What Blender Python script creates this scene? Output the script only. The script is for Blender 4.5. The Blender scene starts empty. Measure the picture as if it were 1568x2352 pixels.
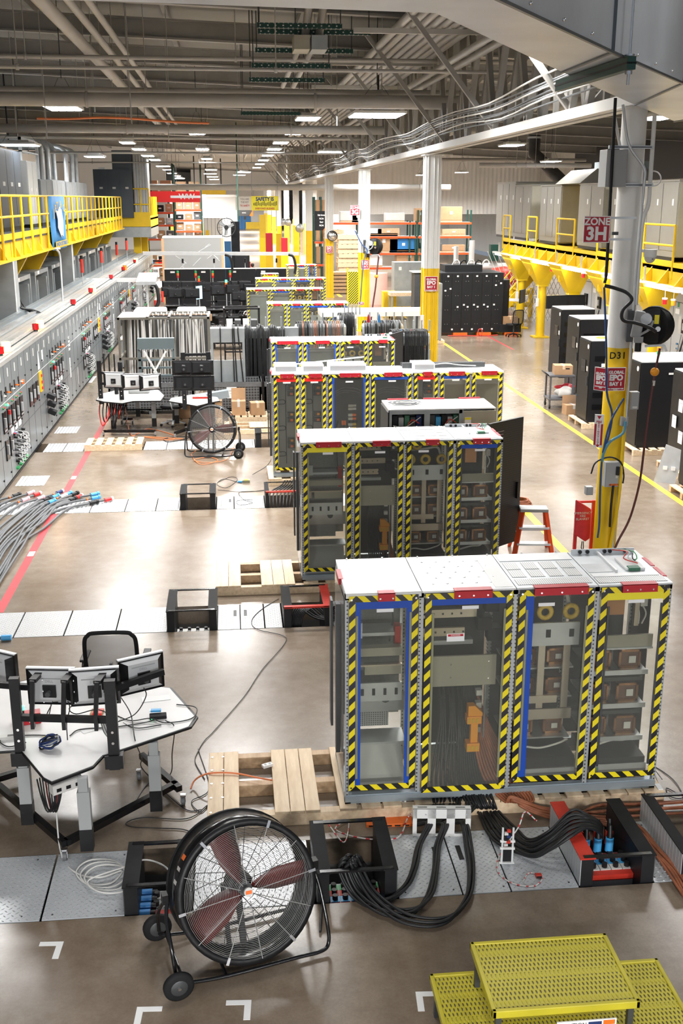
import bpy, math, random
from mathutils import Vector, Matrix
random.seed(7)
R=math.radians
SC=bpy.context.scene; COL=SC.collection
# ---------------- camera ----------------
FPX=2480.0; CX,CY=784.0,1176.0; H=5.2
PIT=math.atan((CY-456.0)/FPX); PSI=math.atan((CX-525.0)/FPX*math.cos(PIT))
w_=Vector((math.sin(PSI)*math.cos(PIT),math.cos(PSI)*math.cos(PIT),-math.sin(PIT)))
r_=Vector((math.cos(PSI),-math.sin(PSI),0)); d_=w_.cross(r_)
cam=bpy.data.objects.new('camera',bpy.data.cameras.new('camera')); COL.objects.link(cam)
cam.location=(0,0,H); cam.rotation_euler=Matrix((r_,-d_,-w_)).transposed().to_euler()
cam.data.sensor_fit='VERTICAL'; cam.data.sensor_height=36; cam.data.sensor_width=24
cam.data.lens=FPX/2352*36; cam.data.clip_end=500; cam.data.clip_start=.1
SC.camera=cam
def ray(x,y): return r_*((x-CX)/FPX)+d_*((y-CY)/FPX)+w_
def F(x,y,z=0.0):
    k=ray(x,y); t=(z-H)/k.z; return Vector((k.x*t,k.y*t,z))
def PY(x,y,Y):
    k=ray(x,y); t=Y/k.y; return Vector((k.x*t,Y,H+k.z*t))
def PX(x,y,X):
    k=ray(x,y); t=X/k.x; return Vector((X,k.y*t,H+k.z*t))
# ---------------- materials ----------------
M={}
def mat(name,col,rough=.5,metal=0.0,var=0.0,vs=3.0,bump=0.0,bs=60.0,emit=0.0,ecol=None,alpha=1.0,coat=0.0,spec=.5,vcol=None,stretch=None):
    m=bpy.data.materials.new(name); m.use_nodes=True; nt=m.node_tree; n=nt.nodes; b=n['Principled BSDF']
    b.inputs['Base Color'].default_value=(*col,1); b.inputs['Roughness'].default_value=rough; b.inputs['Metallic'].default_value=metal
    b.inputs['Specular IOR Level'].default_value=spec
    if coat: b.inputs['Coat Weight'].default_value=coat
    if emit:
        b.inputs['Emission Color'].default_value=(*(ecol or col),1); b.inputs['Emission Strength'].default_value=emit
    if alpha<1: b.inputs['Alpha'].default_value=alpha
    tc=n.new('ShaderNodeTexCoord')
    if var:
        nz=n.new('ShaderNodeTexNoise'); nz.inputs['Scale'].default_value=vs; nz.inputs['Detail'].default_value=6
        mp=n.new('ShaderNodeMapping'); nt.links.new(tc.outputs['Object'],mp.inputs[0]); nt.links.new(mp.outputs[0],nz.inputs['Vector'])
        if stretch: mp.inputs['Scale'].default_value=stretch
        rp=n.new('ShaderNodeValToRGB'); rp.color_ramp.elements[0].position=.3; rp.color_ramp.elements[1].position=.7
        c0=vcol or tuple(c*(1-var) for c in col); c1=tuple(min(1,c*(1+var)) for c in col)
        rp.color_ramp.elements[0].color=(*c0,1); rp.color_ramp.elements[1].color=(*c1,1)
        nt.links.new(nz.outputs['Fac'],rp.inputs[0]); nt.links.new(rp.outputs[0],b.inputs['Base Color'])
    if bump:
        nz=n.new('ShaderNodeTexNoise'); nz.inputs['Scale'].default_value=bs; nt.links.new(tc.outputs['Object'],nz.inputs['Vector'])
        bm=n.new('ShaderNodeBump'); bm.inputs['Strength'].default_value=bump; bm.inputs['Distance'].default_value=.01
        nt.links.new(nz.outputs['Fac'],bm.inputs['Height']); nt.links.new(bm.outputs[0],b.inputs['Normal'])
    M[name]=m; return m
def nodes(m): return m.node_tree,m.node_tree.nodes,m.node_tree.nodes['Principled BSDF']
def mth(nt,op,a,b=None,c=None):
    q=nt.nodes.new('ShaderNodeMath'); q.operation=op
    for i,v in enumerate((a,b,c)):
        if v is None: continue
        if isinstance(v,(int,float)): q.inputs[i].default_value=v
        else: nt.links.new(v,q.inputs[i])
    return q.outputs[0]
def xyz(nt):
    tc=nt.nodes.new('ShaderNodeTexCoord'); s=nt.nodes.new('ShaderNodeSeparateXYZ'); nt.links.new(tc.outputs['Object'],s.inputs[0]); return s.outputs
def mixc(nt,f,a,b):
    q=nt.nodes.new('ShaderNodeMix'); q.data_type='RGBA'
    if isinstance(f,(int,float)): q.inputs[0].default_value=f
    else: nt.links.new(f,q.inputs[0])
    for i,v in ((6,a),(7,b)):
        if isinstance(v,tuple): q.inputs[i].default_value=(*v,1)
        else: nt.links.new(v,q.inputs[i])
    return q.outputs[2]
mat('steel',(.52,.54,.55),.38,.75,.12,5); mat('galv',(.60,.63,.65),.42,.6,.12,4); mat('galv_light',(.74,.75,.75),.42,.3,.06,3)
mat('frame_grey',(.40,.43,.44),.4,.5,.1,4); mat('dark_steel',(.07,.073,.076),.45,.4,.15,4); mat('black',(.009,.009,.010),.42,0,.2,6,spec=.35)
mat('black_gloss',(.007,.007,.008),.2,0,coat=.15,spec=.4); mat('black_matte',(.011,.011,.012),.75,0,.2,8,spec=.25); mat('black_panel',(.0115,.012,.014),.5,.1,.15,2,spec=.35)
mat('rubber',(.014,.0145,.0155),.45,0,.25,10,spec=.4); mat('rubber_grey',(.12,.125,.13),.55,0,.15,10)
mat('yellow',(.80,.52,.008),.42,0,.07,2); mat('yellow_deep',(.62,.40,.01),.45,0,.1,2); mat('step_yellow',(.50,.43,.025),.45,0,.14,4,bump=.1,bs=30)
mat('red',(.50,.012,.025),.4); mat('red_paint',(.55,.035,.02),.45,0,.15,6); mat('red_bright',(.75,.02,.02),.4); mat('sign_red',(.42,.008,.025),.45)
mat('orange',(.85,.16,.015),.45,0,.1,5); mat('orange_beam',(.72,.10,.02),.45,0,.08,2); mat('blue_tape',(.01,.07,.42),.45); mat('yellow_tape',(.86,.74,.03),.45)
mat('blue',(.03,.2,.5),.45); mat('navy',(.01,.03,.13),.5); mat('cyan_blue',(.06,.35,.68),.4); mat('green',(.03,.30,.09),.5); mat('dark_green',(.012,.06,.045),.45)
mat('white',(.82,.82,.81),.5); mat('white_paint',(.74,.74,.72),.4,0,.04,2); mat('off_white',(.60,.59,.56),.5,0,.05,2); mat('paper',(.85,.85,.84),.7)
mat('pcb_green',(.05,.17,.10),.5,0,.25,60); mat('copper',(.40,.20,.09),.35,.8); mat('busbar',(.52,.46,.38),.33,.75); mat('tan_panel',(.38,.36,.29),.45,.15,.06,3)
mat('transformer',(.14,.075,.05),.45,0,.2,20); mat('brown_cable',(.30,.10,.045),.55,0,.2,12); mat('grey_cable',(.10,.105,.11),.5,0,.1,10)
mat('cardboard',(.46,.28,.15),.75,0,.07,5); mat('olive',(.26,.26,.17),.45,.2); mat('desk_top',(.66,.65,.64),.35,0,.06,3)
mat('grey_plastic',(.33,.34,.34),.45); mat('silver_plastic',(.62,.63,.64),.38,.25); mat('chrome',(.75,.75,.76),.18,1.0)
mat('gear_grey',(.22,.245,.255),.33,.2,.08,1.0); mat('roof_grey',(.36,.355,.34),.45,.1,.08,2); mat('cabinet_navy',(.055,.068,.085),.42,.1,.08,2); mat('beige_box',(.29,.28,.25),.45,.05,.04,2)
mat('pipe',(.40,.385,.36),.45,.05,.05,2); mat('roof',(.235,.225,.205),.75,0,.08,.6); mat('truss',(.29,.28,.26),.5,.1,.1,1.5); mat('conduit_grey',(.42,.41,.39),.4,.35,.06,2)
mat('duct',(.58,.62,.67),.34,.4,.12,1.3); mat('duct_seam',(.12,.13,.14),.4,.8); mat('wall_white',(.78,.77,.75),.6); mat('wall_far',(.70,.69,.67),.6,0,.03,1)
mat('pit',(.16,.15,.14),.8,0,.2,4); mat('dark_void',(.01,.01,.011),.8); mat('floor_red',(.52,.05,.06),.42,0,.12,3); mat('floor_yellow',(.85,.56,.05),.42,0,.08,3)
mat('fan_blade',(.13,.02,.018),.4,0,.15,6); mat('slate',(.14,.18,.19),.5,.1,.06,2); mat('red_lens',(.55,.01,.015),.15,coat=.5); mat('amber_lens',(.9,.35,.02),.15,coat=.5)
mat('amber_lit',(1,.45,.08),.3,emit=9,ecol=(1,.42,.08)); mat('green_lit',(.05,.9,.3),.3,emit=6,ecol=(.05,1,.3)); mat('screen_blue',(.3,.5,.6),.2,emit=.8,ecol=(.35,.55,.65))
mat('lamp',(1,1,1),.4,emit=16,ecol=(.93,.96,1.0)); mat('strip_lit',(1,1,1),.4,emit=7,ecol=(.93,.97,1.0)); mat('blue_glow',(.4,.5,1),.4,emit=5,ecol=(.35,.45,1))
mat('white_wire',(.7,.7,.69),.5); mat('orange_cord',(.75,.22,.08),.5); mat('silver_mesh',(.30,.30,.29),.35,.5); mat('pink',(.75,.45,.5),.4); mat('skin',(.5,.33,.25),.6); mat('hair',(.03,.025,.02),.7)
mat('blue_box',(.02,.22,.62),.4); mat('blue_coat',(.03,.09,.22),.8,0,.3,10); mat('flag_blue',(.06,.28,.62),.7,0,.08,4); mat('maroon_hose',(.10,.03,.03),.45); mat('blue_hose',(.02,.07,.22),.45); mat('light_blue_hose',(.10,.30,.42),.45)
mat('fire_red',(.50,.02,.035),.35,0,.1,8,bump=.15,bs=15); mat('mesh_fabric',(.06,.055,.055),.6,0,.2,30,alpha=.72); mat('toroid',(.75,.50,.05),.45,0,.15,40)
mat('screen_perf',(.30,.31,.31),.5,.4,.1,60); mat('coil_grey',(.05,.052,.055),.45,0,.3,40,stretch=(1,1,1))
# woods
def wood(name,c0,c1):
    m=mat(name,c0,.6); nt,n,b=nodes(m); X=xyz(nt)
    tc=n.new('ShaderNodeTexCoord'); mp=n.new('ShaderNodeMapping'); mp.inputs['Scale'].default_value=(14,2.2,14); nt.links.new(tc.outputs['Object'],mp.inputs[0])
    nz=n.new('ShaderNodeTexNoise'); nz.inputs['Scale'].default_value=1.6; nz.inputs['Detail'].default_value=5; nt.links.new(mp.outputs[0],nz.inputs['Vector'])
    rp=n.new('ShaderNodeValToRGB'); rp.color_ramp.elements[0].position=.3; rp.color_ramp.elements[1].position=.72
    rp.color_ramp.elements[0].color=(*c0,1); rp.color_ramp.elements[1].color=(*c1,1); nt.links.new(nz.outputs['Fac'],rp.inputs[0]); nt.links.new(rp.outputs[0],b.inputs['Base Color'])
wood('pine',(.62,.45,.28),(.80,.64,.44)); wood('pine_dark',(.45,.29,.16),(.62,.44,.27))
# glass-like polycarbonate
def clear(name,col,op,rough=.06):
    m=bpy.data.materials.new(name); m.use_nodes=True; nt=m.node_tree; n=nt.nodes; n.clear()
    o=n.new('ShaderNodeOutputMaterial'); t=n.new('ShaderNodeBsdfTransparent'); t.inputs[0].default_value=(*col,1)
    g=n.new('ShaderNodeBsdfPrincipled'); g.inputs['Base Color'].default_value=(.5,.5,.48,1); g.inputs['Roughness'].default_value=rough
    x=n.new('ShaderNodeMixShader'); fr=n.new('ShaderNodeFresnel'); fr.inputs['IOR'].default_value=1.5
    f=mth(nt,'ADD',fr.outputs[0],op); f=mth(nt,'MINIMUM',f,.9)
    nt.links.new(f,x.inputs[0]); nt.links.new(t.outputs[0],x.inputs[1]); nt.links.new(g.outputs[0],x.inputs[2]); nt.links.new(x.outputs[0],o.inputs[0]); M[name]=m
clear('clear_panel',(.93,.935,.9),.03); clear('plastic_wrap',(.88,.89,.9),.42,.25); clear('clear_thin',(.95,.95,.95),.12,.1)
# hazard tape: diagonal bands
def hazard(name,sx,sz,per):
    m=mat(name,(.85,.7,.02),.4); nt,n,b=nodes(m); X=xyz(nt)
    v=mth(nt,'ADD',mth(nt,'MULTIPLY',X[0],sx/per),mth(nt,'MULTIPLY',X[2],sz/per))
    v=mth(nt,'ADD',v,mth(nt,'MULTIPLY',X[1],sx/per))
    f=mth(nt,'FRACT',v); f=mth(nt,'GREATER_THAN',f,.5)
    nt.links.new(mixc(nt,f,(.86,.70,.015),(.012,.012,.012)),b.inputs['Base Color'])
hazard('hazard_v',-1,1,.125); hazard('hazard_h',1,1,.125)
# perforated sheet with dot pattern
def dots(name,col,hole,sc,rad=.28,rough=.45,metal=.4,ax=(0,1)):
    m=mat(name,col,rough,metal); nt,n,b=nodes(m); X=xyz(nt)
    fx=mth(nt,'SUBTRACT',mth(nt,'FRACT',mth(nt,'MULTIPLY',X[ax[0]],sc)),.5); fy=mth(nt,'SUBTRACT',mth(nt,'FRACT',mth(nt,'MULTIPLY',X[ax[1]],sc)),.5)
    d=mth(nt,'SQRT',mth(nt,'ADD',mth(nt,'MULTIPLY',fx,fx),mth(nt,'MULTIPLY',fy,fy))); f=mth(nt,'LESS_THAN',d,rad)
    nt.links.new(mixc(nt,f,col,hole),b.inputs['Base Color'])
dots('perf_top',(.70,.71,.71),(.12,.12,.12),55,.33); dots('perf_vert',(.45,.46,.46),(.08,.08,.08),50,.3,ax=(0,2)); dots('perf_post',(.45,.47,.48),(.05,.05,.05),28,.2,ax=(0,2)); dots('perf_postx',(.45,.47,.48),(.05,.05,.05),28,.2,ax=(1,2)); dots('strut_green',(.012,.05,.04),(.25,.25,.24),10,.16,ax=(0,2),metal=.2)
dots('crate_mesh',(.13,.135,.14),(.03,.03,.03),14,.36,.55,0,ax=(0,2)); dots('dark_vented',(.03,.031,.034),(.012,.012,.012),30,.3,.5,.1,ax=(0,2))
# diamond tread plate
def tread(name,col):
    m=mat(name,col,.32,.2,.1,3); nt,n,b=nodes(m); X=xyz(nt)
    # two diagonal families of small bars
    s=17.0
    u=mth(nt,'MULTIPLY',mth(nt,'ADD',X[0],X[1]),s); v=mth(nt,'MULTIPLY',mth(nt,'SUBTRACT',X[0],X[1]),s)
    cu=mth(nt,'FLOOR',u); cv=mth(nt,'FLOOR',v); par=mth(nt,'MODULO',mth(nt,'ABSOLUTE',mth(nt,'ADD',cu,cv)),2)
    fu=mth(nt,'ABSOLUTE',mth(nt,'SUBTRACT',mth(nt,'FRACT',u),.5)); fv=mth(nt,'ABSOLUTE',mth(nt,'SUBTRACT',mth(nt,'FRACT',v),.5))
    a=mth(nt,'ADD',mth(nt,'MULTIPLY',fu,2.2),mth(nt,'MULTIPLY',fv,7.0)); c=mth(nt,'ADD',mth(nt,'MULTIPLY',fu,7.0),mth(nt,'MULTIPLY',fv,2.2))
    d=mth(nt,'ADD',mth(nt,'MULTIPLY',a,par),mth(nt,'MULTIPLY',c,mth(nt,'SUBTRACT',1.0,par))); h=mth(nt,'SUBTRACT',1.0,mth(nt,'MINIMUM',d,1.0))
    bm=n.new('ShaderNodeBump'); bm.inputs['Strength'].default_value=1; bm.inputs['Distance'].default_value=.012
    nt.links.new(mixc(nt,mth(nt,'MULTIPLY',h,1.6),tuple(q*.74 for q in col),tuple(min(1,q*1.35) for q in col)),b.inputs['Base Color'])
    nt.links.new(h,bm.inputs['Height']); nt.links.new(bm.outputs[0],b.inputs['Normal'])
tread('tread_plate',(.70,.73,.76)); tread('tread_plate_light',(.74,.75,.76))
# step grating: oval holes
m=mat('step_grate',(.5,.43,.03),.42); nt,n,b=nodes(m); X=xyz(nt)
u=mth(nt,'MULTIPLY',X[0],38.0); row=mth(nt,'FLOOR',mth(nt,'MULTIPLY',X[1],25.0)); u=mth(nt,'ADD',u,mth(nt,'MULTIPLY',mth(nt,'MODULO',mth(nt,'ABSOLUTE',row),2),.5))
fu=mth(nt,'SUBTRACT',mth(nt,'FRACT',u),.5); fv=mth(nt,'SUBTRACT',mth(nt,'FRACT',mth(nt,'MULTIPLY',X[1],25.0)),.5)
fu=mth(nt,'MULTIPLY',fu,1.9); fv2=mth(nt,'ADD',mth(nt,'MULTIPLY',fv,1.0),mth(nt,'MULTIPLY',fu,.25))
d=mth(nt,'SQRT',mth(nt,'ADD',mth(nt,'MULTIPLY',fu,fu),mth(nt,'MULTIPLY',fv2,fv2))); hole=mth(nt,'LESS_THAN',d,.36)
band=mth(nt,'FRACT',mth(nt,'ADD',mth(nt,'MULTIPLY',X[1],4.4),.08)); nb=mth(nt,'GREATER_THAN',band,.2); hole=mth(nt,'MULTIPLY',hole,nb)
nt.links.new(mixc(nt,hole,(.50,.43,.025),(.08,.065,.012)),b.inputs['Base Color'])
bm=n.new('ShaderNodeBump'); bm.inputs['Distance'].default_value=.006; nt.links.new(mth(nt,'MINIMUM',mth(nt,'MULTIPLY',d,1.4),.8),bm.inputs['Height']); nt.links.new(bm.outputs[0],b.inputs['Normal'])
# corrugated wall / roof
def corr(name,col,ax,sc,depth=.02):
    m=mat(name,col,.55,0,.04,1); nt,n,b=nodes(m); X=xyz(nt)
    h=mth(nt,'SINE',mth(nt,'MULTIPLY',X[ax],sc)); bm=n.new('ShaderNodeBump'); bm.inputs['Distance'].default_value=depth; nt.links.new(h,bm.inputs['Height']); nt.links.new(bm.outputs[0],b.inputs['Normal'])
corr('wall_ribbed',(.76,.75,.72),0,18); corr('wall_ribbed_y',(.5,.49,.46),1,18); corr('grate_plate',(.66,.67,.68),0,90,.012)
# polished concrete floor
m=mat('concrete',(.27,.225,.18),.22); nt,n,b=nodes(m)
tc=n.new('ShaderNodeTexCoord')
def nz_(sc,det=6,rgh=.6,stretch=None):
    q=n.new('ShaderNodeTexNoise'); q.inputs['Scale'].default_value=sc; q.inputs['Detail'].default_value=det; q.inputs['Roughness'].default_value=rgh
    if stretch:
        mp=n.new('ShaderNodeMapping'); mp.inputs['Scale'].default_value=stretch; nt.links.new(tc.outputs['Object'],mp.inputs[0]); nt.links.new(mp.outputs[0],q.inputs['Vector'])
    else: nt.links.new(tc.outputs['Object'],q.inputs['Vector'])
    return q.outputs['Fac']
def ramp_(f,p0,c0,p1,c1):
    rp=n.new('ShaderNodeValToRGB'); rp.color_ramp.elements[0].position=p0; rp.color_ramp.elements[1].position=p1
    rp.color_ramp.elements[0].color=(*c0,1); rp.color_ramp.elements[1].color=(*c1,1); nt.links.new(f,rp.inputs[0]); return rp.outputs[0]
c1=ramp_(nz_(.5,5,.55),.28,(.175,.128,.087),.75,(.30,.245,.19)); c2=ramp_(nz_(4,8,.72),.32,(.74,.71,.68),.62,(1.0,1.0,1.0))
q=n.new('ShaderNodeMix'); q.data_type='RGBA'; q.blend_type='MULTIPLY'; q.inputs[0].default_value=.8; nt.links.new(c1,q.inputs[6]); nt.links.new(c2,q.inputs[7])
sp=ramp_(nz_(45,3,.7),.4,(.86,.85,.84),.6,(1,1,1)); q2=n.new('ShaderNodeMix'); q2.data_type='RGBA'; q2.blend_type='MULTIPLY'; q2.inputs[0].default_value=.6; nt.links.new(q.outputs[2],q2.inputs[6]); nt.links.new(sp,q2.inputs[7])
nt.links.new(q2.outputs[2],b.inputs['Base Color'])
rr=n.new('ShaderNodeMapRange'); rr.inputs[1].default_value=.3; rr.inputs[2].default_value=.7; rr.inputs[3].default_value=.21; rr.inputs[4].default_value=.31; nt.links.new(nz_(1.1,3,.5),rr.inputs[0]); b.inputs['Roughness'].default_value=.235
bm=n.new('ShaderNodeBump'); bm.inputs['Strength'].default_value=.07; bm.inputs['Distance'].default_value=.01; nt.links.new(nz_(2.5,2),bm.inputs['Height']); nt.links.new(bm.outputs[0],b.inputs['Normal'])
# ---------------- mesh builder ----------------
class MB:
    def __init__(s): s.v=[];s.f=[];s.m=[];s.sm=[];s.T=Matrix()
    def add(s,vs,fs,m=0,smooth=False):
        o=len(s.v); s.v+= [tuple(s.T@Vector(p)) for p in vs]
        for f in fs: s.f.append([o+i for i in f]); s.m.append(m); s.sm.append(smooth)
        return s
    def bx(s,x0,x1,y0,y1,z0,z1,m=0):
        if x0>x1:x0,x1=x1,x0
        if y0>y1:y0,y1=y1,y0
        if z0>z1:z0,z1=z1,z0
        return s.add([(x0,y0,z0),(x1,y0,z0),(x1,y1,z0),(x0,y1,z0),(x0,y0,z1),(x1,y0,z1),(x1,y1,z1),(x0,y1,z1)],
          [(0,3,2,1),(4,5,6,7),(0,1,5,4),(1,2,6,5),(2,3,7,6),(3,0,4,7)],m)
    def box(s,c,sz,m=0,rz=0,rx=0,ry=0):
        T=s.T; s.T=T@Matrix.Translation(c)@Matrix.Rotation(rz,4,'Z')@Matrix.Rotation(ry,4,'Y')@Matrix.Rotation(rx,4,'X')
        a,b,c_=sz[0]/2,sz[1]/2,sz[2]/2; s.bx(-a,a,-b,b,-c_,c_,m); s.T=T; return s
    def bar(s,p,q,w,h=None,m=0,up=(0,0,1)):
        h=h or w; p=Vector(p);q=Vector(q);d=(q-p); L=d.length; d.normalize(); u=Vector(up)
        if abs(d.dot(u))>.98: u=Vector((0,1,0))
        a=d.cross(u).normalized(); b=a.cross(d)
        vs=[]
        for e in (p,q):
            for i,j in ((-1,-1),(1,-1),(1,1),(-1,1)): vs.append(e+a*(i*w/2)+b*(j*h/2))
        return s.add(vs,[(3,2,1,0),(4,5,6,7),(0,1,5,4),(1,2,6,5),(2,3,7,6),(3,0,4,7)],m)
    def cyl(s,p,q,r,r2=None,n=12,m=0,cap=True):
        r2=r if r2 is None else r2
        p=Vector(p);q=Vector(q);d=(q-p).normalized(); u=Vector((0,0,1)) if abs(d.z)<.9 else Vector((1,0,0))
        a=d.cross(u).normalized(); b=a.cross(d); vs=[]
        for e,rr in ((p,r),(q,r2)):
            for i in range(n):
                t=2*math.pi*i/n; vs.append(e+a*(math.cos(t)*rr)+b*(math.sin(t)*rr))
        s.add(vs,[(i,(i+1)%n,n+(i+1)%n,n+i) for i in range(n)],m,True)
        if cap: s.add(vs,[tuple(range(n-1,-1,-1)),tuple(range(n,2*n))],m)
        return s
    def tube(s,pts,r,n=6,m=0,closed=False,cap=True):
        P=[Vector(p) for p in pts]; k=len(P); vs=[]; pa=None
        for i in range(k):
            d=(P[(i+1)%k]-P[i-1]) if closed else (P[min(i+1,k-1)]-P[max(i-1,0)])
            if d.length<1e-9: d=Vector((0,0,1))
            d.normalize()
            if pa is None:
                u=Vector((0,0,1)) if abs(d.z)<.9 else Vector((1,0,0)); pa=d.cross(u).normalized()
            else:
                pa=(pa-d*pa.dot(d)); 
                if pa.length<1e-6: pa=d.orthogonal()
                pa.normalize()
            b=d.cross(pa)
            for j in range(n):
                t=2*math.pi*j/n; vs.append(P[i]+pa*(math.cos(t)*r)+b*(math.sin(t)*r))
        fs=[]
        for i in range(k if closed else k-1):
            i2=(i+1)%k
            for j in range(n): fs.append((i*n+j,i*n+(j+1)%n,i2*n+(j+1)%n,i2*n+j))
        s.add(vs,fs,m,True)
        if cap and not closed: s.add(vs,[tuple(range(n-1,-1,-1)),tuple(range((k-1)*n,k*n))],m)
        return s
    def prism(s,poly,a0,a1,ax='z',m=0):
        n=len(poly); 
        def P(u,v,w): return {'z':(u,v,w),'y':(u,w,v),'x':(w,u,v)}[ax]
        vs=[P(u,v,a0) for u,v in poly]+[P(u,v,a1) for u,v in poly]
        return s.add(vs,[tuple(range(n-1,-1,-1)),tuple(range(n,2*n))]+[(i,(i+1)%n,n+(i+1)%n,n+i) for i in range(n)],m)
    def sphere(s,c,r,m=0,n=12,sc=(1,1,1)):
        vs=[];h=n//2
        for i in range(1,h):
            ph=math.pi*i/h
            for j in range(n):
                t=2*math.pi*j/n; vs.append((c[0]+r*sc[0]*math.sin(ph)*math.cos(t),c[1]+r*sc[1]*math.sin(ph)*math.sin(t),c[2]+r*sc[2]*math.cos(ph)))
        vs+=[(c[0],c[1],c[2]+r*sc[2]),(c[0],c[1],c[2]-r*sc[2])]; N=(h-1)*n
        fs=[(i*n+j,(i+1)*n+j,(i+1)*n+(j+1)%n,i*n+(j+1)%n) for i in range(h-2) for j in range(n)]
        fs+=[(N,j,(j+1)%n) for j in range(n)]+[(N+1,(h-2)*n+(j+1)%n,(h-2)*n+j) for j in range(n)]
        return s.add(vs,fs,m,True)
    def lathe(s,prof,n=24,m=0,ax='z',c=(0,0,0),closed=False):
        vs=[]
        for r,h in prof:
            for j in range(n):
                t=2*math.pi*j/n; a,b=r*math.cos(t),r*math.sin(t)
                p={'z':(a,b,h),'y':(a,h,b),'x':(h,a,b)}[ax]; vs.append((p[0]+c[0],p[1]+c[1],p[2]+c[2]))
        k=len(prof); fs=[]
        for i in range(k if closed else k-1):
            i2=(i+1)%k
            for j in range(n): fs.append((i*n+j,i*n+(j+1)%n,i2*n+(j+1)%n,i2*n+j))
        return s.add(vs,fs,m,True)
    def build(s,name,mats,parent=None,kind=None,bevel=0,label=None):
        me=bpy.data.meshes.new(name); me.from_pydata(s.v,[],s.f); 
        for q in (mats if isinstance(mats,(list,tuple)) else [mats]): me.materials.append(M[q])
        me.polygons.foreach_set('material_index',s.m); me.polygons.foreach_set('use_smooth',s.sm); me.update()
        o=bpy.data.objects.new(name,me); COL.objects.link(o)
        if parent: o.parent=parent
        if kind: o['kind']=kind
        if label: o['label']=label
        if bevel:
            b=o.modifiers.new('bevel','BEVEL'); b.width=bevel; b.segments=2; b.limit_method='ANGLE'
        return o
def thing(name,label,cat,loc=(0,0,0),rz=0,group=None):
    o=bpy.data.objects.new(name,None); COL.objects.link(o); o.location=loc; o.rotation_euler=(0,0,rz); o.empty_display_size=.1
    o['label']=label; o['category']=cat
    if group:o['group']=group
    return o
def tag(o,label,cat,group=None,kind=None):
    o['label']=label; o['category']=cat
    if group:o['group']=group
    if kind:o['kind']=kind
    return o
def kids(o): return list(o.children)
KIDS={}
def dup(root,loc=None,rz=None,label=None,group=None,scale=None):
    def cp(o,par):
        c=o.copy(); COL.objects.link(c)
        if par: c.parent=par; c.matrix_parent_inverse=Matrix()
        for ch in CH.get(o.name,[]): 
            cc=cp(ch,c)
        return c
    global CH
    CH={}
    stack=[root]
    allo=[o for o in bpy.data.objects if o.parent]
    for o in allo: CH.setdefault(o.parent.name,[]).append(o)
    r=cp(root,None)
    if loc is not None: r.location=loc
    if rz is not None: r.rotation_euler=(0,0,rz)
    if label: r['label']=label
    if group: r['group']=group
    if scale: r.scale=scale
    return r
def centre(o):
    # move a world-built single mesh so that its origin sits at its base centre
    me=o.data; xs=[v.co.x for v in me.vertices]; ys=[v.co.y for v in me.vertices]; zs=[v.co.z for v in me.vertices]
    c=Vector(((min(xs)+max(xs))/2,(min(ys)+max(ys))/2,min(zs)))
    me.transform(Matrix.Translation(-c)); o.location=c; return o
def spline(pts,n=8):
    P=[Vector(p) for p in pts]; P=[P[0]*2-P[1]]+P+[P[-1]*2-P[-2]]; out=[]
    for i in range(1,len(P)-2):
        for k in range(n):
            t=k/n; a,b,c,d=P[i-1],P[i],P[i+1],P[i+2]
            out.append(.5*((2*b)+(c-a)*t+(2*a-5*b+4*c-d)*t*t+(3*b-a-3*c+d)*t**3))
    out.append(P[-2]); return out
def cable(name,pts,r,m,label,cat='cable',group=None,n=6,seg=8,parent=None):
    b=MB(); b.tube(spline(pts,seg),r,n); o=b.build(name,m,parent)
    if not parent: tag(o,label,cat,group)
    return o
def text(s,size,m,loc,rot,parent,name='lettering',depth=.001,align='CENTER',bold=0,sx=1.0,space=1.0,label=None):
    cu=bpy.data.curves.new(name,'FONT'); cu.body=s; cu.size=size; cu.extrude=depth; cu.align_x=align; cu.align_y='CENTER'; cu.offset=bold; cu.space_character=space; cu.resolution_u=3; cu.space_line=.95
    t=bpy.data.objects.new(name,cu); COL.objects.link(t); me=bpy.data.meshes.new_from_object(t)
    bpy.data.objects.remove(t); bpy.data.curves.remove(cu); me.name=name; me.materials.clear(); me.materials.append(M[m])
    o=bpy.data.objects.new(name,me); COL.objects.link(o); o.parent=parent; o.location=loc; o.rotation_euler=rot; o.scale=(sx,1,1)
    if label: o['label']=label
    return o
FR=(R(90),0,0)   # lettering that faces -Y
def struct(o): o['kind']='structure'; return o

mat('orange_red',(.78,.09,.02),.4); mat('dark_grey_plastic',(.10,.10,.11),.5); mat('pink_film',(.78,.45,.38),.3,0,.05,2); mat('panel_light',(.52,.54,.56),.35,.25,.05,1.2)
mat('wood_rough',(.10,.06,.035),.8,0,.3,20,bump=.6,bs=25)
mat('grey_light',(.45,.45,.43),.4,.1,.04,2); mat('rack_olive',(.22,.21,.18),.45,.3); mat('truss_light',(.50,.49,.46),.45,.1); mat('wall_white2',(.74,.75,.74),.6); mat('blue_stand',(.02,.10,.22),.4)

# ================= SETTING =================
TR=[(7.10,7.97),(12.68,13.55),(18.2,19.03),(23.0,23.85)]
XL,XR=-4.2,4.9
b=MB()
ys=[-8]+[v for t in TR for v in t]+[230]
for i in range(0,len(ys),2): b.bx(-16,24,ys[i],ys[i+1],-.25,0)
for a,c in TR: b.bx(-16,XL-.9,a,c,-.25,0); b.bx(XR,24,a,c,-.25,0)
struct(b.build('floor','concrete'))
b=MB()
for a,c in TR:
    b.bx(XL-.9,XR,a-.02,a,-.75,-.25); b.bx(XL-.9,XR,c,c+.02,-.75,-.25); b.bx(XL-.9,XR,a,c,-.78,-.75); b.bx(XL-.92,XL-.9,a,c,-.78,-.2); b.bx(XR,XR+.02,a,c,-.78,-.2)
struct(b.build('floor_trench','pit'))
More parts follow.
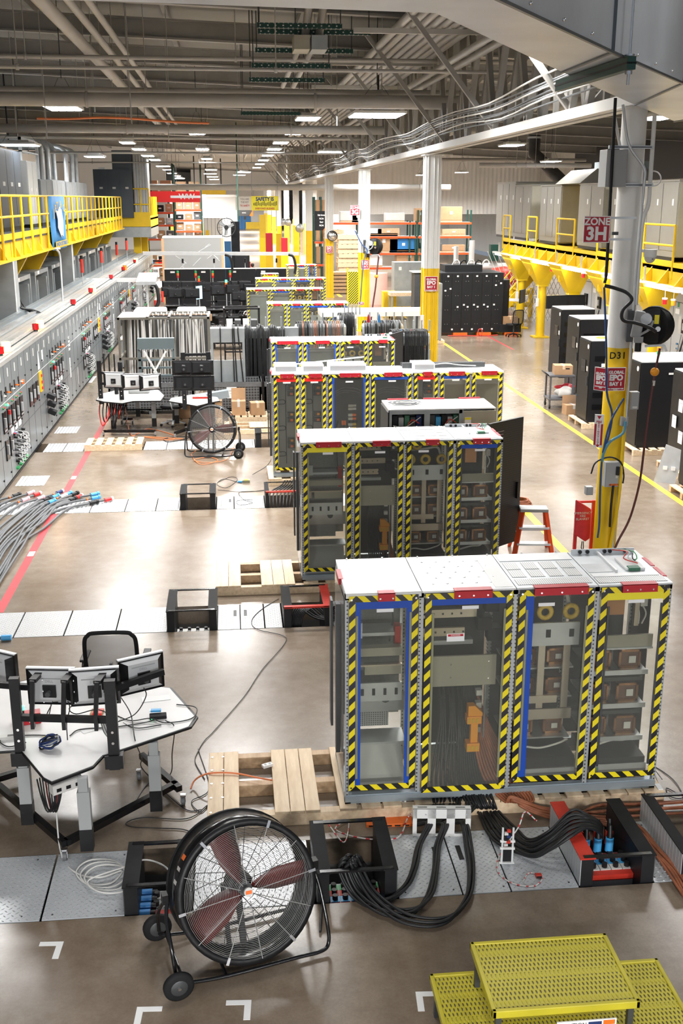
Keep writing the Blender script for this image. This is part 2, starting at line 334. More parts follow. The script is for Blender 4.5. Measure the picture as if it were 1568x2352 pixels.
# trench cover plates: (trench, x0, x1, material)
P1=[(-3.9,-2.75),(-2.75,-1.56),(-1.55,-.93),(-.42,.50),(1.16,1.66),(1.665,2.045),(2.05,2.59),(3.2,3.42),(3.9,4.88)]
P2=[(-4.15,-3.45),(-3.44,-2.80),(-2.79,-2.19),(-2.18,-1.56),(-1.55,-.92),(-.29,-.005),(.0,.30),(.31,.53),(1.17,1.9),(1.91,2.7),(2.71,3.5)]
P3=[(-4.15,-3.3),(-3.29,-2.55),(-2.54,-1.95),(-1.94,-1.42),(-1.41,-1.0),(-.36,-.06),(-.05,.48),(1.1,2.0),(2.01,3.2),(3.21,4.5)]
P4=[(-4.1,-3.7),(-3.69,-3.25),(-3.24,-2.55),(-1.98,-1.5),(-1.49,-.95),(-.94,-.45),(-.44,.42),(1.0,2.0),(2.0,3.6)]
for k,(PL,mt) in enumerate(((P1,'tread_plate'),(P2,'tread_plate_light'),(P3,'grate_plate'),(P4,'grate_plate'))):
    a,c=TR[k]
    for j,(x0,x1) in enumerate(PL):
        b=MB(); b.bx(x0+.004,x1-.004,a+.01,c-.01,-.012,.004)
        o=centre(b.build('floor_plate',mt)); dist=['nearest','second','third','fourth'][k]
        tag(o,'%s floor plate of the %s trench, %s from the left'%(['steel tread','bright tread','grooved metal','grooved metal'][k],dist,['first','second','third','fourth','fifth','sixth','seventh','eighth','ninth','tenth','eleventh'][j]),'floor plate','cover plates of the %s trench'%dist)
        for sx in (.12,.88) if k==0 else ():
            for sy in (.08,.92):
                px=(x1-x0)*(sx-.5); py=(c-a)*(sy-.5); MB().cyl((px,py,.014),(px,py,.018),.008,n=6).build('screw','dark_steel',o)
        if (k,j) in ((0,4),(0,5),(1,5),(1,6),(2,5)):
            b=MB(); s=1 if j in(4,5) and (k,j)!=(0,5) else -1
            b.bx(s*(x1-x0)*.28-.02,s*(x1-x0)*.28+.02,.02,.22,.013,.019); b.build('handle_slot','black',o)
# short plates beside the switchgear
for (px,py),(qx,qy),lb in (((30,1117),(115,1093),'nearest'),((112,996),(185,980),'further'),((145,880),(190,865),'furthest')):
    A=F(px,py); Q=F(qx,qy); b=MB(); b.bx(max(A.x,-4.15),Q.x,A.y,Q.y,0,.006)
    tag(centre(b.build('floor_plate','grate_plate')),'short grooved floor plate at the foot of the grey switchgear, %s of the separate ones'%lb,'floor plate')
# painted lines
b=MB(); b.bx(-3.20,-3.08,9.5,12.66,0,.002); b.bx(-3.20,-3.08,13.57,18.18,0,.002); b.bx(-3.20,-3.08,19.05,22.98,0,.002); b.bx(-3.2,-3.08,23.87,60,0,.002)
rl=b.build('floor_line','floor_red'); tag(rl,'long red stripe on the concrete floor running beside the grey switchgear','floor line')
for yy in (15.9,20.6,11.0):
    b=MB(); b.bx(-3.185,-3.095,yy,yy+.22,.0025,.0035); b.bx(-3.16,-3.12,yy+.04,yy+.18,.0036,.004,1); b.build('sticker',['paper','grey_plastic'],rl,label='white sticker on the red stripe')
b=MB(); b.bx(7.80,7.93,8,80,0,.002); tag(b.build('floor_line','floor_yellow'),'long yellow stripe on the floor along the aisle beside the black cabinets','floor line')
b=MB(); b.bx(4.90,5.03,15.2,28,0,.002); tag(b.build('floor_line','floor_yellow'),'yellow stripe on the floor behind the orange step ladder, before the column','floor line')
b=MB(); b.bx(9.95,10.03,38,62,0,.002); tag(b.build('floor_line','floor_red'),'thin red stripe on the floor beyond the aisle near the yellow staircase','floor line')
b=MB(); b.bx(7.1,24,59.9,60.1,0,.002); b.bx(5.9,6.1,60.1,170,0,.002);tag(b.build('floor_line','floor_yellow'),'faint yellow stripes on the floor far down the hall','floor line')
marks=[((100,2160),(140,2190),1,'leftmost, near the floor trench'),((325,2310),(380,2308),0,'beside the drum fan wheel, at the very bottom'),((530,2295),(585,2330),1,'in the middle, below the drum fan'),((965,2275),(990,2300),0,'by the yellow steps')]
for (px,py),q,fl,lb in marks:
    A=F(px+18,py+8); b=MB(); w=.17; t=.045; s=1 if fl else -1
    b.bx(-w/2,w/2,-t/2,t/2,0,.002); b.bx(s*(w/2-t),s*w/2,-t/2-w+.03,-t/2,0,.002)
    o=b.build('floor_mark','white'); o.location=A; o.rotation_euler=(0,0,R(-4)); tag(o,'white L-shaped tape corner mark, %s'%lb,'floor mark')
# ---- shell ----
b=MB(); ZR=9.6
# stepped, slightly sloping roof deck with ribs
b.add([(-17,4,10.6),(26,4,8.9),(26,230,8.9),(-17,230,10.6)],[(0,1,2,3)]); b.add([(-17,4,10.8),(26,4,9.1),(26,230,9.1),(-17,230,10.8)],[(3,2,1,0)])
struct(b.build('ceiling','roof'))
def zr(x): return 10.6-(x+17)/43*1.7
# far walls
b=MB(); b.bx(-17,26,229.8,230,0,10.9); struct(b.build('wall_back','wall_white'))
b=MB(); b.bx(-17.2,-17,-8,230,0,10.9); struct(b.build('wall_left','wall_far'))
b=MB(); b.bx(25.8,26,-8,230,0,10.9); struct(b.build('wall_right','wall_ribbed_y'))
b=MB(); Yw=92
b.bx(7.2,26,Yw,Yw+.3,3.95,10.4); b.bx(7.2,8.0,Yw,Yw+.3,0,3.95); b.bx(23.5,26,Yw,Yw+.3,0,3.95); struct(b.build('wall_cross','wall_ribbed'))
# far end details: blue door, white partition
b=MB(); b.bx(-6.5,8.5,200,200.3,0,10.1); b.bx(8.5,26,130,130.3,0,10.1); b.bx(-17,-6.5,120,120.3,0,10.4); struct(b.build('wall_partition','wall_white'))
o=thing('door','distant blue double door at the end of the long aisle','door',(2.2,199.8,0)); o['kind']='structure'
MB().bx(-1.6,1.6,-.05,.05,0,2.9).build('door_leaf','blue',o); MB().bx(-.03,.03,-.08,-.05,0,2.9).bx(-.8,-.4,-.08,-.05,1.6,2.2).bx(.4,.8,-.08,-.05,1.6,2.2).build('door_window','dark_steel',o)
# ---- lighting fixtures and area lights ----
def fixture(loc,w,dp,label,big=False):
    dp*=1.7
    t=thing('high_bay_light',label,'ceiling light',loc,0,'high bay lights under the roof')
    b=MB(); b.bx(-w/2,w/2,-dp/2,dp/2,.0,.06); b.bx(-w*.3,w*.3,-dp*.3,dp*.3,.06,.14); b.build('housing','white_paint',t)
    b=MB(); n=4
    for i in range(n):
        x0=-w/2+.03+(w-.06)*i/n; b.bx(x0,x0+(w-.06)/n-.03,-dp/2+.03,dp/2-.03,-.02,-.001)
    b.build('diffuser','lamp',t)
    b=MB()
    for sx in (-1,1): b.tube([(sx*w*.45,0,.1),(sx*w*.1,0,.7)],.006,4)
    b.tube([(0,0,.7),(0,0,zr(loc[0])-loc[2])],.012,4); b.build('hanger','dark_steel',t)
def light(loc,w,dp,e):
    ld=bpy.data.lights.new('area_light','AREA'); ld.shape='RECTANGLE'; ld.size=w; ld.size_y=dp; ld.energy=e; ld.color=(1,.985,.965); ld.spread=R(165)
    lo=bpy.data.objects.new('area_light',ld); COL.objects.link(lo); lo.location=(loc[0],loc[1],loc[2]-.05)
FX=[(865,265,7.2,1.3,.9),(145,248,7.4,.85,.9),(45,333,6.9,1.2,.8),(762,349,7.1,1.15,.8),(707,273,7.6,.75,.9),(1510,271,7.2,.75,.8),(1175,334,7.2,.8,.8),(452,306,7.4,.6,.9),(293,328,7.4,.6,.9),(675,306,7.5,.65,.9),(218,360,6.9,.8,.8),(320,343,7.3,.6,.9),(465,343,7.3,.6,.9),(645,328,7.4,.65,.9),(630,343,7.3,.65,.9),(615,357,7.3,.6,.9),(605,368,7.2,.6,.9),(597,377,7.2,.6,.9),(590,385,7.2,.6,.9),(340,358,7.2,.6,.9),(356,367,7.2,.6,.9),(475,365,7.2,.6,.9),(375,382,7.2,.9,.9),(385,390,7.2,.7,.9),(395,398,7.2,.8,.9),(405,404,7.2,.8,.9),(1265,371,7.0,.8,.8),(1060,396,7.0,.8,.8),(485,390,7.0,.8,.9),(483,399,7,1,.9),(488,406,7,1,.9),(492,412,7,1,.9),(560,396,7,1,.9),(550,402,7,1,.9),(412,410,7,1,.9),(940,407,6.9,.8,.8),(969,402,6.9,.8,.8)]
ORD=['nearest','second','third','fourth','fifth','sixth','seventh','eighth','ninth','tenth','eleventh','twelfth','thirteenth','fourteenth','fifteenth','sixteenth','seventeenth']
SPC={0:'top centre above the truss, the largest fixture',1:'at upper left above the crossing pipes',2:'at the far left edge over the grey cabinets',3:'just before the truss, right of the yellow aisle sign',5:'at the far right beneath the big duct'}
FL=[]
for i,(px,py,z,w,dp) in enumerate(FX):
    P=F(px,py,z)
    if P.y>150: P=F(px,py,6.9)
    FL.append((P.y,i,P,w,dp))
cnt={}
for _,i,P,w,dp in sorted(FL,key=lambda q:q[0]):
    if i in SPC: lb=SPC[i]
    else:
        zn='in the right bay' if P.x>8 else 'over the left rows' if P.x<-2.5 else 'over the middle rows' if P.x<1 else 'over the long aisle'
        lb='%s, %s in that file'%(zn,ORD[cnt.get(zn,0)]); cnt[zn]=cnt.get(zn,0)+1
    fixture(P,w,dp,'white %s high bay light hanging %s'%('wide' if w>1.05 else 'compact',lb))
for x,e in ((-9,.55),(-3.4,.9),(-.2,1.05),(3.0,1.2),(8.2,1.2),(13.5,.65),(19,.8)):
    for y in (21,31,41,52,64,80):
        light((x,y,7.35),1.3,1.3,(300 if y==21 else 430)*e)
for x in (-6,1,8):
    for y in (-20,-11): light((x,y,6.6),2.2,2.2,3300)  # unseen area lights added behind the camera to brighten the cabinet fronts
for x in (0,6): light((x,9,8.2),2,2,110)
for x in (-4.6,.6,4.0,9.0): light((x,17.3,7.4),1.3,1.3,270)
for x in (-6,0,6):
    for y in (100,125,150,180): light((x,y,6.8),2,2,3500)
for x in (9,15,20):
    light((x,72,6.8),2,2,450); light((x,84,6.5),2,2,700)  # extra area lights without fixtures, added to brighten the white cross wall
W=bpy.data.worlds.new('world'); SC.world=W; W.use_nodes=True; W.node_tree.nodes['Background'].inputs[0].default_value=(.75,.85,1,1); W.node_tree.nodes['Background'].inputs[1].default_value=.25
SC.view_settings.view_transform='Standard'; SC.view_settings.look='None'; SC.view_settings.gamma=1; SC.view_settings.exposure=0.3

# ================= TEST CABINETS =================
def bpart(par,name,m,*boxes,label=None,bevel=0):
    b=MB()
    for q in boxes: b.bx(*q)
    return b.build(name,m,par,label=label,bevel=bevel)
def transformer(par,x,y,z,s=1.0):
    b=MB(); b.bx(x-.085*s,x+.085*s,y,y+.16,z,z+.15*s); o=b.build('transformer','transformer',par)
    b=MB(); w=.095*s; h=.165*s
    b.bx(x-w,x+w,y-.015,y,z+h-.02,z+h); b.bx(x-w,x+w,y-.015,y,z,z+.02); b.bx(x-w,x-w+.02,y-.015,y,z,z+h); b.bx(x+w-.02,x+w,y-.015,y,z,z+h); b.build('core_frame','copper',o)
    b=MB(); b.bx(x-.01,x+.05*s,y-.02,y-.016,z+.05,z+.11*s); b.build('rating_label','off_white',o)
def toroid(par,x,z,y=.25,r=.055):
    b=MB(); b.lathe([(r+.022*math.cos(t),y+.022*math.sin(t)) for t in [i*math.pi/4 for i in range(8)]],16,ax='y',c=(x,0,z),closed=True)
    b.v=[(v[0],v[1],v[2]) for v in b.v]; return b.build('coil','toroid',par)
def fill(kind,par,a,c,D,Hh,rnd):
    w=c-a; m=(a+c)/2
    if kind=='bus':
        bpart(par,'back_panel','screen_perf',(a+.02,c-.02,D-.06,D-.04,.45,Hh-.03))
        bpart(par,'busbar','tan_panel',(a+.03,c-.1,.16,.24,1.31,1.385),label='wide tan busbar')
        bpart(par,'busbar','busbar',(a+.03,c-.1,.14,.17,1.225,1.24)); 
        bpart(par,'busbar','busbar',(a+.03,a+.12,.18,.3,1.13,1.24)); bpart(par,'busbar','tan_panel',(a+.16,c-.1,.2,.26,1.12,1.21))
        bpart(par,'busbar','galv',(a+.05,a+.15,.3,.36,1.42,1.56)); bpart(par,'busbar','galv',(a+.12,c-.12,.34,.56,1.42,1.45))
        bpart(par,'slotted_panel','galv',(a+.02,c-.1,.14,.16,.90,1.07)); 
        for i in range(4): bpart(par,'slot','black',(a+.12+i*w*.17,a+.145+i*w*.17,.13,.139,.96,1.02))
        bpart(par,'deflector_sheet','steel',(a+.02,c-.04,.35,.36,.70,.88)); 
        for i in (0,1):
            MB().cyl((a+.1+i*w*.45,.3,.84),(a+.1+i*w*.45,.35,.84),.04,n=8).build('hex_fitting','dark_steel',par)
        bpart(par,'vent_screen','perf_vert',(a+.02,c-.16,.5,.51,.48,.66)); bpart(par,'sill','galv',(a+.02,c-.03,.3,.56,.40,.42))
        b=MB(); b.add([(a+.02,.12,.04),(c-.05,.12,.04),(c-.05,.55,.40),(a+.02,.55,.40)],[(0,1,2,3)]); b.build('bottom_sheet','galv_light',par)
        bpart(par,'insulator','red_paint',(c-.14,c-.09,.3,.4,1.25,1.52))
        b=MB(); b.tube([(c-.16,.5,1.3),(c-.13,.5,1.5),(c-.15,.5,1.85)],.008,5); b.build('lead','grey_cable',par)
    elif kind=='cables':
        bpart(par,'back_panel','dark_steel',(a+.02,c-.02,D-.04,D-.02,.1,Hh-.03))
        for z,x1,yy in ((1.72,.68,.45),(1.55,.72,.38),(1.42,.55,.28)):
            o=bpart(par,'busbar','busbar',(a+.03,a+w*x1,yy,yy+.03,z,z+.075))
            for i in range(5): bpart(o,'bolt','dark_steel',(a+.06+i*w*.11,a+.075+i*w*.11,yy-.008,yy,z+.03,z+.045))
        bpart(par,'terminal_block','steel',(a+.06,c-.25,.3,.4,1.33,1.37))
        for i,(x,z) in enumerate(((.62,1.75),(.8,1.62),(.72,1.45),(.84,1.35))): bpart(par,'contactor','black_panel',(a+w*x,a+w*x+.12,.3,.42,z,z+.12))
        bpart(par,'mounting_plate','tan_panel',(a+.03,c-.08,.12,.14,1.02,1.30))
        for i,(x,z) in enumerate(((.35,1.22),(.8,1.24),(.35,1.1),(.8,1.08))): bpart(par,'bolt','chrome',(a+w*x-.006,a+w*x+.006,.108,.12,z,z+.012))
        for i in range(7): bpart(par,'terminal_block','off_white' if i<3 else 'red_paint' if i%3==0 else 'grey_plastic',(c-.20,c-.15,.3,.36,.95-i*.12,1.0-i*.12))
        bpart(par,'terminal_rail','steel',(c-.13,c-.115,.3,.32,.15,1.0))
        b=MB(); x=a+w*.66
        b.prism([(x-.05,.80),(x+.01,.80),(x+.08,.73),(x+.08,.70),(x-.05,.70)],.16,.24,'y'); b.bx(x-.06,x+.07,.15,.25,.63,.70); b.bx(x-.02,x+.045,.17,.23,.44,.63); b.bx(x-.055,x+.06,.15,.25,.36,.44)
        b.build('spacer_bracket','orange_amber',par,bevel=.004)
        b=MB()
        for k in (0,1):
            for i in range(3): b.bx(x-.05+i*.035,x-.05+i*.035+.02,.145,.151,.645 if k else .375,.685 if k else .42)
        b.build('spacer_opening','yellow_deep',par)
    elif kind=='coil':
        bpart(par,'back_panel','dark_steel',(a-.01,c+.02,D-.04,D-.02,.12,Hh-.03))
        for x,z in ((.28,1.83),(.68,1.87),(.14,1.62),(.48,1.62),(.84,1.62)): toroid(par,a+w*x,z)
        b=MB(); b.tube(spline([(a+.08,.4,1.72),(m,.35,1.75),(c-.15,.33,1.77),(c-.1,.33,1.66)],6),.018,6); b.build('wiring','off_white',par)
        o=bpart(par,'cover_plate','galv',(a+.03,c-.06,.12,.14,1.36,1.57)); 
        for i in range(3): bpart(o,'cutout','black',(a+.08+i*w*.32,a+.12+i*w*.32,.112,.12,1.44,1.51))
        for x in (.45,.8): bpart(par,'busbar','busbar',(a+w*x-.03,a+w*x+.03,.22,.24,.72,1.36))
        bpart(par,'busbar','busbar',(a+.05,c-.2,.2,.22,.78,.85)); bpart(par,'busbar','busbar',(a+.06,c-.05,.24,.26,.60,.70)); bpart(par,'busbar','busbar',(a+.06,a+.1,.22,.24,.85,1.36))
        for z in (1.1,.82,.42):
            bpart(par,'shelf','steel',(a+.02,c-.04,.28,.75,z-.03,z-.015))
            for x in (.3,.72): transformer(par,a+w*x,.36,z-.015,.9)
        bpart(par,'bottom_tray','black_panel',(a+.03,c-.04,.1,.6,.20,.30)); bpart(par,'bottom_sheet','galv',(a+.03,c-.04,.08,.09,.10,.2))
        b=MB(); b.tube(spline([(a+.05,.2,.32),(a+.15,.2,.36),(m,.22,.33),(c-.15,.22,.37),(c-.08,.2,.42)],6),.011,5); b.build('wiring','off_white',par)
        bpart(par,'circuit_board','pcb_green',(a+.03,a+.08,.09,.1,.12,.18))
    elif kind=='xfmr':
        bpart(par,'back_panel','dark_steel',(a+.02,c-.05,D-.04,D-.02,.15,Hh-.03))
        bpart(par,'choke','copper',(m-.12,m+.04,.3,.5,1.55,1.82)); b=MB(); b.cyl((m-.04,.4,1.6),(m-.04,.4,1.88),.07,n=14); b.build('coil','toroid',par)
        bpart(par,'upright','busbar',(c-.2,c-.16,.2,.24,1.48,1.9)); bpart(par,'component_box','off_white',(c-.15,c-.09,.2,.26,1.66,1.74)); bpart(par,'component_box','paper',(a+.05,a+.11,.2,.26,1.55,1.8))
        b=MB(); b.tube(spline([(c-.15,.25,1.7),(c-.1,.2,1.6),(c-.13,.2,1.5)],5),.008,5); b.tube(spline([(c-.18,.25,1.75),(c-.16,.2,1.6),(c-.16,.2,1.5)],5),.006,5); b.build('wiring','off_white',par)
        bpart(par,'cross_bar','tan_panel',(a+.04,c-.06,.1,.12,1.33,1.44)); bpart(par,'sill','galv',(a+.04,c-.06,.08,.16,1.315,1.33))
        for z in (1.08,.76,.44):
            o=bpart(par,'shelf','steel',(a+.03,c-.06,.15,.72,z-.03,z-.01)); bpart(o,'lip','galv',(a+.03,c-.06,.14,.152,z-.035,z+.01))
            for x in (.2,.66): transformer(par,a+w*x,.24,z-.01,1.05)
            if z<1: bpart(par,'tray','dark_steel',(a+.04,c-.08,.2,.24,z+.2,z+.235))
        bpart(par,'bottom_tray','black_panel',(a+.03,c-.04,.1,.6,.20,.26)); bpart(par,'bottom_sheet','galv',(a+.03,c-.04,.06,.07,.10,.22))
        b=MB(); b.tube(spline([(a+.1,.25,.3),(m,.28,.34),(c-.18,.25,.36),(c-.12,.3,.42)],6),.014,5); b.build('wiring','off_white',par)
        bpart(par,'circuit_board','pcb_green',(a+.05,a+.11,.05,.058,.13,.2))
    elif kind=='board':
        bpart(par,'back_panel','grey_plastic',(a+.02,c-.02,.3,.32,.1,Hh-.1))
        for z in (1.45,.95,.45):
            bpart(par,'circuit_board','pcb_green',(a+.04,a+.1,.27,.3,z,z+.32))
            for k in range(2):
                o=bpart(par,'relay','dark_steel',(c-.2,c-.07,.2,.3,z+.17-k*.11,z+.25-k*.11)); bpart(o,'terminal','amber_lens' if k==0 else 'orange',(c-.15,c-.1,.17,.2,z+.195-k*.11,z+.235-k*.11))
            b=MB(); b.tube(spline([(a+.09,.26,z-.02),(m-.03,.26,z-.02),(m-.02,.26,z-.09),(a+.08,.26,z-.1)],6),.006,5); b.build('wiring','black',par)
        b=MB(); b.tube([(m,.27,.2),(m,.27,1.7),(m+.04,.27,1.75)],.007,5); b.build('wiring','black',par)
    elif kind=='conn':
        bpart(par,'back_panel','dark_steel',(a+.02,c-.02,.6,.62,.1,Hh-.1)); 
        for k in range(3):
            b=MB(); b.tube(spline([(a+.05,.3,1.5-k*.05),(a+w*.35,.3,1.62-k*.04),(a+w*.7,.3,1.62-k*.05),(c-.06,.3,1.55-k*.05)],8),.012,6); b.build('power_lead','rubber_grey',par)
        for i,(x,z,mm) in enumerate([(.66,1.3,'off_white'),(.66,1.24,'off_white'),(.66,1.12,'orange'),(.66,1.05,'orange'),(.66,.94,'toroid'),(.66,.87,'toroid')]):
            o=MB().cyl((a+w*x-.02,.25,z),(a+w*x+.05,.25,z),.025,n=10).build('connector',mm,par); MB().bx(a+w*x-.1,a+w*x-.02,.22,.28,z-.022,z+.022).build('clear_body','off_white',o)
        for i,(x,z,mm) in enumerate([(.38,.98,'orange'),(.43,.98,'orange'),(.5,.77,'toroid'),(.54,.77,'toroid'),(.12,1.02,'red_paint'),(.12,.92,'red_paint')]):
            MB().cyl((a+w*x,.22,z-.04),(a+w*x,.22,z+.04),.024,n=10).build('connector',mm,par)
        for k in range(7):
            b=MB(); x=a+w*(.1+k*.1); b.tube(spline([(x+.05,.3,1.0),(x,.28,.8),(x-.02,.3,.55),(x+.03,.3,.1)],6),.013,5); b.build('power_lead','rubber',par)
    else:
        bpart(par,'back_panel','tan_panel' if kind=='plain' else 'frame_grey',(a+.02,c-.02,.25,.27,.35,Hh-.25)); bpart(par,'shelf','steel',(a+.02,c-.02,.2,.3,Hh-.27,Hh-.2)); 
        if kind=='grey':
            for z in (1.0,.8,.6): bpart(par,'busbar','galv',(a+.05,c-.08,.15,.2,z,z+.08))
mat('orange_amber',(.85,.33,.01),.45)
def cabinet(label,loc,units,D=.87,Hh=1.95,group=None,side_door=None,simple=False,topkinds=None,botoff=None,xfield=None):
    t=thing('test_cabinet',label,'equipment cabinet',loc,0,group)
    xs=[0]
    for u in units: xs.append(xs[-1]+u[0])
    Wd=xs[-1]
    b=MB()
    b.bx(0,Wd,0,.05,0,.085); b.bx(0,Wd,D-.05,D,0,.085); b.bx(0,.05,0,D,0,.05); b.bx(Wd-.05,Wd,0,D,0,.05); b.bx(0,Wd,-.012,0,.02,.075)
    b.build('base_rail','slate_light',t)
    b=MB()
    for i,x in enumerate(xs):
        x0=0 if i==0 else x-.02; x1=Wd if i==len(xs)-1 else x+.02
        if i==0: x1=.03
        if i==len(xs)-1: x0=Wd-.03
        b.bx(x0,x1,0.0,.045,.085,Hh-.02); b.bx(x0,x1,D-.045,D,.085,Hh-.02)
    b.bx(0,Wd,0,.04,Hh-.06,Hh-.015); b.bx(0,Wd,D-.04,D,Hh-.06,Hh-.015)
    for x in (0,Wd-.04): b.bx(x,x+.04,0,D,Hh-.06,Hh-.015)
    b.build('frame','perf_post',t)
    # left flank: translucent side sheet, dark edge rails
    bpart(t,'side_sheet','clear_thin',(-.008,-.003,.06,D-.05,.1,Hh-.08))
    bpart(t,'end_sheet','dark_steel',(Wd-.012,Wd-.006,.4,D-.05,.1,Hh-.08))
    if not simple:
        bpart(t,'side_rail','dark_steel',(-.05,-.012,.28,.36,.35,1.75)); bpart(t,'side_rail','dark_steel',(-.075,-.055,.5,.62,.5,1.7))
        bpart(t,'side_bracket','red',(-.02,.02,.35,.6,Hh-.05,Hh+.004))
    for i,u in enumerate(units):
        a,c=xs[i]+.03,xs[i+1]-.03; kind,strip=u[1],u[2]; z0=.14 if not (botoff and botoff[i]) else botoff[i]; z1=Hh-.02; tw=.052
        if kind=='none': continue
        o=bpart(t,'clear_door','clear_panel',(a,c,-.022,-.016,z0,z1))
        b=MB(); b.bx(a,a+tw,-.0265,-.0225,z0,z1,0); b.bx(c-tw,c,-.0265,-.0225,z0,z1,0)
        b.bx(a+tw,c-tw,-.0265,-.0225,z1-tw,z1,1); b.bx(a+tw,c-tw,-.0265,-.0225,z0,z0+tw,1)
        if u[3:] and u[3]=='b': b.v=b.v; 
        b.build('hazard_tape',['hazard_v','hazard_h'],o)
        st={'blue_full':('blue_tape',[(a+tw,c-tw,z1-2*tw-.01,z1-tw),(a+tw,a+tw+.045,z0+tw,z1-2*tw-.0105),(c-tw-.045,c-tw,z0+tw,z1-2*tw-.0105)]),
            'blue_top':('blue_tape',[(a+tw,c-tw,z1-2*tw,z1-tw)]),'blue_left':('blue_tape',[(a+tw,a+tw+.07,z0+tw,z1-tw)]),'blue_sides':('blue_tape',[(a+tw,a+tw+.05,z0+tw,z1-tw),(c-tw-.05,c-tw,z0+tw,z1-tw)]),
            'yellow_top':('yellow_tape',[(a+tw,c-tw,z1-2*tw-.01,z1-tw)]),'red_top':('red_bright',[(a+tw,c-tw,z1-2*tw-.01,z1-tw)])}.get(strip)
        if st:
            b=MB()
            for (x0,x1,s0,s1) in st[1]: b.bx(x0,x1,-.0275,-.0226,s0,s1)
            b.build('colour_tape',st[0],o)
        if not simple:
            e='dark_steel' if kind=='xfmr' else 'olive'
            bpart(o,'edge_strip',e,(a+tw+.003,a+tw+.022,-.036,-.028,z0+.12,z1-.17)); bpart(o,'edge_strip',e,(c-tw-.022,c-tw-.003,-.036,-.028,z0+.12,z1-.15))
            mx=(a+c)/2+(.03 if i else .02); bw=min(.16,(c-a)*.3) if i!=0 else .07
            if u[3:]: bw=u[3]
            r=MB(); r.bx(mx-bw,mx+bw,-.045,-.028,z1-.045,z1+.025); r.bx(mx-bw,mx+bw,-.045,.03,z1+.02,z1+.028); rb=r.build('red_bracket','red',t)
            for k in range(2 if bw<.1 else 3): 
                xx=mx-bw*.75+(bw*1.5)*k/(1 if bw<.1 else 2); MB().cyl((xx,-.05,z1-.02),(xx,-.045,z1-.02),.008,n=8).build('screw','chrome',rb)
            lb=MB(); lx=(a+c)/2-(.1 if kind=='coil' else 0); lb.bx(lx-.06,lx+.08,-.0285,-.0275,z1-.145,z1-.115); lb.build('door_label','paper',o)
            for (sx,sz) in ((a+.02,z1-.03),(c-.02,z1-.03),(a+.02,z0+.03),(c-.02,z0+.03)):
                MB().cyl((sx,-.032,sz),(sx,-.0265,sz),.009,n=8).build('screw','chrome',o)
        else:
            mx=(a+c)/2; bpart(t,'red_bracket','red',(mx-.12,mx+.12,-.045,-.028,z1-.04,z1+.02))
        fill(kind,t,a,c,D,Hh,random)
    # roof sheets
    for i,u in enumerate(units):
        a,c=xs[i],xs[i+1]; k=(topkinds or ['plain']*len(units))[i]
        o=bpart(t,'roof_sheet','galv_light' if k in('plain','dimple') else 'galv',(a+.004,c-.004,-.012,D,Hh-.015,Hh))
        if k=='plain' and not simple: bpart(o,'sheet_lip','white_paint',(a+.004,c-.004,-.018,-.008,Hh-.04,Hh+.004))
        if k=='dimple':
            for r in range(5):
                for q in range(5):
                    b=MB(); b.sphere((a+.12+q*(c-a-.3)/4+(r%2)*.05,.15+r*.14,Hh),.014,n=8,sc=(1,1,.4)); b.build('dimple','chrome',o)
            bpart(o,'white_sheet','white_paint',(c-.17,c-.02,.02,D-.03,Hh+.001,Hh+.003))
        if k=='louvre':
            for q in range(4):
                for r in range(2): bpart(o,'vent_screen','perf_top',(a+.03+q*(c-a-.05)/4,a+.03+(q+1)*(c-a-.05)/4-.035,.24+r*.2,.42+r*.2,Hh+.001,Hh+.004))
            bpart(o,'vent_screen','perf_top',(a+.03,c-.03,.05,.19,Hh+.001,Hh+.004)); bpart(o,'back_strip','galv_light',(a+.02,c-.02,.66,D-.02,Hh+.001,Hh+.006))
        if k=='tray':
            bpart(o,'vent_screen','perf_top',(a+.02,c-.03,.03,.17,Hh+.001,Hh+.004)); bpart(o,'cross_strip','galv_light',(a+.02,c-.05,.18,.26,Hh+.001,Hh+.006))
            bpart(o,'tray_floor','steel',(a+.02,a+.24,.30,.52,Hh+.001,Hh+.003)); bpart(o,'rear_wall','galv',(a+.02,c-.04,D-.06,D-.05,Hh,Hh+.042)); bpart(o,'divider','galv_light',(a+.25,a+.27,.28,D-.06,Hh,Hh+.025))
            for q in (.1,.17,.33,.38,.52): MB().cyl((a+q,D-.075,Hh+.021),(a+q,D-.06,Hh+.021),.018,n=10).build('grommet','black',o)
            bpart(o,'circuit_board','white',(a+.36,c-.12,.32,.62,Hh+.002,Hh+.02)); bpart(o,'circuit_board','pcb_green',(a+.38,a+.48,.30,.37,Hh+.003,Hh+.03))
            for q in range(4):
                b=MB(); b.tube(spline([(a+.38+q*.03,.75,Hh+.05),(a+.46+q*.02,.6,Hh+.08),(a+.40+q*.04,.5,Hh+.05),(a+.5,.42+.03*q,Hh+.03)],6),.005,5); b.build('wiring',['red_paint','off_white','black','green'][q],o)
        if k=='box':
            q=bpart(o,'vent_box','galv_light',(a+.06,c-.04,.25,.75,Hh,Hh+.12)); bpart(q,'vent_screen','perf_vert',(a+.08,c-.06,.244,.249,Hh+.02,Hh+.1))
    if topkinds and 'tray' in topkinds:
        bpart(t,'side_bracket','red',(Wd-.03,Wd+.006,.15,.38,Hh-.03,Hh+.006)); bpart(t,'side_bracket','red',(Wd-.03,Wd+.006,.42,.64,Hh-.03,Hh+.006))
    # raised screw heads along the roof edge
    if not simple:
        n=int(Wd/.32)
        for i in range(n): MB().cyl((.1+i*.32,D-.02,Hh),(.1+i*.32,D-.02,Hh+.014),.009,n=6).build('roof_screw','chrome',t)
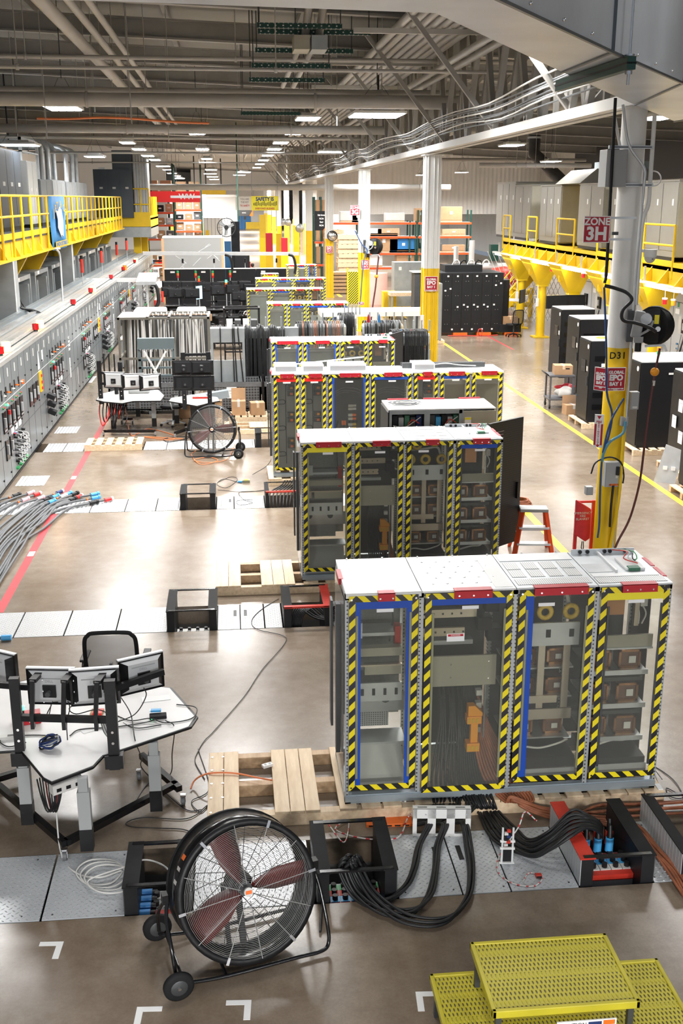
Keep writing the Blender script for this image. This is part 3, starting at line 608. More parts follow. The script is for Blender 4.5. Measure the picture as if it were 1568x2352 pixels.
    if side_door:
        ang,hh=side_door; d=thing_part(t,'side_door',(Wd+.01,D,0),ang)
        bpart(d,'door_leaf','dark_vented',(0,.78,-.02,.02,.06,Hh+.02)); bpart(d,'handle','black_gloss',(.66,.69,-.06,-.02,.75,1.0)); 
        text('~~~~~\n~~~~\n~~~~~',.05,'off_white',(.25,-.021,1.78),FR,d,'small_print')
    return t
def thing_part(par,name,loc,rz):
    o=bpy.data.objects.new(name,None); COL.objects.link(o); o.parent=par; o.location=loc; o.rotation_euler=(0,0,rz); return o
mat('slate_light',(.33,.38,.41),.35,.4,.06,3)
# nearest cabinet
c1=cabinet('nearest clear-fronted electrical cabinet on the pallet, with blue inner tape and black cables pouring out',(.86,8.27,.14),
  [(.635,'bus','blue_full',.07),(.795,'cables','blue_top',.16),(.70,'coil','blue_left',.23),(.65,'xfmr','yellow_top',.15)],topkinds=['plain','dimple','louvre','tray'],botoff=[0,.085,0,0])
ob=bpart(c1,'danger_label','paper',(.85,1.0,-.0285,-.0275,1.5,1.57)); bpart(ob,'warning_band','red',(.86,.99,-.0295,-.0285,1.545,1.565))
text('DANGER',.02,'white',(.925,-.0297,1.555),FR,ob,depth=.0003)
c2=cabinet('clear-fronted cabinet in the second row with black vented side door standing open',(.86,14.0,.14),
  [(.70,'bus','yellow_top',.17),(.70,'cables',None,.12),(.68,'coil',None,.09),(.66,'xfmr','blue_top',.12)],topkinds=['plain','plain','louvre','tray'],side_door=(R(38),1))
c3=cabinet('long clear-fronted cabinet of seven bays in the third row with boxes on its roof',(.70,19.8,.14),
  [(.52,'board','red_top',.13),(.50,'board','red_top',.12),(.80,'conn','blue_sides',.2),(.80,'conn','blue_top',.17),(.50,'board','red_top',.09),(.60,'plain','blue_top',.15),(.63,'plain','yellow_top',.15)],topkinds=['box','box','box','plain','box','plain','plain'])
b=MB(); b.bx(2.5,4.1,.5,.56,1.96,2.05); b.bx(2.5,4.1,.72,.76,1.96,2.03); b.build('roof_channel','dark_steel',c3); 
b=MB(); b.tube(spline([(2.7,.3,2.0),(3.0,.4,2.02),(3.3,.35,2.06),(3.6,.45,2.01),(3.9,.4,2.0)],6),.008,5); b.build('roof_wiring','off_white',c3)
MB().bar((.35,.25,2.09),(1.8,.8,2.14),.02).build('loose_rod','galv_light',c3)
c4=cabinet('clear-fronted cabinet of four bays in the fourth row with blue door tape',(.86,24.6,.14),
  [(.72,'bare','blue_sides',.24),(.85,'grey','blue_sides',.16),(.65,'coil',None,.1),(.62,'xfmr',None,.1)],topkinds=['plain','plain','plain','tray'],side_door=(R(60),1))
c5=cabinet('clear-fronted cabinet behind the cable reels, blue tape on its right bays',(1.1,34.2,.1),[(.62,'grey',None),(.6,'grey','blue_top'),(.75,'coil','blue_top'),(.6,'xfmr','blue_sides')],simple=True,group=None)
c6=cabinet('clear-fronted cabinet second behind the cable reels with a wide grey left bay',(.55,39.8,.1),[(.85,'bare',None),(.78,'bare','blue_top'),(.62,'coil',None),(.55,'xfmr',None)],simple=True)
c7=cabinet('clear-fronted cabinet third behind the cable reels with yellow and blue top tape',(1.0,45.2,.1),[(.75,'bare','yellow_top'),(.8,'bare','blue_top'),(.75,'coil','blue_top'),(.6,'xfmr',None)],simple=True)
c8=cabinet('farthest striped clear cabinet, beside the plastic-wrapped bundle',(2.75,54.6,.1),[(.5,'bare',None),(.5,'bare','blue_top'),(.5,'xfmr','blue_sides')],simple=True)
c9=cabinet('short striped cabinet at the end of the black partition',(1.35,49.6,.0),[(.8,'bare','yellow_top')],simple=True,Hh=1.95)
# inverter seen from behind, before cabinet three
t=thing('inverter_cabinet','low grey metal cabinet with two open electronics windows and beige right door','equipment cabinet',(2.42,16.65,0))
Wd,D_,Hh=1.72,.85,1.98
b=MB(); b.bx(0,.62,.0,.02,0,Hh-.32); b.bx(.6,1.18,0,.02,0,Hh-.32); b.bx(0,1.18,0,.02,Hh-.06,Hh); b.bx(0,.05,0,.02,Hh-.32,Hh-.06); b.bx(.57,.66,0,.02,Hh-.32,Hh-.06); b.bx(1.13,1.2,0,.02,0,Hh); b.bx(0,.01,.0,D_,0,Hh); b.bx(Wd-.02,Wd,0,D_,0,Hh); b.bx(0,Wd,D_-.02,D_,0,Hh); b.build('casing','frame_grey',t)
bpart(t,'side_panel','dark_steel',(-.012,-.001,.01,D_,0,Hh-.03)); bpart(t,'inner_back','dark_steel',(.02,1.18,.3,.32,1.2,Hh-.04))
bpart(t,'door','tan_panel',(1.2,Wd,-.02,0,.05,Hh-.02))
for i,x in enumerate((0,.6,1.2)):
    o=bpart(t,'roof_sheet','galv_light',(x,[.6,1.2,Wd][i],0,D_,Hh,Hh+.02)); 
    if i<2: bpart(o,'vent_screen','perf_top',(x+.12,x+.52,.12,.36,Hh+.021,Hh+.024)); bpart(o,'vent_screen','perf_top',(x+.12,x+.52,.5,.72,Hh+.021,Hh+.024))
    bpart(t,'red_bracket','red',(x+.1,x+.45,D_-.01,D_+.03,Hh-.03,Hh+.04))
for i in range(2):
    for j in range(5):
        x=.08+i*.6+j*.095; bpart(t,'electronic_module',['black_panel','dark_steel','grey_plastic','cyan_blue' if i else 'navy','pcb_green'][(j*2+i)%5],(x,x+.08,.1,.25,Hh-.27,Hh-.1-.03*(j%2)))
    b=MB(); b.tube(spline([(.08+i*.6,.06,Hh-.25),(.25+i*.6,.04,Hh-.28),(.4+i*.6,.05,Hh-.2),(.52+i*.6,.06,Hh-.12)],6),.008,5); b.build('wiring','off_white',t)
    b=MB(); b.tube(spline([(.3+i*.6,.06,Hh-.28),(.38+i*.6,.04,Hh-.16),(.5+i*.6,.05,Hh-.22)],6),.008,5); b.build('wiring','red_paint',t)
    o=bpart(t,'warning_label','paper',(.03+i*.64,.24+i*.64,-.004,0,Hh-.46,Hh-.35)); bpart(o,'label_band','orange',(.03+i*.64,.17+i*.64,-.006,-.004,Hh-.38,Hh-.352))
o=bpart(t,'warning_label','paper',(1.22,1.32,-.024,-.02,Hh-.55,Hh-.12)); bpart(o,'label_band','orange',(1.22,1.32,-.026,-.024,Hh-.26,Hh-.22)); bpart(o,'label_band','yellow_tape',(1.22,1.32,-.026,-.024,Hh-.16,Hh-.125))
o=thing('wire_coil','loose coil of pale wiring lying on the low grey cabinet roof','wire coil',(2.75,17.1,2.004))
for k in range(7):
    b=MB(); rr=.10+.02*k; b.tube([(rr*1.3*math.cos(t_)+random.uniform(-.02,.02),rr*.8*math.sin(t_)+random.uniform(-.02,.02),.012+.008*(k%3)) for t_ in [i*math.pi/10 for i in range(20)]],.006,5,closed=True); b.build('wire_loop',['grey_plastic','off_white','rubber_grey'][k%3],o)

# ================= PALLETS =================
def plank(par,x0,x1,y0,y1,z0,z1,name='board',m='pine'):
    cx,cy=(x0+x1)/2,(y0+y1)/2; b=MB(); b.bx(x0-cx,x1-cx,y0-cy,y1-cy,0,z1-z0); o=b.build(name,m,par,bevel=.004); o.location=(cx,cy,z0); return o
def pallet(label,loc,boards,L,D,h=.14,group=None,rz=0,runners=(0,.5,1)):
    t=thing('pallet',label,'pallet',loc,rz,group)
    for f in runners:
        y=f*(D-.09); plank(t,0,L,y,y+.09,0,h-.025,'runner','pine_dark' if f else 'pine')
    for (a,c) in boards: plank(t,a,c,0,D,h-.025,h)
    return t
def seq(*a): return [(x,x+w) for x,w in a]
p=pallet('long pale timber pallet carrying the nearest clear-fronted cabinet',(-.33,8.2,0),[(0,.135),(.14,.275),(.58,.71),(.715,.84),(.845,.97),(1.14,1.29),(1.33,1.5),(1.52,1.68),(1.8,1.97),(1.98,2.15),(2.2,2.35),(2.4,2.55),(2.56,2.72),(2.75,2.9),(2.95,3.1),(3.15,3.3),(3.36,3.5),(3.55,3.7),(3.71,3.85),(3.86,4.04)],4.04,1.1)
for i in range(10):
    MB().cyl((.03+.1*(i%2),.04+.24*(i//2),.14),(.03+.1*(i%2),.04+.24*(i//2),.146),.01,n=8).build('bolt','chrome',p)
o=bpart(p,'corner_plate','white',(3.99,4.035,.02,.12,.14,.146))
p=pallet('pale timber pallet under the second-row cabinet, left end sticking out',(-.32,13.9,0),[(0,.17),(.175,.34),(.62,.78),(.785,.94),(.945,1.08),(1.2,1.4),(1.5,1.7),(1.9,2.1),(2.3,2.5),(2.7,2.9),(3.1,3.3),(3.6,3.8)],4.0,1.05)
pallet('timber pallet under the third-row cabinet',(.6,19.7,0),[(i*.42,i*.42+.25) for i in range(10)],4.2,1.05)
pallet('small slatted pallet lying alone on the red floor stripe',(-3.22,23.0,0),[(i*.215,i*.215+.14) for i in range(6)],1.215,.72)
p=pallet('pale pallet behind the far drum fan, left of the fourth-row cabinet',(-.25,24.4,0),[(0,.12),(.2,.3),(1.0,1.2)],1.2,.9)
t=thing('plywood_stack','three pale boards laid side by side on the pallet behind the far fan','boards',(.33,24.45,.14)); 
for i in range(3): plank(t,i*.17,i*.17+.165,0,.6,0,.02)
o=thing('plug_strip','white extension socket block lying on the near pallet','socket block',(.21,8.98,.14),R(25)); MB().bx(-.05,.05,-.025,.025,0,.03).build('socket_body','white',o,bevel=.006); MB().cyl((-.02,0,.03),(-.02,0,.032),.012,n=10).build('socket','grey_plastic',o); MB().cyl((.025,0,.03),(.025,0,.032),.012,n=10).build('socket','grey_plastic',o)
cable('extension_cord',[F(*q) for q in ((438,1812,.02),(445,1795,.05),(462,1782,.12),(490,1775,.155),(540,1776,.155),(590,1786,.155),(625,1792,.16))],.008,'orange_cord','bright orange extension cord crossing the left end of the near pallet','cord')

# ================= FLOOR PITS =================
def pit_guard(label,x0,x1,ya,yc,h,redl=False,redf=False,tl=None,thk=.09,back=True,right=True,left=True,group=None,redr=False):
    cx,cy=(x0+x1)/2,(ya+yc)/2
    t=thing('pit_guard',label,'pit guard',(cx,cy,0)); a,c=ya-cy,yc-cy; L,Q=x0-cx,x1-cx
    for s,on,red in ((0,left,redl),(1,right,redr)):
        if not on: continue
        u0,u1=(L,L+thk) if s==0 else (Q-thk,Q)
        o=bpart(t,'guard_panel','black_panel',(u0,u1,a,c,-.3,h-.01))
        bpart(o,'cap_strip','red_paint' if red else 'black_matte',(u0-.012,u1+.012,a-.01,c,h-.01,h),label='red cap strip' if red else None)
        sx=u0-.006 if s==0 else u1; bpart(o,'cladding','tread_plate' if (tl and s==0) else 'dark_steel',(sx,sx+.006,a,c,0.005,h-.012))
        bpart(o,'edge_trim','galv',(sx-.004,sx+.008,a,c,h-.014,h-.004))
    if redf: bpart(t,'cross_bar','red_paint',(L,Q,a-.01,a+.05,h-.02,h+.004),label='red cross bar')
    else: bpart(t,'cross_bar','black_gloss',(L+.02,Q-.02,a+.0,a+.035,h-.012,h+.004))
    if back: bpart(t,'cross_bar','black_gloss',(L+.02,Q-.02,c-.05,c-.01,h-.012,h+.002))
    return t
pit_guard('black guard around the open floor pit left of the near drum fan',-.93,-.44,7.12,7.72,.24,thk=.1)
pit_guard('black guard around the open floor pit between drum fan and white slotted bracket',.53,1.14,7.12,7.85,.26)
pit_guard('guard with red cap around the pit full of red and blue sockets at right',2.6,3.19,7.12,7.95,.25,redl=True,tl=True,back=False,thk=.1)
pit_guard('tread-plate guard at the far right end of the near trench',3.42,3.88,7.12,8.0,.25,tl=True,thk=.07)
pit_guard('black guard around the second-trench pit left of the pallet, control panel inside',-.91,-.30,12.7,13.5,.27)
pit_guard('black guard with red bars around the second-trench pit full of black cables',.55,1.15,12.7,13.5,.27,redf=True,redr=True)
pit_guard('black guard around the third-trench pit with nothing on top',-.98,-.38,18.25,18.95,.28,redf=False)
pit_guard('black guard with red bar around the third-trench pit beside the second cabinet',.5,1.06,18.25,18.95,.28,redf=True,thk=.05)
pit_guard('black guard with board on top at the fourth trench behind the far fan',.44,.9,23.1,23.7,.3,thk=.12)
# socket blocks in the pits
def socket_block(label,x,y,z,w,rows,cols,colors,base='grey_plastic',d=.3,rot=0):
    t=thing('socket_block',label,'socket block',(x,y,z)); o=bpart(t,'casing',base,(-w/2,w/2,-d/2,d/2,-.25,0)); bpart(t,'top_stripe','red_paint',(-w/2,w/2,-d/2-.002,-d/2+.06,-.05,.001))
    for r in range(rows):
        for c in range(cols):
            px=-w/2+w*(c+.5)/cols; py=-d/2+.06+(d-.08)*(r+.5)/rows
            q=bpart(t,'socket_plate',colors[r%len(colors)],(px-w/cols*.45,px+w/cols*.45,py-.035,py+.035,0,.008)); MB().cyl((px,py,.008),(px,py,.045),.022,n=10).build('socket','black',q)
    return t
socket_block('socket block with white and blue plates in the right pit',2.93,7.42,-.02,.37,3,4,['off_white','cyan_blue','red_paint'])
socket_block('socket block with blue and red plates under the looped cables',.84,7.33,-.1,.40,3,5,['cyan_blue','red_paint','green'])
socket_block('grey panel with knobs inside the second-trench pit',-.60,12.92,-.12,.42,2,4,['off_white','off_white'],base='off_white')
socket_block('socket block deep in the pit behind the drum fan',-.66,7.35,-.08,.2,2,2,['grey_plastic','off_white'])
for k in range(4):
    o=thing('power_plug','blue round plug lying in the pit behind the drum fan','plug',(-.84,7.2+.085*k,-.06),0,'blue plugs in the left pit')
    MB().cyl((0,0,0),(.09,0,0),.032,n=12).build('plug_body','blue',o); MB().cyl((.09,0,0),(.13,0,0),.024,n=10).build('cable_gland','black',o)
for k in range(3):
    for q,(m_,dy) in enumerate((('cyan_blue',0),('red_paint',.1))):
        o=thing('power_plug','%s plug standing in the right floor pit, %s'%(['blue','red'][q],['leftmost','middle','rightmost'][k]),'plug',(2.78+.1*k+.03*q,7.55+dy,.01)); MB().cyl((0,0,0),(.01,.02,.11),.034,n=12).build('plug_body',m_,o); MB().cyl((.01,.02,.11),(.02,.06,.2),.026,.018,n=10).build('cable_boot','black',o)
# white slotted bracket standing on the plates
t=thing('slotted_bracket','white metal bracket with three square windows that cables run through','bracket',(1.40,7.93,0),R(-6))
b=MB(); w,h=.49,.265
for x0,x1 in ((0,.035),(.125,.195),(.285,.355),(.445,w)): b.bx(x0,x1,0,.006,.0,h)
b.bx(0,w,0,.006,h-.09,h); b.bx(0,w,0,.006,0,.03); b.bx(0,w,0,.06,h-.004,h); b.build('face_plate','white_paint',t)
for x in (.04,.2,.36): bpart(t,'slot','black',(x,x+.08,.025,.035,h,h+.001))
for i,x in enumerate((.06,.14,.3,.4)): MB().cyl((x+.05,-.004,h-.05),(x+.05,0,h-.05),.008,n=8).build('rivet','galv',t)
# narrow standing frame with circuit parts
t=thing('circuit_frame','narrow upright metal frame with small circuit parts standing amid the black cables','frame',(2.10,7.47,0),R(-6))
bpart(t,'upright','galv_light',(-.05,-.035,0,.012,0,.33)); bpart(t,'upright','galv_light',(.035,.05,0,.012,0,.33)); bpart(t,'lower_plate','black',(-.035,.035,0,.01,.02,.13))
for z in (.0,.135,.2): bpart(t,'cross_piece','white',(-.06,.06,-.005,.015,z,z+.012))
for i in range(6): bpart(t,'component',['off_white','red_paint','black','navy'][i%4],(-.03+.02*(i%2),.0+.02*(i%2),-.012,.01,.17+.025*i,.19+.025*i))
b=MB(); pts=spline([F(1232,1885,.31),F(1205,1865,.32),F(1190,1900,.2),F(1150,1960,.02),F(1142,2000,.012),F(1175,2028,.012),F(1225,2035,.012),F(1245,2015,.012),F(1215,2005,.012),F(1200,2025,.012)],8)
o=b.tube(pts,.006,5).build('twisted_lead','off_white'); tag(o,'thin red and white twisted lead curling over the tread plates','wire'); b=MB(); 
for i in range(0,len(pts)-1,3): b.cyl(pts[i],pts[i]+(pts[i+1]-pts[i])*.9,.0066,n=5,cap=False)
b.build('red_strand','red',o)
o=thing('wire_connector','small dark red connector at the end of the twisted lead','connector',F(1236,2013,.012)); MB().bx(-.025,.025,-.02,.02,0,.02).build('connector_body','red_paint',o,bevel=.003); MB().bx(-.02,.02,-.024,-.02,.004,.016).build('pin_face','black',o)
# orange board behind pit
t=thing('orange_board','scuffed orange plastic board lying behind the pit next to the pallet','board',F(892,1885,0),R(-3)); bpart(t,'board_body','orange',(-.2,.2,-.1,.1,.0,.03),bevel=.003)
for i in range(5): bpart(t,'hollow','black',(-.18+i*.075,-.13+i*.075,-.101,-.1,.006,.02))
pts=spline([F(755,1895,.05),F(790,1935,.03),F(800,1885,.03),F(770,1905,.03),F(830,1925,.02),F(910,1925,.02),F(935,1880,.05),F(945,1868,.1)],8)
o=MB().tube(pts,.006,5).build('twisted_lead','off_white'); tag(o,'red and white twisted lead on the floor in front of the orange board','wire'); b=MB()
for i in range(0,len(pts)-1,3): b.cyl(pts[i],pts[i]+(pts[i+1]-pts[i])*.9,.0066,n=5,cap=False)
b.build('red_strand','red',o)
# ================= CABLES =================
def J(v,s): return Vector((v[0]+random.uniform(-s,s),v[1]+random.uniform(-s,s),v[2]+random.uniform(-s*.3,s*.4)))
def bundle(n,way,r,m,label,group,spread,seg=7,kn=6):
    """way: list of (point, half-width vector, zspread)"""
    for i in range(n):
        f=(i+.5)/n*2-1; pts=[]
        for k,(p,wv,zs) in enumerate(way):
            p=Vector(p); q=p+Vector(wv)*f*(1 if k%2==0 else .92); q.x+=random.uniform(-spread,spread)*.5; q.y+=random.uniform(-spread,spread)*.5; q.z+=random.random()*zs
            pts.append(q)
        cable('power_cable',pts,r,m,label,'cable',group,n=kn,seg=seg)
cab=lambda x,y,z:(.86+x,8.27+y,.14+z)
W3=[(1.435+.09/2,1),(1.60,2),(1.76,3)]
lab=['first','middle','third']
loops=[[(985,1890,.12),(962,1945,.03),(950,2000,.03),(925,2045,.03),(870,2078,.03),(815,2055,.06),(782,1995,.22),(800,1975,.28),(812,2020,.0)],
[(1022,1893,.12),(1005,1945,.03),(1000,2000,.03),(985,2060,.03),(945,2098,.03),(880,2092,.04),(825,2050,.08),(798,1992,.24),(822,1978,.28),(826,2018,.0)],
[(1065,1890,.12),(1075,1945,.03),(1082,2010,.03),(1070,2070,.03),(1020,2118,.03),(930,2112,.04),(860,2062,.08),(825,2005,.2),(812,1975,.3),(840,2015,.0)]]
for k in range(3):
    for i in range(4):
        f=(i-1.5)*.014; p0=cab(.90+.08*k+f*1.5,.42+.05*(i%2),1.0)
        q=[p0,cab(.92+.09*k+f,.38,.6),cab(.86+.12*k+f*3,.2,.1),cab(.80+.15*k+f*2,-.09,-.02),(1.45+.165*k+f*1.2,8.03,.05)]
        for j,(px,py,z) in enumerate(loops[k]):
            P=F(px,py,z); P.x+=f*1.1+random.uniform(-.006,.006); P.y+=(i-1.5)*(.02 if j>3 else .004); P.z+= .02*(i%2) if j>0 else 0; q.append(P)
        q.append(Vector((P.x,P.y-.02,-.25)))
        cable('power_cable',q,.0125,'rubber','black cable through the %s window of the white bracket, looping to the pit'%lab[k],'cable','black cables through the %s window of the white bracket'%lab[k],n=7,seg=7)
for i in range(12):
    f=(i-5.5); p=[cab(1.12+f*.012,.45,1.0),cab(1.14+f*.014,.36,.5),cab(1.15+f*.022,.15,.12),cab(1.19+f*.022,-.09,-.02),F(1120+f*4,1862,.03),F(1160+f*5,1915-f*2,.04),F(1215,1950-f*3.5,.05+.012*(i%3)),F(1265,1928-f*4,.18+.01*(i%3)),F(1310,1893-f*5,.30)+Vector((0,0,.015*(i%2))),F(1350,1888-f*3,.30),F(1380,1905-f*2,.16),F(1378,1935,-.02)]
    cable('power_cable',[J(v,.012) if 2<j<10 else Vector(v) for j,v in enumerate(p)],.0125,'rubber','black cable fanning from the nearest cabinet over the red cap into the right pit','cable','black cables into the right floor pit',n=7,seg=7)
for i in range(12):
    f=(i-5.5); s=i%2
    p=[cab(1.25,.45,.75),cab(1.27+f*.014,.35,.5),cab(1.40+f*.028,.15,.13),cab(1.52+f*.024,-.09,-.0),PY(1185+f*2,1840+f*1.5,8.13),PY(1240,1862+f*1.2,8.1)+Vector((0,-.006*f,0)),PY(1300,1874+f*1.2,8.08)+Vector((0,-.006*f,0))]
    if s==0: p+=[Vector((PY(px,1880,8.09).x,8.09+f*.014,.03+.02*(i%3))) for px in (1370,1430,1510,1620)]
    else: p+=[F(1370,1882+f*2,.04),F(1420,1890+f*2,.04),F(1465-f,1905+f,.04),F(1510-f*2,1955,.04),F(1550-f*3,2000,.04),F(1590-f*4,2060,.04)]
    cable('power_cable',[J(v,.012) if j>3 else Vector(v) for j,v in enumerate(p)],.012,'brown_cable','brown cable running from the nearest cabinet %s'%('along the pallet to the right edge' if s==0 else 'past the right pit towards the lower right'),'cable','brown cables %s'%('along the pallet' if s==0 else 'past the right pit'),n=6,seg=7)
# same inside cabinet two
for i in range(10):
    f=i-4.5; cable('power_cable',[(1.9+f*.01,14.5,1.15),(1.9+f*.018,14.4,.8),(1.95+f*.03,14.2,.3),(1.97+f*.035,14.15,.16)],.012,'rubber','black cable hanging inside the second-row cabinet','cable','black cables inside the second-row cabinet',n=5,seg=5)
for i in range(5):
    f=i-2; cable('power_cable',[(2.08,14.45,.8),(2.12+f*.01,14.35,.5),(2.2+f*.02,14.2,.16)],.011,'brown_cable','brown cable hanging inside the second-row cabinet','cable','brown cables inside the second-row cabinet',n=5,seg=5)
# cables in second/third pits
for k in range(8):
    cable('power_cable',[(.62+.02*k,12.85,-.3),(.66+.02*k,12.95,.05),(.75+.04*k,13.05,.12),(.95+.03*k,12.85+.03*(k%3),.05),(1.2,12.72+.04*k,.06+.01*k),(1.5,12.9+.05*k,.05)],.013,'rubber','black cable coiling out of the second-trench pit','cable','black cables in the second-trench pit',n=6,seg=5)
    cable('power_cable',[(.57+.06*k,18.35,-.3),(.57+.06*k,18.42,.0),(.6+.065*k,18.7,.15),(.8+.05*k,18.95,.2),(.9+.05*k,19.6,.12)],.014,'rubber','black cable rising from the third-trench pit to the third cabinet','cable','black cables in the third-trench pit',n=6,seg=5)
    if k<5: cable('power_cable',[(.86+.02*k,23.3,-.2),(.84+.01*k,23.2,.1),(.95+.03*k,23.0,.1+.02*k),(1.1,23.05,.02)],.014,'rubber','black cable curling at the fourth trench by the third cabinet','cable','black cables at the fourth trench',n=5,seg=5)
# thin cords on the floor
THIN=[([(640,1375,.01),(600,1400,.01),(578,1425,.01),(590,1445,.01),(650,1460,.01),(652,1480,.01),(600,1540,.01),(560,1600,.01),(490,1680,.01),(470,1700,.01),(455,1725,.01),(448,1750,.01),(470,1790,.01)],'thin dark cord wandering over the open floor from the second trench'),
([(580,1090,.01),(620,1060,.01),(635,1000,.02),(640,960,.05)],'thin dark cord on the floor beside the third-row cabinet'),
([(500,1108,.008),(530,1095,.008),(545,1102,.008),(520,1120,.008),(498,1112,.008),(515,1100,.008),(555,1110,.008)],'loose pale wire coil on the floor left of the small green box'),
([(500,1125,.008),(560,1130,.008),(610,1125,.008),(600,1128,.008),(550,1130,.008),(560,1148,.008),(580,1155,.008),(550,1160,.008),(545,1150,.008),(580,1148,.008)],'thin wire trailing over the grooved plates near the third trench'),
([(455,1720,.01),(480,1810,.01),(440,1840,.01),(460,1865,.01),(475,1850,.01),(430,1880,.01),(330,1878,.01),(290,1890,.01),(310,1900,.01),(420,1905,.01),(450,1925,.01)],'thin dark cord on the floor between desk and pallet'),
([(1520,1790,.06),(1500,1760,.01),(1545,1790,.01),(1568,1830,.01),(1540,1830,.01),(1530,1810,.01),(1560,1825,.01)],'tangle of thin dark wire at the right end of the near pallet')]
for pts,lb in THIN: cable('thin_cord',[F(*q) for q in pts],.0045,'rubber',lb,'cord',n=5,seg=7)
o=thing('small_device','small green and beige box on the floor with wires attached','small box',F(565,1108,0)); bpart(o,'device_body','olive',(-.07,.07,-.05,.05,0,.05)); bpart(o,'device_top','yellow_tape',(-.05,.05,-.04,.04,.05,.056)); bpart(o,'cable_plug','cyan_blue',(-.16,-.07,-.02,.02,0,.03))
# grey multi-core cables at left with coloured plugs
ends=[(30,1140,'rubber'),(62,1135,'pink'),(78,1138,'red_bright'),(50,1150,'pink'),(85,1147,'pink'),(100,1150,'black'),(130,1133,'navy'),(120,1143,'cyan_blue'),(112,1155,'cyan_blue'),(138,1142,'white'),(150,1137,'cyan_blue'),(165,1137,'black'),(175,1143,'red_bright'),(160,1150,'black'),(208,1137,'cyan_blue'),(210,1145,'cyan_blue'),(240,1149,'red_bright'),(206,1156,'black')]
nm={'rubber':'black','pink':'pink','red_bright':'red','navy':'dark blue','cyan_blue':'light blue','white':'white','black':'black'}
for i,(px,py,mm) in enumerate(ends):
    f=i/(len(ends)-1); E_=F(px,py,.05); 
    M1=F(px-40-(40 if i>13 else 0),py+14+4*f,.035); M2=F(max(px-95-60*(i>13),-40)+20*f,py+45+18*f,.04); M3=F(-60+110*f,1240+15*f,.03+.015*(i%3)); M4=F(-110+115*f,1330,.03); M5=F(-160+110*f,1420,.03)
    o=cable('connector_cable',[J(v,.02) for v in (M5,M4,M3,M2,M1)]+[E_],.021,'grey_cable','thick grey cable with %s plug, %s of the cable fan at left'%(nm[mm],'left part' if f<.3 else 'middle part' if f<.7 else 'right part'),'cable','grey cables with %s plugs'%nm[mm],n=7,seg=7)
    d=(E_-M1).normalized(); 
    MB().cyl(E_,E_+d*.13,.036,.032,n=12).build('plug_body',mm,o); MB().cyl(E_+d*.13,E_+d*.17,.04,n=12).build('plug_collar','off_white' if mm in('red_bright','navy') else mm,o)
    if i%3==0: MB().cyl(E_-d*.1,E_-d*.07,.023,n=8).build('marker_ring','orange',o)
o=cable('connector_cable',[F(-40,1470,.04),F(-10,1467,.04),F(3,1465,.04)],.02,'grey_cable','blue plug on a grey cable at the left edge of the second trench','cable'); MB().cyl(F(3,1465,.04),F(26,1464,.04),.036,n=12).build('plug_body','cyan_blue',o)
# pale coil on the tread plates
o=cable('network_cord',[F(120,1795,.7),F(128,1850,.4),F(140,1960,.02),F(175,2005,.02),F(230,2015,.02)]+[F(225+55*math.cos(a)+a*1.5,2000+32*math.sin(a)+a,.015+.002*k) for k,a in enumerate([i*math.pi/3 for i in range(22)])]+[F(290,1990,.1),F(330,1975,.2),F(370,1985,.1),F(400,2010,.02)],.007,'off_white','beige cord dropping from the desk and coiled on the tread plates','cord',n=5,seg=6)
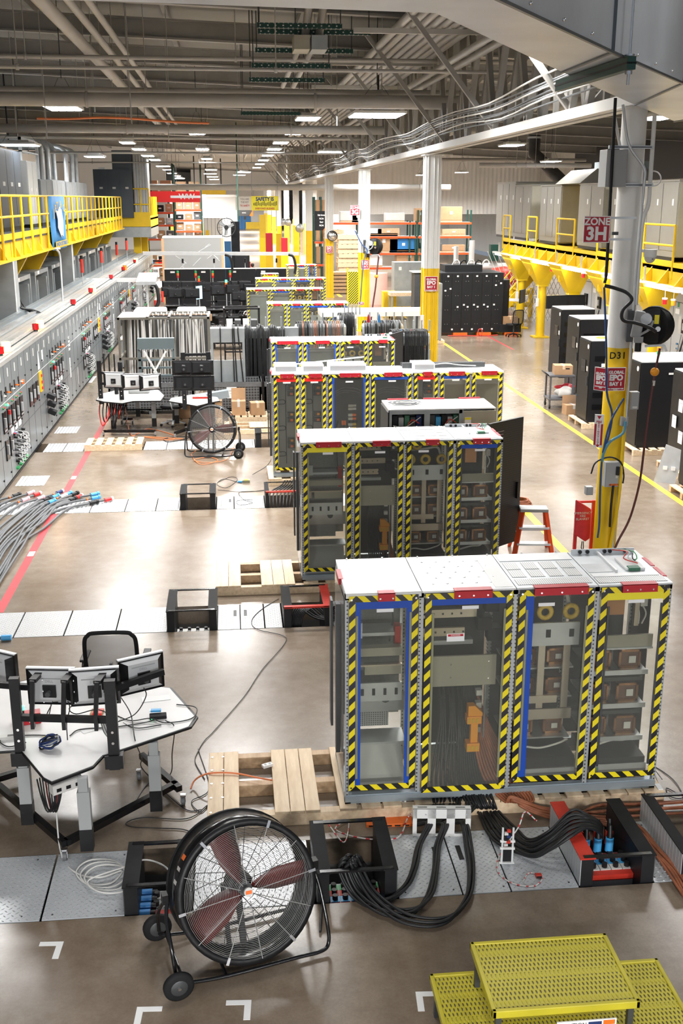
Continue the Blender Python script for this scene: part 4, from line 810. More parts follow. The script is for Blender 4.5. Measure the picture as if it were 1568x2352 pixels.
# ================= DRUM FANS =================
def ring(par,name,m,R0,tube,y,n=40):
    b=MB(); b.lathe([(R0+tube*math.cos(t),y+tube*math.sin(t)) for t in [i*math.pi/3 for i in range(6)]],n,ax='y',closed=True); return b.build(name,m,par)
def drum_fan(label,loc,rz,mir=1,tilt=18,Rr=.495,detail=True,blade_a=(108,2,214)):
    t=thing('drum_fan',label,'fan',loc,rz)
    hd=bpy.data.objects.new('fan_head',None); COL.objects.link(hd); hd.parent=t; hd.location=(0,.0,.57); hd.rotation_euler=(R(tilt)*-1,0,0)
    # front of head faces -y
    b=MB(); b.lathe([(Rr-.015,-.16),(Rr,-.16),(Rr,.16),(Rr-.015,.16)],48,ax='y',closed=True); b.build('drum','black_gloss',hd)
    b=MB(); b.lathe([(Rr-.045,-.175),(Rr+.006,-.175),(Rr+.006,-.155),(Rr-.045,-.155)],48,ax='y',closed=True); b.build('front_rim','black',hd)
    b=MB(); b.lathe([(Rr-.03,.155),(Rr+.008,.155),(Rr+.008,.175),(Rr-.03,.175)],48,ax='y',closed=True); b.build('rear_rim','black',hd)
    g=MB(); nr=34 if detail else 18
    for i in range(nr):
        r0=.075+(Rr-.12)*i/(nr-1); g.lathe([(r0+.0016,-.182),(r0,-.1804),(r0-.0016,-.182),(r0,-.1836)],36,ax='y',closed=True)
    for k in range(12):
        a=math.pi*2*k/12+.1; g.cyl((.06*math.cos(a),-.186,.06*math.sin(a)),((Rr-.02)*math.cos(a),-.18,(Rr-.02)*math.sin(a)),.0035,n=5)
    g.build('front_grille','silver_mesh',hd)
    for k in range(6):
        a=math.pi*2*k/6+.1; MB().box(((Rr-.02)*math.cos(a),-.184,(Rr-.02)*math.sin(a)),(.02,.012,.05),ry=-a+math.pi/2).build('grille_clip','chrome',hd)
    g=MB()
    for i in range(9): r0=.1+i*.045; g.lathe([(r0+.002,.17),(r0,.172),(r0-.002,.17),(r0,.168)],32,ax='y',closed=True)
    for k in range(16):
        a=math.pi*2*k/16; g.cyl((.08*math.cos(a),.172,.08*math.sin(a)),((Rr-.02)*math.cos(a+.5),.172,(Rr-.02)*math.sin(a+.5)),.003,n=4)
    g.build('rear_grille','black',hd)
    h=MB(); h.cyl((0,-.19,0),(0,-.17,0),.032,n=16); c=h.build('hub_badge','off_white',hd); MB().bx(-.022,.022,-.193,-.19,-.012,.012).build('badge_label','orange',c)
    MB().cyl((0,-.1,0),(0,.0,0),.05,n=14).build('hub','dark_steel',hd); MB().cyl((0,.02,0),(0,.16,0),.09,n=16).build('motor','black',hd)
    MB().bx(-.022,.022,.12,.15,-Rr+.02,Rr-.02).build('motor_bracket','black',hd); MB().bx(-.12,-.09,.12,.15,-Rr+.05,.0).build('motor_bracket','black',hd)
    for da in blade_a:
        b=MB(); a0=R(da); N=7; vs=[]; 
        for i in range(N):
            r0=.05+(Rr-.085)*i/(N-1); wd=.055+.075*min(1,i/3)
            for s in (-1,-.33,.33,1):
                an=a0+s*wd/max(r0,.08)*(.9 if i<2 else 1)*(.72); vs.append((r0*math.cos(an),-.05-s*.055+.02*s*s,r0*math.sin(an)))
        fs=[(i*4+j,i*4+j+1,(i+1)*4+j+1,(i+1)*4+j) for i in range(N-1) for j in range(3)]
        b.add(vs,fs,0,True); o=b.build('blade','fan_blade',hd); sm=o.modifiers.new('thick','SOLIDIFY'); sm.thickness=.006
    # stickers
    for da,m_ in ((158,'off_white'),(143,'orange')):
        a=R(da) if mir>0 else R(180-da); b=MB(); 
        vs=[(Rr*1.003*math.cos(a+s*.12*(2 if m_=='off_white' else .6)),y,Rr*1.003*math.sin(a+s*.12*(2 if m_=='off_white' else .6))) for s in (-.5,.5) for y in (-.1,-.02)]
        b.add(vs,[(0,1,3,2)]); b.build('sticker',m_,hd)
    # frame: bent tubes. front and rear runner
    b=MB(); s=mir; z0=.035
    for yy in (-.27,.27):
        b.tube(spline([(-s*.55,yy,.10),(-s*.5,yy,.07),(-s*.2,yy,z0),(s*.3,yy,z0),(s*.5,yy,z0),(s*.565,yy*.9,.07),(s*.57,yy*.75,.2),(s*.56,yy*.3,.42),(s*.53,0,.57)],7),.014,8)
        b.tube(spline([(-s*.53,0,.57),(-s*.56,yy*.3,.46),(-s*.56,yy*.8,.3),(-s*.55,yy,.12)],6),.014,8)
    b.tube([(-s*.5,-.27,.08),(-s*.5,.27,.08)],.012,8)
    b.tube([(-s*.2,-.27,z0),(-s*.2,.27,z0)],.012,8)
    b.build('tube_frame','black_gloss',t)
    for yy in (-.33,.33):
        b=MB(); b.lathe([(.0,yy-.025),(.085,yy-.025),(.105,yy-.015),(.105,yy+.015),(.085,yy+.025),(0,yy+.025)],24,ax='y',c=(-s*.55,0,.105)); w=b.build('wheel','black_matte',t)
        b=MB(); b.lathe([(0,yy-.03),(.05,yy-.03),(.06,yy-.024)],16,ax='y',c=(-s*.55,0,.105)); b.build('wheel_hub','dark_steel',w); MB().cyl((-s*.55,yy-.036,.105),(-s*.55,yy-.03,.105),.012,n=8).build('axle_nut','chrome',w)
    for sx in (-1,1): MB().bx(sx*.55-.02,sx*.55+.02,-.03,.03,.54,.61).build('pivot_bracket','black',t)
    return t
drum_fan('large black drum fan with dark red blades in the foreground',(-.045,6.70,0),R(16))
bpy.data.objects['drum_fan'].location.y=6.64; bpy.data.objects['fan_head'].location.z=.535
cable('power_cord',[F(730,1950,.1)]+[F(*q) for q in ((742,2030,.02),(738,2100,.02),(735,2140,.02))],.01,'rubber','black power cord hanging down by the right side of the near drum fan','cord')
drum_fan('smaller-looking black drum fan on the open floor before the far desks',(-.47,22.35,0),R(-4),mir=-1,tilt=8,detail=True)
cable('extension_cord',[F(*q) for q in ((540,1020,.02),(520,1055,.02),(470,1062,.02),(445,1056,.02),(480,1050,.02),(500,1058,.02),(460,1066,.02),(440,1045,.02),(450,1035,.1))],.008,'orange_cord','orange cord looped on the floor under the far drum fan','cord')
# ================= YELLOW STEPS =================
t=thing('step_platform','yellow perforated metal step stand with two levels at lower right','step stand',(1.94,5.45,0))
o=bpart(t,'upper_tread','step_grate',(-.52,.36,-.28,.33,.565,.6)); 
b=MB(); 
for q in ((-.53,.37,-.29,-.262),(-.53,.37,.31,.338),(-.53,-.502,-.29,.338),(.342,.37,-.29,.338)): b.bx(*q,.555,.608)
b.build('rim','step_yellow',o,bevel=.006)
for _ in ():
    pass
o=bpart(t,'lower_tread','step_grate',(-.76,.77,-.75,.42,.27,.3))
b=MB()
for q in ((-.77,.78,-.77,-.742),(-.77,.78,.405,.433),(-.77,-.742,-.77,.433),(.752,.78,-.77,.433)): b.bx(*q,.26,.308)
b.build('rim','step_yellow',o,bevel=.006)
for (x,y,h) in ((-.50,.28,.56),(.31,.28,.56),(-.50,-.26,.56),(.31,-.26,.56),(-.74,.38,.27),(.74,.38,.27),(-.74,-.7,.27),(.74,-.7,.27)):
    bpart(t,'leg','dark_steel',(x,x+.035,y,y+.035,0 if h<.5 else 0,h))
o=bpart(t,'notice_plate','paper',(-.16,.2,-.36,-.352,.44,.56)); bpart(o,'orange_mark','orange',(.12,.19,-.362,-.36,.525,.555)); bpart(o,'blue_mark','navy',(.03,.11,-.362,-.36,.525,.55))
text('CAUTION',.035,'dark_steel',(-.06,-.362,.535),FR,o,depth=.0005)
o['label']='white notice plate'

# ================= DESKS =================
def monitor(label,loc,rz,silver=True,w=.42,h=.34,tilt=0,text_=True,group=None,screen='black_gloss'):
    """back faces local -y"""
    t=thing('monitor',label,'monitor',loc,rz,group)
    bpart(t,'bezel','black_gloss',(-w/2,w/2,.0,.035,-h/2,h/2)); bpart(t,'screen',screen,(-w/2+.015,w/2-.015,.035,.037,-h/2+.015,h/2-.015))
    b=MB(); m_='silver_plastic' if silver else 'black_panel'
    x=w/2-.02; q=w/2-.07; z=h/2-.02
    b.add([(-x,0,-z),(x,0,-z),(x,0,z),(-x,0,z),(-q,-.05,-z+.05),(q,-.05,-z+.05),(q,-.05,z-.02),(-q,-.05,z-.02)],[(4,5,6,7)],0)
    b.add([(-x,0,-z),(x,0,-z),(x,0,z),(-x,0,z),(-q,-.05,-z+.05),(q,-.05,-z+.05),(q,-.05,z-.02),(-q,-.05,z-.02)],[(0,1,5,4),(2,3,7,6)],0)
    b.add([(-x,0,-z),(x,0,-z),(x,0,z),(-x,0,z),(-q,-.05,-z+.05),(q,-.05,-z+.05),(q,-.05,z-.02),(-q,-.05,z-.02)],[(1,2,6,5),(3,0,4,7)],1)
    b.build('rear_shell',[m_,'black'],t)
    if silver: bpart(t,'top_edge','silver_plastic',(-w/2,w/2,-.004,.034,h/2-.006,h/2+.005)); bpart(t,'vent_slots','grey_plastic',(-q+.03,q-.03,-.052,-.05,z-.055,z-.045))
    if text_: text('DELL' if silver else 'DELL',.032 if silver else .03,'grey_plastic' if silver else 'silver_plastic',(0,-.0515,z-.075 if silver else .06),FR,t,depth=.0008,name='maker_mark')
    bpart(t,'mount_plate','black',(-.055,.055,-.066,-.05,-.07,.04)); MB().cyl((0,-.12,-.02),(0,-.066,-.02),.022,n=10).build('arm_joint','dark_steel',t)
    return t
def caster(par,x,y,z=.0,name='caster'):
    b=MB(); b.cyl((x-.016,y,.04),(x+.016,y,.04),.04,n=14); o=b.build(name,'rubber_grey',par); b=MB(); b.bx(x-.024,x-.018,y-.02,y+.02,.03,.1); b.bx(x+.018,x+.024,y-.02,y+.02,.03,.1); b.bx(x-.024,x+.024,y-.02,y+.02,.09,.105); b.build('caster_fork','chrome',o); return o
def local(P,o): return Vector((P.x-o[0],P.y-o[1],P.z))
def tabletop(par,pts,z,th=.028,name='desktop'):
    b=MB(); b.prism(pts,z-th,z-.004); o=b.build(name,'black',par,bevel=.006); c=Vector((sum(p[0] for p in pts)/len(pts),sum(p[1] for p in pts)/len(pts)))
    q=[((p[0]-c.x)*.975+c.x,(p[1]-c.y)*.975+c.y) for p in pts]; MB().prism(q,z-.004,z+.001).build('laminate','desk_top',o); return o
def lift_leg(par,x,y,ztop=.72,s=.05,bk=.12):
    o=bpart(par,'leg','grey_plastic',(x-s*.75,x+s*.75,y-s*.6,y+s*.6,.45,ztop)); bpart(par,'leg_sleeve','grey_plastic',(x-s,x+s,y-s*.8,y+s*.8,.22,.6)); bpart(par,'leg_foot','black',(x-s*1.05,x+s*1.05,y-s*.85,y+s*.85,.06,.26)); return o
O=(-1.25,8.7)
t=thing('workstation_desk','height-adjustable white-topped desk on black casters frame, nearest, at lower left','desk',(O[0],O[1],0))
pp=[(455,1645),(395,1578),(230,1560),(60,1560),(-120,1600),(-190,1700),(-150,1735),(45,1722),(62,1742),(100,1788),(118,1797),(215,1760),(238,1735),(262,1728),(440,1668)]
pts=[]
for (x,y) in pp: P=F(x,y,.75); pts.append((P.x-O[0],P.y-O[1]))
tabletop(t,pts,.75)
L=lambda x,y,z:local(F(x,y,z),O)
for (x,y) in ((352,1712),(190,1795),(52,1740)):
    P=L(x,y,.68); lift_leg(t,P.x,P.y)
b=MB(); b.bar(L(325,1735,.1),L(412,1812,.1),.055,.055); b.bar(L(405,1800,.1),L(150,1935,.1),.055); b.bar(L(150,1938,.1),L(0,1808,.1),.055); b.bar(L(55,1770,.1),L(-80,1810,.1),.055); b.bar(L(0,1808,.1),L(-80,1760,.1),.055)
b.build('base_frame','black_gloss',t)
for (x,y) in ((320,1790),(421,1848),(150,1975),(-60,1830)):
    P=F(x,y,0); caster(t,P.x-O[0],P.y-O[1])
# mast frame
A=L(47,1722,.75); B=L(262,1728,.75); up=.66
m=thing_part(t,'monitor_mast',(0,0,0),0)
bpart(m,'upright','black',(A.x-.04,A.x+.04,A.y-.03,A.y+.03,.60,.75+up)); bpart(m,'upright','black',(B.x-.045,B.x+.045,B.y-.03,B.y+.03,.60,.75+up))
for q in (A,B):
    bpart(m,'clamp','black',(q.x-.075,q.x+.075,q.y-.05,q.y+.05,.62,.74))
    for z in (.85,.95): MB().cyl((q.x,q.y-.036,z),(q.x,q.y-.03,z),.012,n=8).build('bolt','chrome',m)
MB().bar((A.x,A.y,1.05),(B.x,B.y,1.05),.05,.05).build('cross_bar','black',m)
MB().bar((A.x-.3,A.y+.18,1.29),(A.x+.05,A.y+.12,1.27),.04,.05).bar((A.x+.05,A.y+.12,1.27),(B.x,B.y+.12,1.27),.04,.05).bar((B.x,B.y+.12,1.27),(B.x+.42,B.y+.30,1.33),.04,.05).build('upper_bar','black',m)
for f in (.17,.5,.84):
    q=A.lerp(B,f); 
    b=MB(); b.bar((q.x,q.y-.045,.98),(q.x,q.y-.045,1.12),.055,.03,up=(1,0,0)); b.bar((q.x,q.y-.045,1.10),(q.x+.03,q.y-.06,1.42),.05,.035,up=(1,0,0)); b.bar((q.x+.03,q.y-.06,1.41),(q.x+.06,q.y+.12,1.40),.06,.03); b.bar((q.x+.06,q.y+.1,1.41),(q.x+.06,q.y+.12,1.24),.05,.03,up=(1,0,0)); b.build('arm','black',m)
    for z in (1.38,1.28,1.18): MB().cyl((q.x+.09,q.y+.02,z),(q.x+.096,q.y+.02,z),.01,n=8).build('bolt','chrome',m)
mp=[((-5,1535),R(-32),'leftmost, cut by the picture edge'),((118,1577),R(-8),'second from left'),((218,1578),R(4),'third from left'),((325,1548),R(26),'rightmost, turned outwards')]
for (px,py),rz,lb in mp:
    P=F(px,py,1.28); monitor('silver-backed monitor on the nearest desk, %s of four'%lb,P,rz,w=.41,h=.33)
for k,(px,rz) in enumerate(((118,0),(218,0),(325,0),(-5,0))):
    pass
o=thing('remote_control','small black control handset with red button hanging on the monitor frame','control box',F(126,1598,1.2)); bpart(o,'handset','black',(-.025,.025,-.015,.015,-.06,.06),bevel=.006); MB().cyl((.005,-.02,.035),(.005,-.015,.035),.008,n=8).build('button','red_bright',o); bpart(o,'handset_label','off_white',(-.018,.018,-.017,-.015,-.045,-.015))
# desk clutter
def place(name,label,cat,px,py,z=.752,rz=0): return thing(name,label,cat,F(px,py,z),rz)
o=place('network_hub','black network hub with green light on the right wing of the near desk','small box',363,1648,rz=R(5)); bpart(o,'hub_body','black_matte',(-.075,.075,-.04,.04,0,.03),bevel=.006); bpart(o,'status_light','green_lit',(-.06,-.05,-.042,-.04,.008,.016))
o=place('small_adapter','small blue and white adapter resting on the black hub','adapter',358,1634,.785); bpart(o,'adapter_body','cyan_blue',(-.045,.045,-.02,.02,0,.02),bevel=.003); bpart(o,'adapter_end','white',(-.055,-.045,-.018,.018,.002,.018))
o=place('paper_sheet','white sheet of paper standing on the near desk below the right monitor','paper',358,1605,rz=R(8)); bpart(o,'sheet','paper',(-.13,.13,-.05,.06,0,.004))
o=place('paper_sheet','white sheet of paper lying near the middle of the near desk','paper',262,1652,rz=R(-12)); bpart(o,'sheet','paper',(-.05,.05,-.08,.06,0,.003))
o=place('paper_sheet','white sheet partly under the red box on the near desk','paper',210,1675,rz=R(30)); bpart(o,'sheet','paper',(-.09,.09,-.04,.06,0,.003))
o=place('small_carton','small orange and red carton on the near desk behind the right mast','carton',222,1640,rz=R(-5)); bpart(o,'carton_body','cardboard',(-.05,.06,-.05,.05,0,.03)); bpart(o,'carton_print','red_bright',(-.03,.055,-.052,.045,.005,.032))
o=place('red_box','dark red metal box on the near desk behind the left mast','box',62,1660,rz=R(12)); bpart(o,'box_body','red',(-.12,.12,-.05,.05,0,.1),bevel=.005); bpart(o,'box_plate','off_white',(.02,.06,-.052,-.05,.02,.06))
o=place('socket_strip','small pale socket strip at the left edge of the near desk','socket block',18,1697,rz=R(8)); bpart(o,'strip_body','off_white',(-.07,.07,-.025,.025,0,.03)); bpart(o,'socket','black',(.0,.05,-.015,.015,.03,.032))
o=place('cable_tangle','tangled ball of dark blue cables with yellow plug on the near desk','cable tangle',115,1715); 
for k in range(9):
    b=MB(); pt=[]
    for i in range(14):
        a=i*math.pi*2/14; rr=.075+random.uniform(-.02,.012); th=k*.35; pt.append((rr*math.cos(a)*1.1,rr*math.sin(a)*math.cos(th*.4)*.9,.045+rr*math.sin(a+th)*.42))
    b.tube(spline(pt+[pt[0]],3),.008 if k<6 else .005,5); b.build('cable_loop',['navy','navy','black','off_white','navy','grey_plastic'][k%6],o)
MB().cyl((-.06,.06,.05),(-.03,.07,.06),.014,n=8).build('plug','yellow_tape',o)
o=place('status_lamp','glowing green status lamp on a stub post behind the left mast','lamp',52,1630,.9); MB().cyl((0,0,-.12),(0,0,0),.012,n=8).build('post','black',o); MB().cyl((0,0,0),(0,0,.035),.018,n=10).build('lens','green_lit',o)
for lb,pts_ in (('over the right wing of the near desk',[(260,1640,.76),(300,1655,.76),(345,1650,.77),(380,1660,.76),(440,1650,.76),(450,1625,.76),(405,1618,.76)]),
 ('curving across the middle of the near desk',[(160,1690,.76),(185,1675,.76),(260,1670,.76),(330,1660,.76),(360,1652,.78)]),
 ('arching behind the right mast of the near desk',[(265,1660,.77),(310,1640,.85),(335,1600,1.1),(330,1580,1.2)]),
 ('hanging off the front of the near desk to the floor',[(270,1590,1.2),(300,1640,.8),(310,1700,.76),(325,1740,.4),(330,1770,.05),(420,1855,.01),(465,1860,.01)]),
 ('looping at the left edge of the near desk',[(60,1705,.76),(20,1715,.76),(0,1700,.76),(40,1690,.76),(110,1690,.76),(120,1705,.77)]),
 ('dangling from the handset to the near desk',[(118,1615,1.1),(112,1645,.9),(108,1640,.95),(118,1620,1.05)]),
 ('rising along the upper bar at the middle of the near desk',[(155,1700,.76),(153,1660,.9),(160,1625,1.1),(150,1600,1.2)]),
 ('draped between mast and hub on the near desk',[(205,1610,1.1),(160,1625,.95),(175,1640,.9),(225,1630,.95),(265,1650,.76),(310,1672,.76),(370,1665,.76)]),
 ('trailing off the right corner of the near desk',[(380,1655,.77),(400,1670,.74),(395,1730,.4),(390,1780,.1),(340,1800,.01),(300,1860,.01)])):
    cable('loose_cord',[F(*q) for q in pts_],.005,'rubber','thin dark cord '+lb,'cord',n=5,seg=6)
for k in range(7): cable('loose_cord',[F(230+2*k,1648+k,.95),F(238+3*k,1680,.85),F(255+2*k,1700+3*k,.77),F(268-2*k,1710,.76)],.005,'off_white' if k%2 else 'rubber_grey','pale cord in the bunch strapped to the right mast of the near desk','cord','pale cords on the right mast',n=4,seg=5)
for k in range(7): cable('loose_lead',[F(85+6*k,1790-3*k,.7),F(95+5*k,1830+4*(k%3),.5),F(110+3*k,1865-5*(k%2),.35),F(125+2*k,1840,.5),F(120+4*k,1800,.66)],.007,'rubber' if k!=3 else 'fan_blade','dark lead bunched beneath the front of the near desk','cord','dark leads beneath the near desk',n=5,seg=5)
o=thing('under_desk_tray','pale power tray fixed beneath the front point of the near desk','power tray',F(150,1805,.66),R(32)); bpart(o,'tray_body','off_white',(-.12,.14,-.04,.04,-.03,.05)); 
for k in range(3): bpart(o,'socket','black',(-.09+.08*k,-.05+.08*k,-.042,-.04,-.01,.02))
# office chairs
def mesh_chair(label,loc,rz,silver=False,arms=True):
    t=thing('office_chair',label,'chair',loc,rz)
    fm='silver_plastic' if silver else 'black_gloss'
    pts=[(-.2,.26,.52),(-.235,.27,.7),(-.235,.29,.95),(-.2,.30,1.02),(-.14,.305,1.045),(.14,.305,1.045),(.2,.30,1.02),(.235,.29,.95),(.235,.27,.7),(.2,.26,.52)]
    MB().tube(spline(pts+[pts[0]],5),.02,8).build('back_frame','black_matte',t)
    b=MB(); N=6; vs=[]; 
    for i in range(N):
        z=.53+.5*i/(N-1); wv=.2 if i in(0,N-1) else .225
        for j in range(5): f=j/4*2-1; vs.append((wv*f,.27+.03*i/(N-1)+.025*(1-f*f),z))
    b.add(vs,[(i*5+j,i*5+j+1,(i+1)*5+j+1,(i+1)*5+j) for i in range(N-1) for j in range(4)],0,True); b.build('mesh_back','mesh_fabric',t)
    b=MB(); b.prism([(-.24,-.2),(-.2,-.25),(.2,-.25),(.24,-.2),(.23,.2),(.18,.25),(-.18,.25),(-.23,.2)],.44,.5); b.build('seat','black_matte',t,bevel=.02)
    MB().bar((0,.2,.42),(0,.33,.5),.05,.03).bar((0,.33,.48),(0,.31,.75),.05,.025,up=(1,0,0)).build('back_bracket',fm,t)
    if arms:
        for s in (-1,1): MB().tube(spline([(s*.22,.1,.43),(s*.3,.1,.46),(s*.3,.05,.65),(s*.29,.0,.68)],5),.016,6).build('armrest_post',fm,t); bpart(t,'armrest','black',(s*.29-.035,s*.29+.035,-.15,.12,.68,.705),bevel=.008)
    MB().cyl((0,0,.12),(0,0,.44),.028,n=12).build('gas_column','dark_steel',t)
    for k in range(5):
        a=k*2*math.pi/5+.3; o=MB().bar((0,0,.12),(.3*math.cos(a),.3*math.sin(a),.075),.045,.03).build('base_arm','silver_plastic' if silver else 'black',t)
        x,y=.3*math.cos(a),.3*math.sin(a); MB().cyl((x-.02,y,.03),(x+.02,y,.03),.03,n=10).build('caster','black',o)
    return t
mesh_chair('black mesh-backed office chair behind the monitors of the nearest desk',(-1.27,9.78,0),R(178+0))
bpy.data.objects['office_chair'].location=(-1.27,10.3,0); bpy.data.objects['office_chair'].scale=(1.06,1,1.07)
mesh_chair('office chair with silver base between the two far desks',(-1.45,25.6,0),R(250),silver=True)
# far desks
def far_desk(label,loc,pts,legs,masts,bar,mons,silver,foot):
    t=thing('workstation_desk',label,'desk',(loc[0],loc[1],0)); q=[]
    for (x,y) in pts: P=F(x,y,.75); q.append((P.x-loc[0],P.y-loc[1]))
    tabletop(t,q,.75,.03)
    for (x,y) in legs: P=F(x,y,0); lift_leg(t,P.x-loc[0],P.y-loc[1])
    b=MB()
    for (p,r) in foot: P=F(*p,.1); Q=F(*r,.1); b.bar((P.x-loc[0],P.y-loc[1],.1),(Q.x-loc[0],Q.y-loc[1],.1),.06)
    b.build('base_frame','black_gloss',t)
    for (p,r) in foot:
        for e in (p,r): P=F(e[0],e[1]+12,0); caster(t,P.x-loc[0],P.y-loc[1])
    m=thing_part(t,'monitor_mast',(0,0,0),0); ms=[]
    for (x,y,top) in masts:
        P=F(x,y,.75); ms.append(Vector((P.x-loc[0],P.y-loc[1],0))); bpart(m,'upright','black',(ms[-1].x-.05,ms[-1].x+.05,ms[-1].y-.03,ms[-1].y+.03,.62,top))
        for z in (.85,.95): MB().cyl((ms[-1].x,ms[-1].y-.036,z),(ms[-1].x,ms[-1].y-.03,z),.012,n=8).build('bolt','chrome',m)
    a,b_=ms; 
    for z in bar: MB().bar((a.x-.0,a.y,z),(b_.x+.0,b_.y,z),.05,.06).build('cross_bar','black',m)
    for f in (.25,.5,.75):
        p=a.lerp(b_,f); MB().bar((p.x,p.y-.03,bar[0]-.05),(p.x,p.y-.03,bar[0]+.45),.05,.03,up=(1,0,0)).build('arm','black',m)
        for z in (bar[0],bar[0]+.1,bar[0]+.4): MB().cyl((p.x,p.y-.05,z),(p.x,p.y-.045,z),.012,n=8).build('bolt','chrome',m)
    return t
far_desk('white-topped desk with angled silver monitors left of the far drum fan',(-2.4,25.2),[(220,918),(228,905),(262,897),(365,895),(378,908),(370,920),(305,921),(280,926),(236,922)],[(262,990),(355,985),(318,962)],[(232,915,1.62),(280,918,1.62)],(1.35,1.1),None,True,[((238,990),(357,990)),((280,962),(305,962))])
for (px,py),rz,lb in (((262,873),R(-15),'leftmost, seen edge on'),((305,877),R(8),'middle'),((345,878),R(22),'rightmost')):
    P=F(px,py,1.25); monitor('silver-backed monitor on the left far desk, %s of three'%lb,P,rz,w=.50,h=.36,text_=False)
far_desk('white-topped desk behind the far drum fan with black monitor frame',(-.85,24.9),[(387,921),(392,914),(440,906),(500,912),(505,920),(480,925),(452,932),(430,928)],[(407,978),(455,960),(490,960)],[(424,927,1.9),(482,925,1.9)],(1.2,1.85),None,False,[((402,995),(440,982)),((440,982),(500,978))])
o=thing('pc_tower','black computer tower under the desk behind the far drum fan','computer',(-.75,24.7,.15)); bpart(o,'tower_case','black_panel',(-.25,.3,-.2,.25,0,.55)); bpart(o,'front_bezel','black_gloss',(-.24,.29,-.212,-.2,.02,.53))
for k,(px,py,z) in enumerate(((422,845,1.75),(463,845,1.75),(425,880,1.42),(465,880,1.42))):
    P=F(px,py,z); monitor('black monitor on the tall frame behind the far fan, %s %s of four'%(['upper','upper','lower','lower'][k],['left','right'][k%2]),P,R(0),silver=False,w=.5,h=.32,text_=(k<2))
o=place('desk_device','grey round-cornered device on the left far desk','device',320,902,.752); bpart(o,'device_body','grey_plastic',(-.25,.25,-.12,.1,0,.1),bevel=.03)
o=place('red_cloth','red and white item lying on the desk behind the far fan','item',462,915,.752); bpart(o,'item_body','red_paint',(-.2,.2,-.04,.04,0,.04)); bpart(o,'item_top','white',(-.05,.12,-.03,.03,.04,.08))
o=place('status_lamp','small green lamp on the left far desk','lamp',268,905,.752); MB().cyl((0,0,0),(0,0,.2),.05,n=8).build('lamp_base','black',o); MB().sphere((0,0,.22),.04,n=8).build('lens','green_lit',o)
for k in range(9): cable('loose_lead',[F(232+7*k,915,.72),F(228+8*k,945+6*(k%3),.45),F(236+6*k,978-8*(k%4),.25),F(250+4*k,950,.5),F(245+6*k,918,.7)],.014,'rubber' if k%3 else 'red_paint','lead in the hanging bunch under the left far desk, %s'%('red' if k%3==0 else 'black'),'cord','%s leads under the left far desk'%('red' if k%3==0 else 'black'),n=5,seg=5)
cable('extension_cord',[F(*q) for q in ((295,920,.72),(288,940,.4),(292,960,.1),(302,1000,.01),(340,985,.01),(400,1000,.01),(390,1010,.01),(330,1003,.01),(420,1008,.01))],.011,'orange_cord','orange cord hanging from the left far desk and snaking over the floor','cord',n=5)
cable('extension_cord',[F(*q) for q in ((445,1000,.01),(420,1010,.01),(385,1015,.01),(378,1008,.01),(410,1003,.01),(440,1003,.01))],.011,'rubber','black cord looped on the floor left of the far fan','cord',n=5)

# ================= COLUMN ROW =================
def sign(par_label,cat,loc,w,h,lines,rz=0,face='sign_red',border='white',group=None,parent=None,name='sign',tcol='white',backing=True):
    """lines: (text,size,dz,sx,bold)"""
    t=thing(name,par_label,cat,loc,rz,group)
    if backing: bpart(t,'sign_plate',border,(-w/2,w/2,0,.012,-h/2,h/2)); e=.008
    o=bpart(t,'sign_face',face,(-w/2+.01,w/2-.01,-.003,0,-h/2+.01,h/2-.01))
    for l in lines: text(l[0],l[1],l[5] if len(l)>5 else tcol,(l[6] if len(l)>6 else 0,-.0045,l[2]),FR,t,depth=.001,bold=l[4] if len(l)>4 else 0,sx=l[3] if len(l)>3 else 1)
    return t
EPO=lambda w,n:[('GLOBAL',w*.22,.31*w*1.15,.98,.003),('EPO',w*.40,.06*w*1.15,1.0,.006),('BAY %s'%n,w*.26,-.22*w*1.15,1.0,.004),('FOR EMERGENCY USE\nONLY',w*.085,-.47*w*1.15,1.02,.0015)]
CXR=5.35
def column(Y,label,r=.2,round_=False,detail=2,X=CXR,zb=3.12,ztop=6.3):
    t=thing('column',label,'column',(X,Y,0),0,'columns of the aisle row' if detail<2 else None)
    if round_:
        MB().cyl((0,0,0),(0,0,zb),r,n=28).build('lower_shaft','yellow',t,label='yellow lower shaft'); MB().cyl((0,0,zb),(0,0,ztop),r*.99,n=28).build('upper_shaft','white_paint',t,label='white upper shaft')
    else:
        for nm_,m_,z0,z1 in (('lower_shaft','yellow',0,zb),('upper_shaft','white_paint',zb,ztop)):
            b=MB(); b.bx(-r,r,-r,-r+.03,z0,z1); b.bx(-r,r,r-.03,r,z0,z1); b.bx(-.12,.12,-r+.03,r-.03,z0,z1); b.bx(-r,-r+.03,-r+.03,-r+.12,z0,z1); b.build(nm_,m_,t)
            if detail>=1:
                for x in (-.14,.02,.12): MB().cyl((x,-r-.02,z0),(x,-r-.02,z1),.018,n=6).build('conduit',m_,t)
    bpart(t,'base_plate','yellow',(-r-.06,r+.06,-r-.06,r+.06,0,.02)); bpart(t,'cap_plate','white_paint',(-r-.05,r+.05,-r-.05,r+.05,ztop-.02,ztop))
    return t
cD=column(14.6,'nearest column, round, yellow below and white above, lettered D31',r=.165,round_=True,detail=2,zb=3.22,ztop=6.35,X=5.33)
text('D31',.13,'black',(-.06,-.174,3.12),FR,cD,depth=.002,bold=.002,space=1.1)
cC=column(29.4,'column with the red emergency sign behind the third cabinet, yellow and white',r=.21,detail=2,zb=3.4)
cB=column(44.3,'column with a cable reel and zone sign, beyond the cable racks',r=.21,detail=2)
cA=column(60,'column with the round mirror beyond the striped cabinets',r=.21,detail=2)
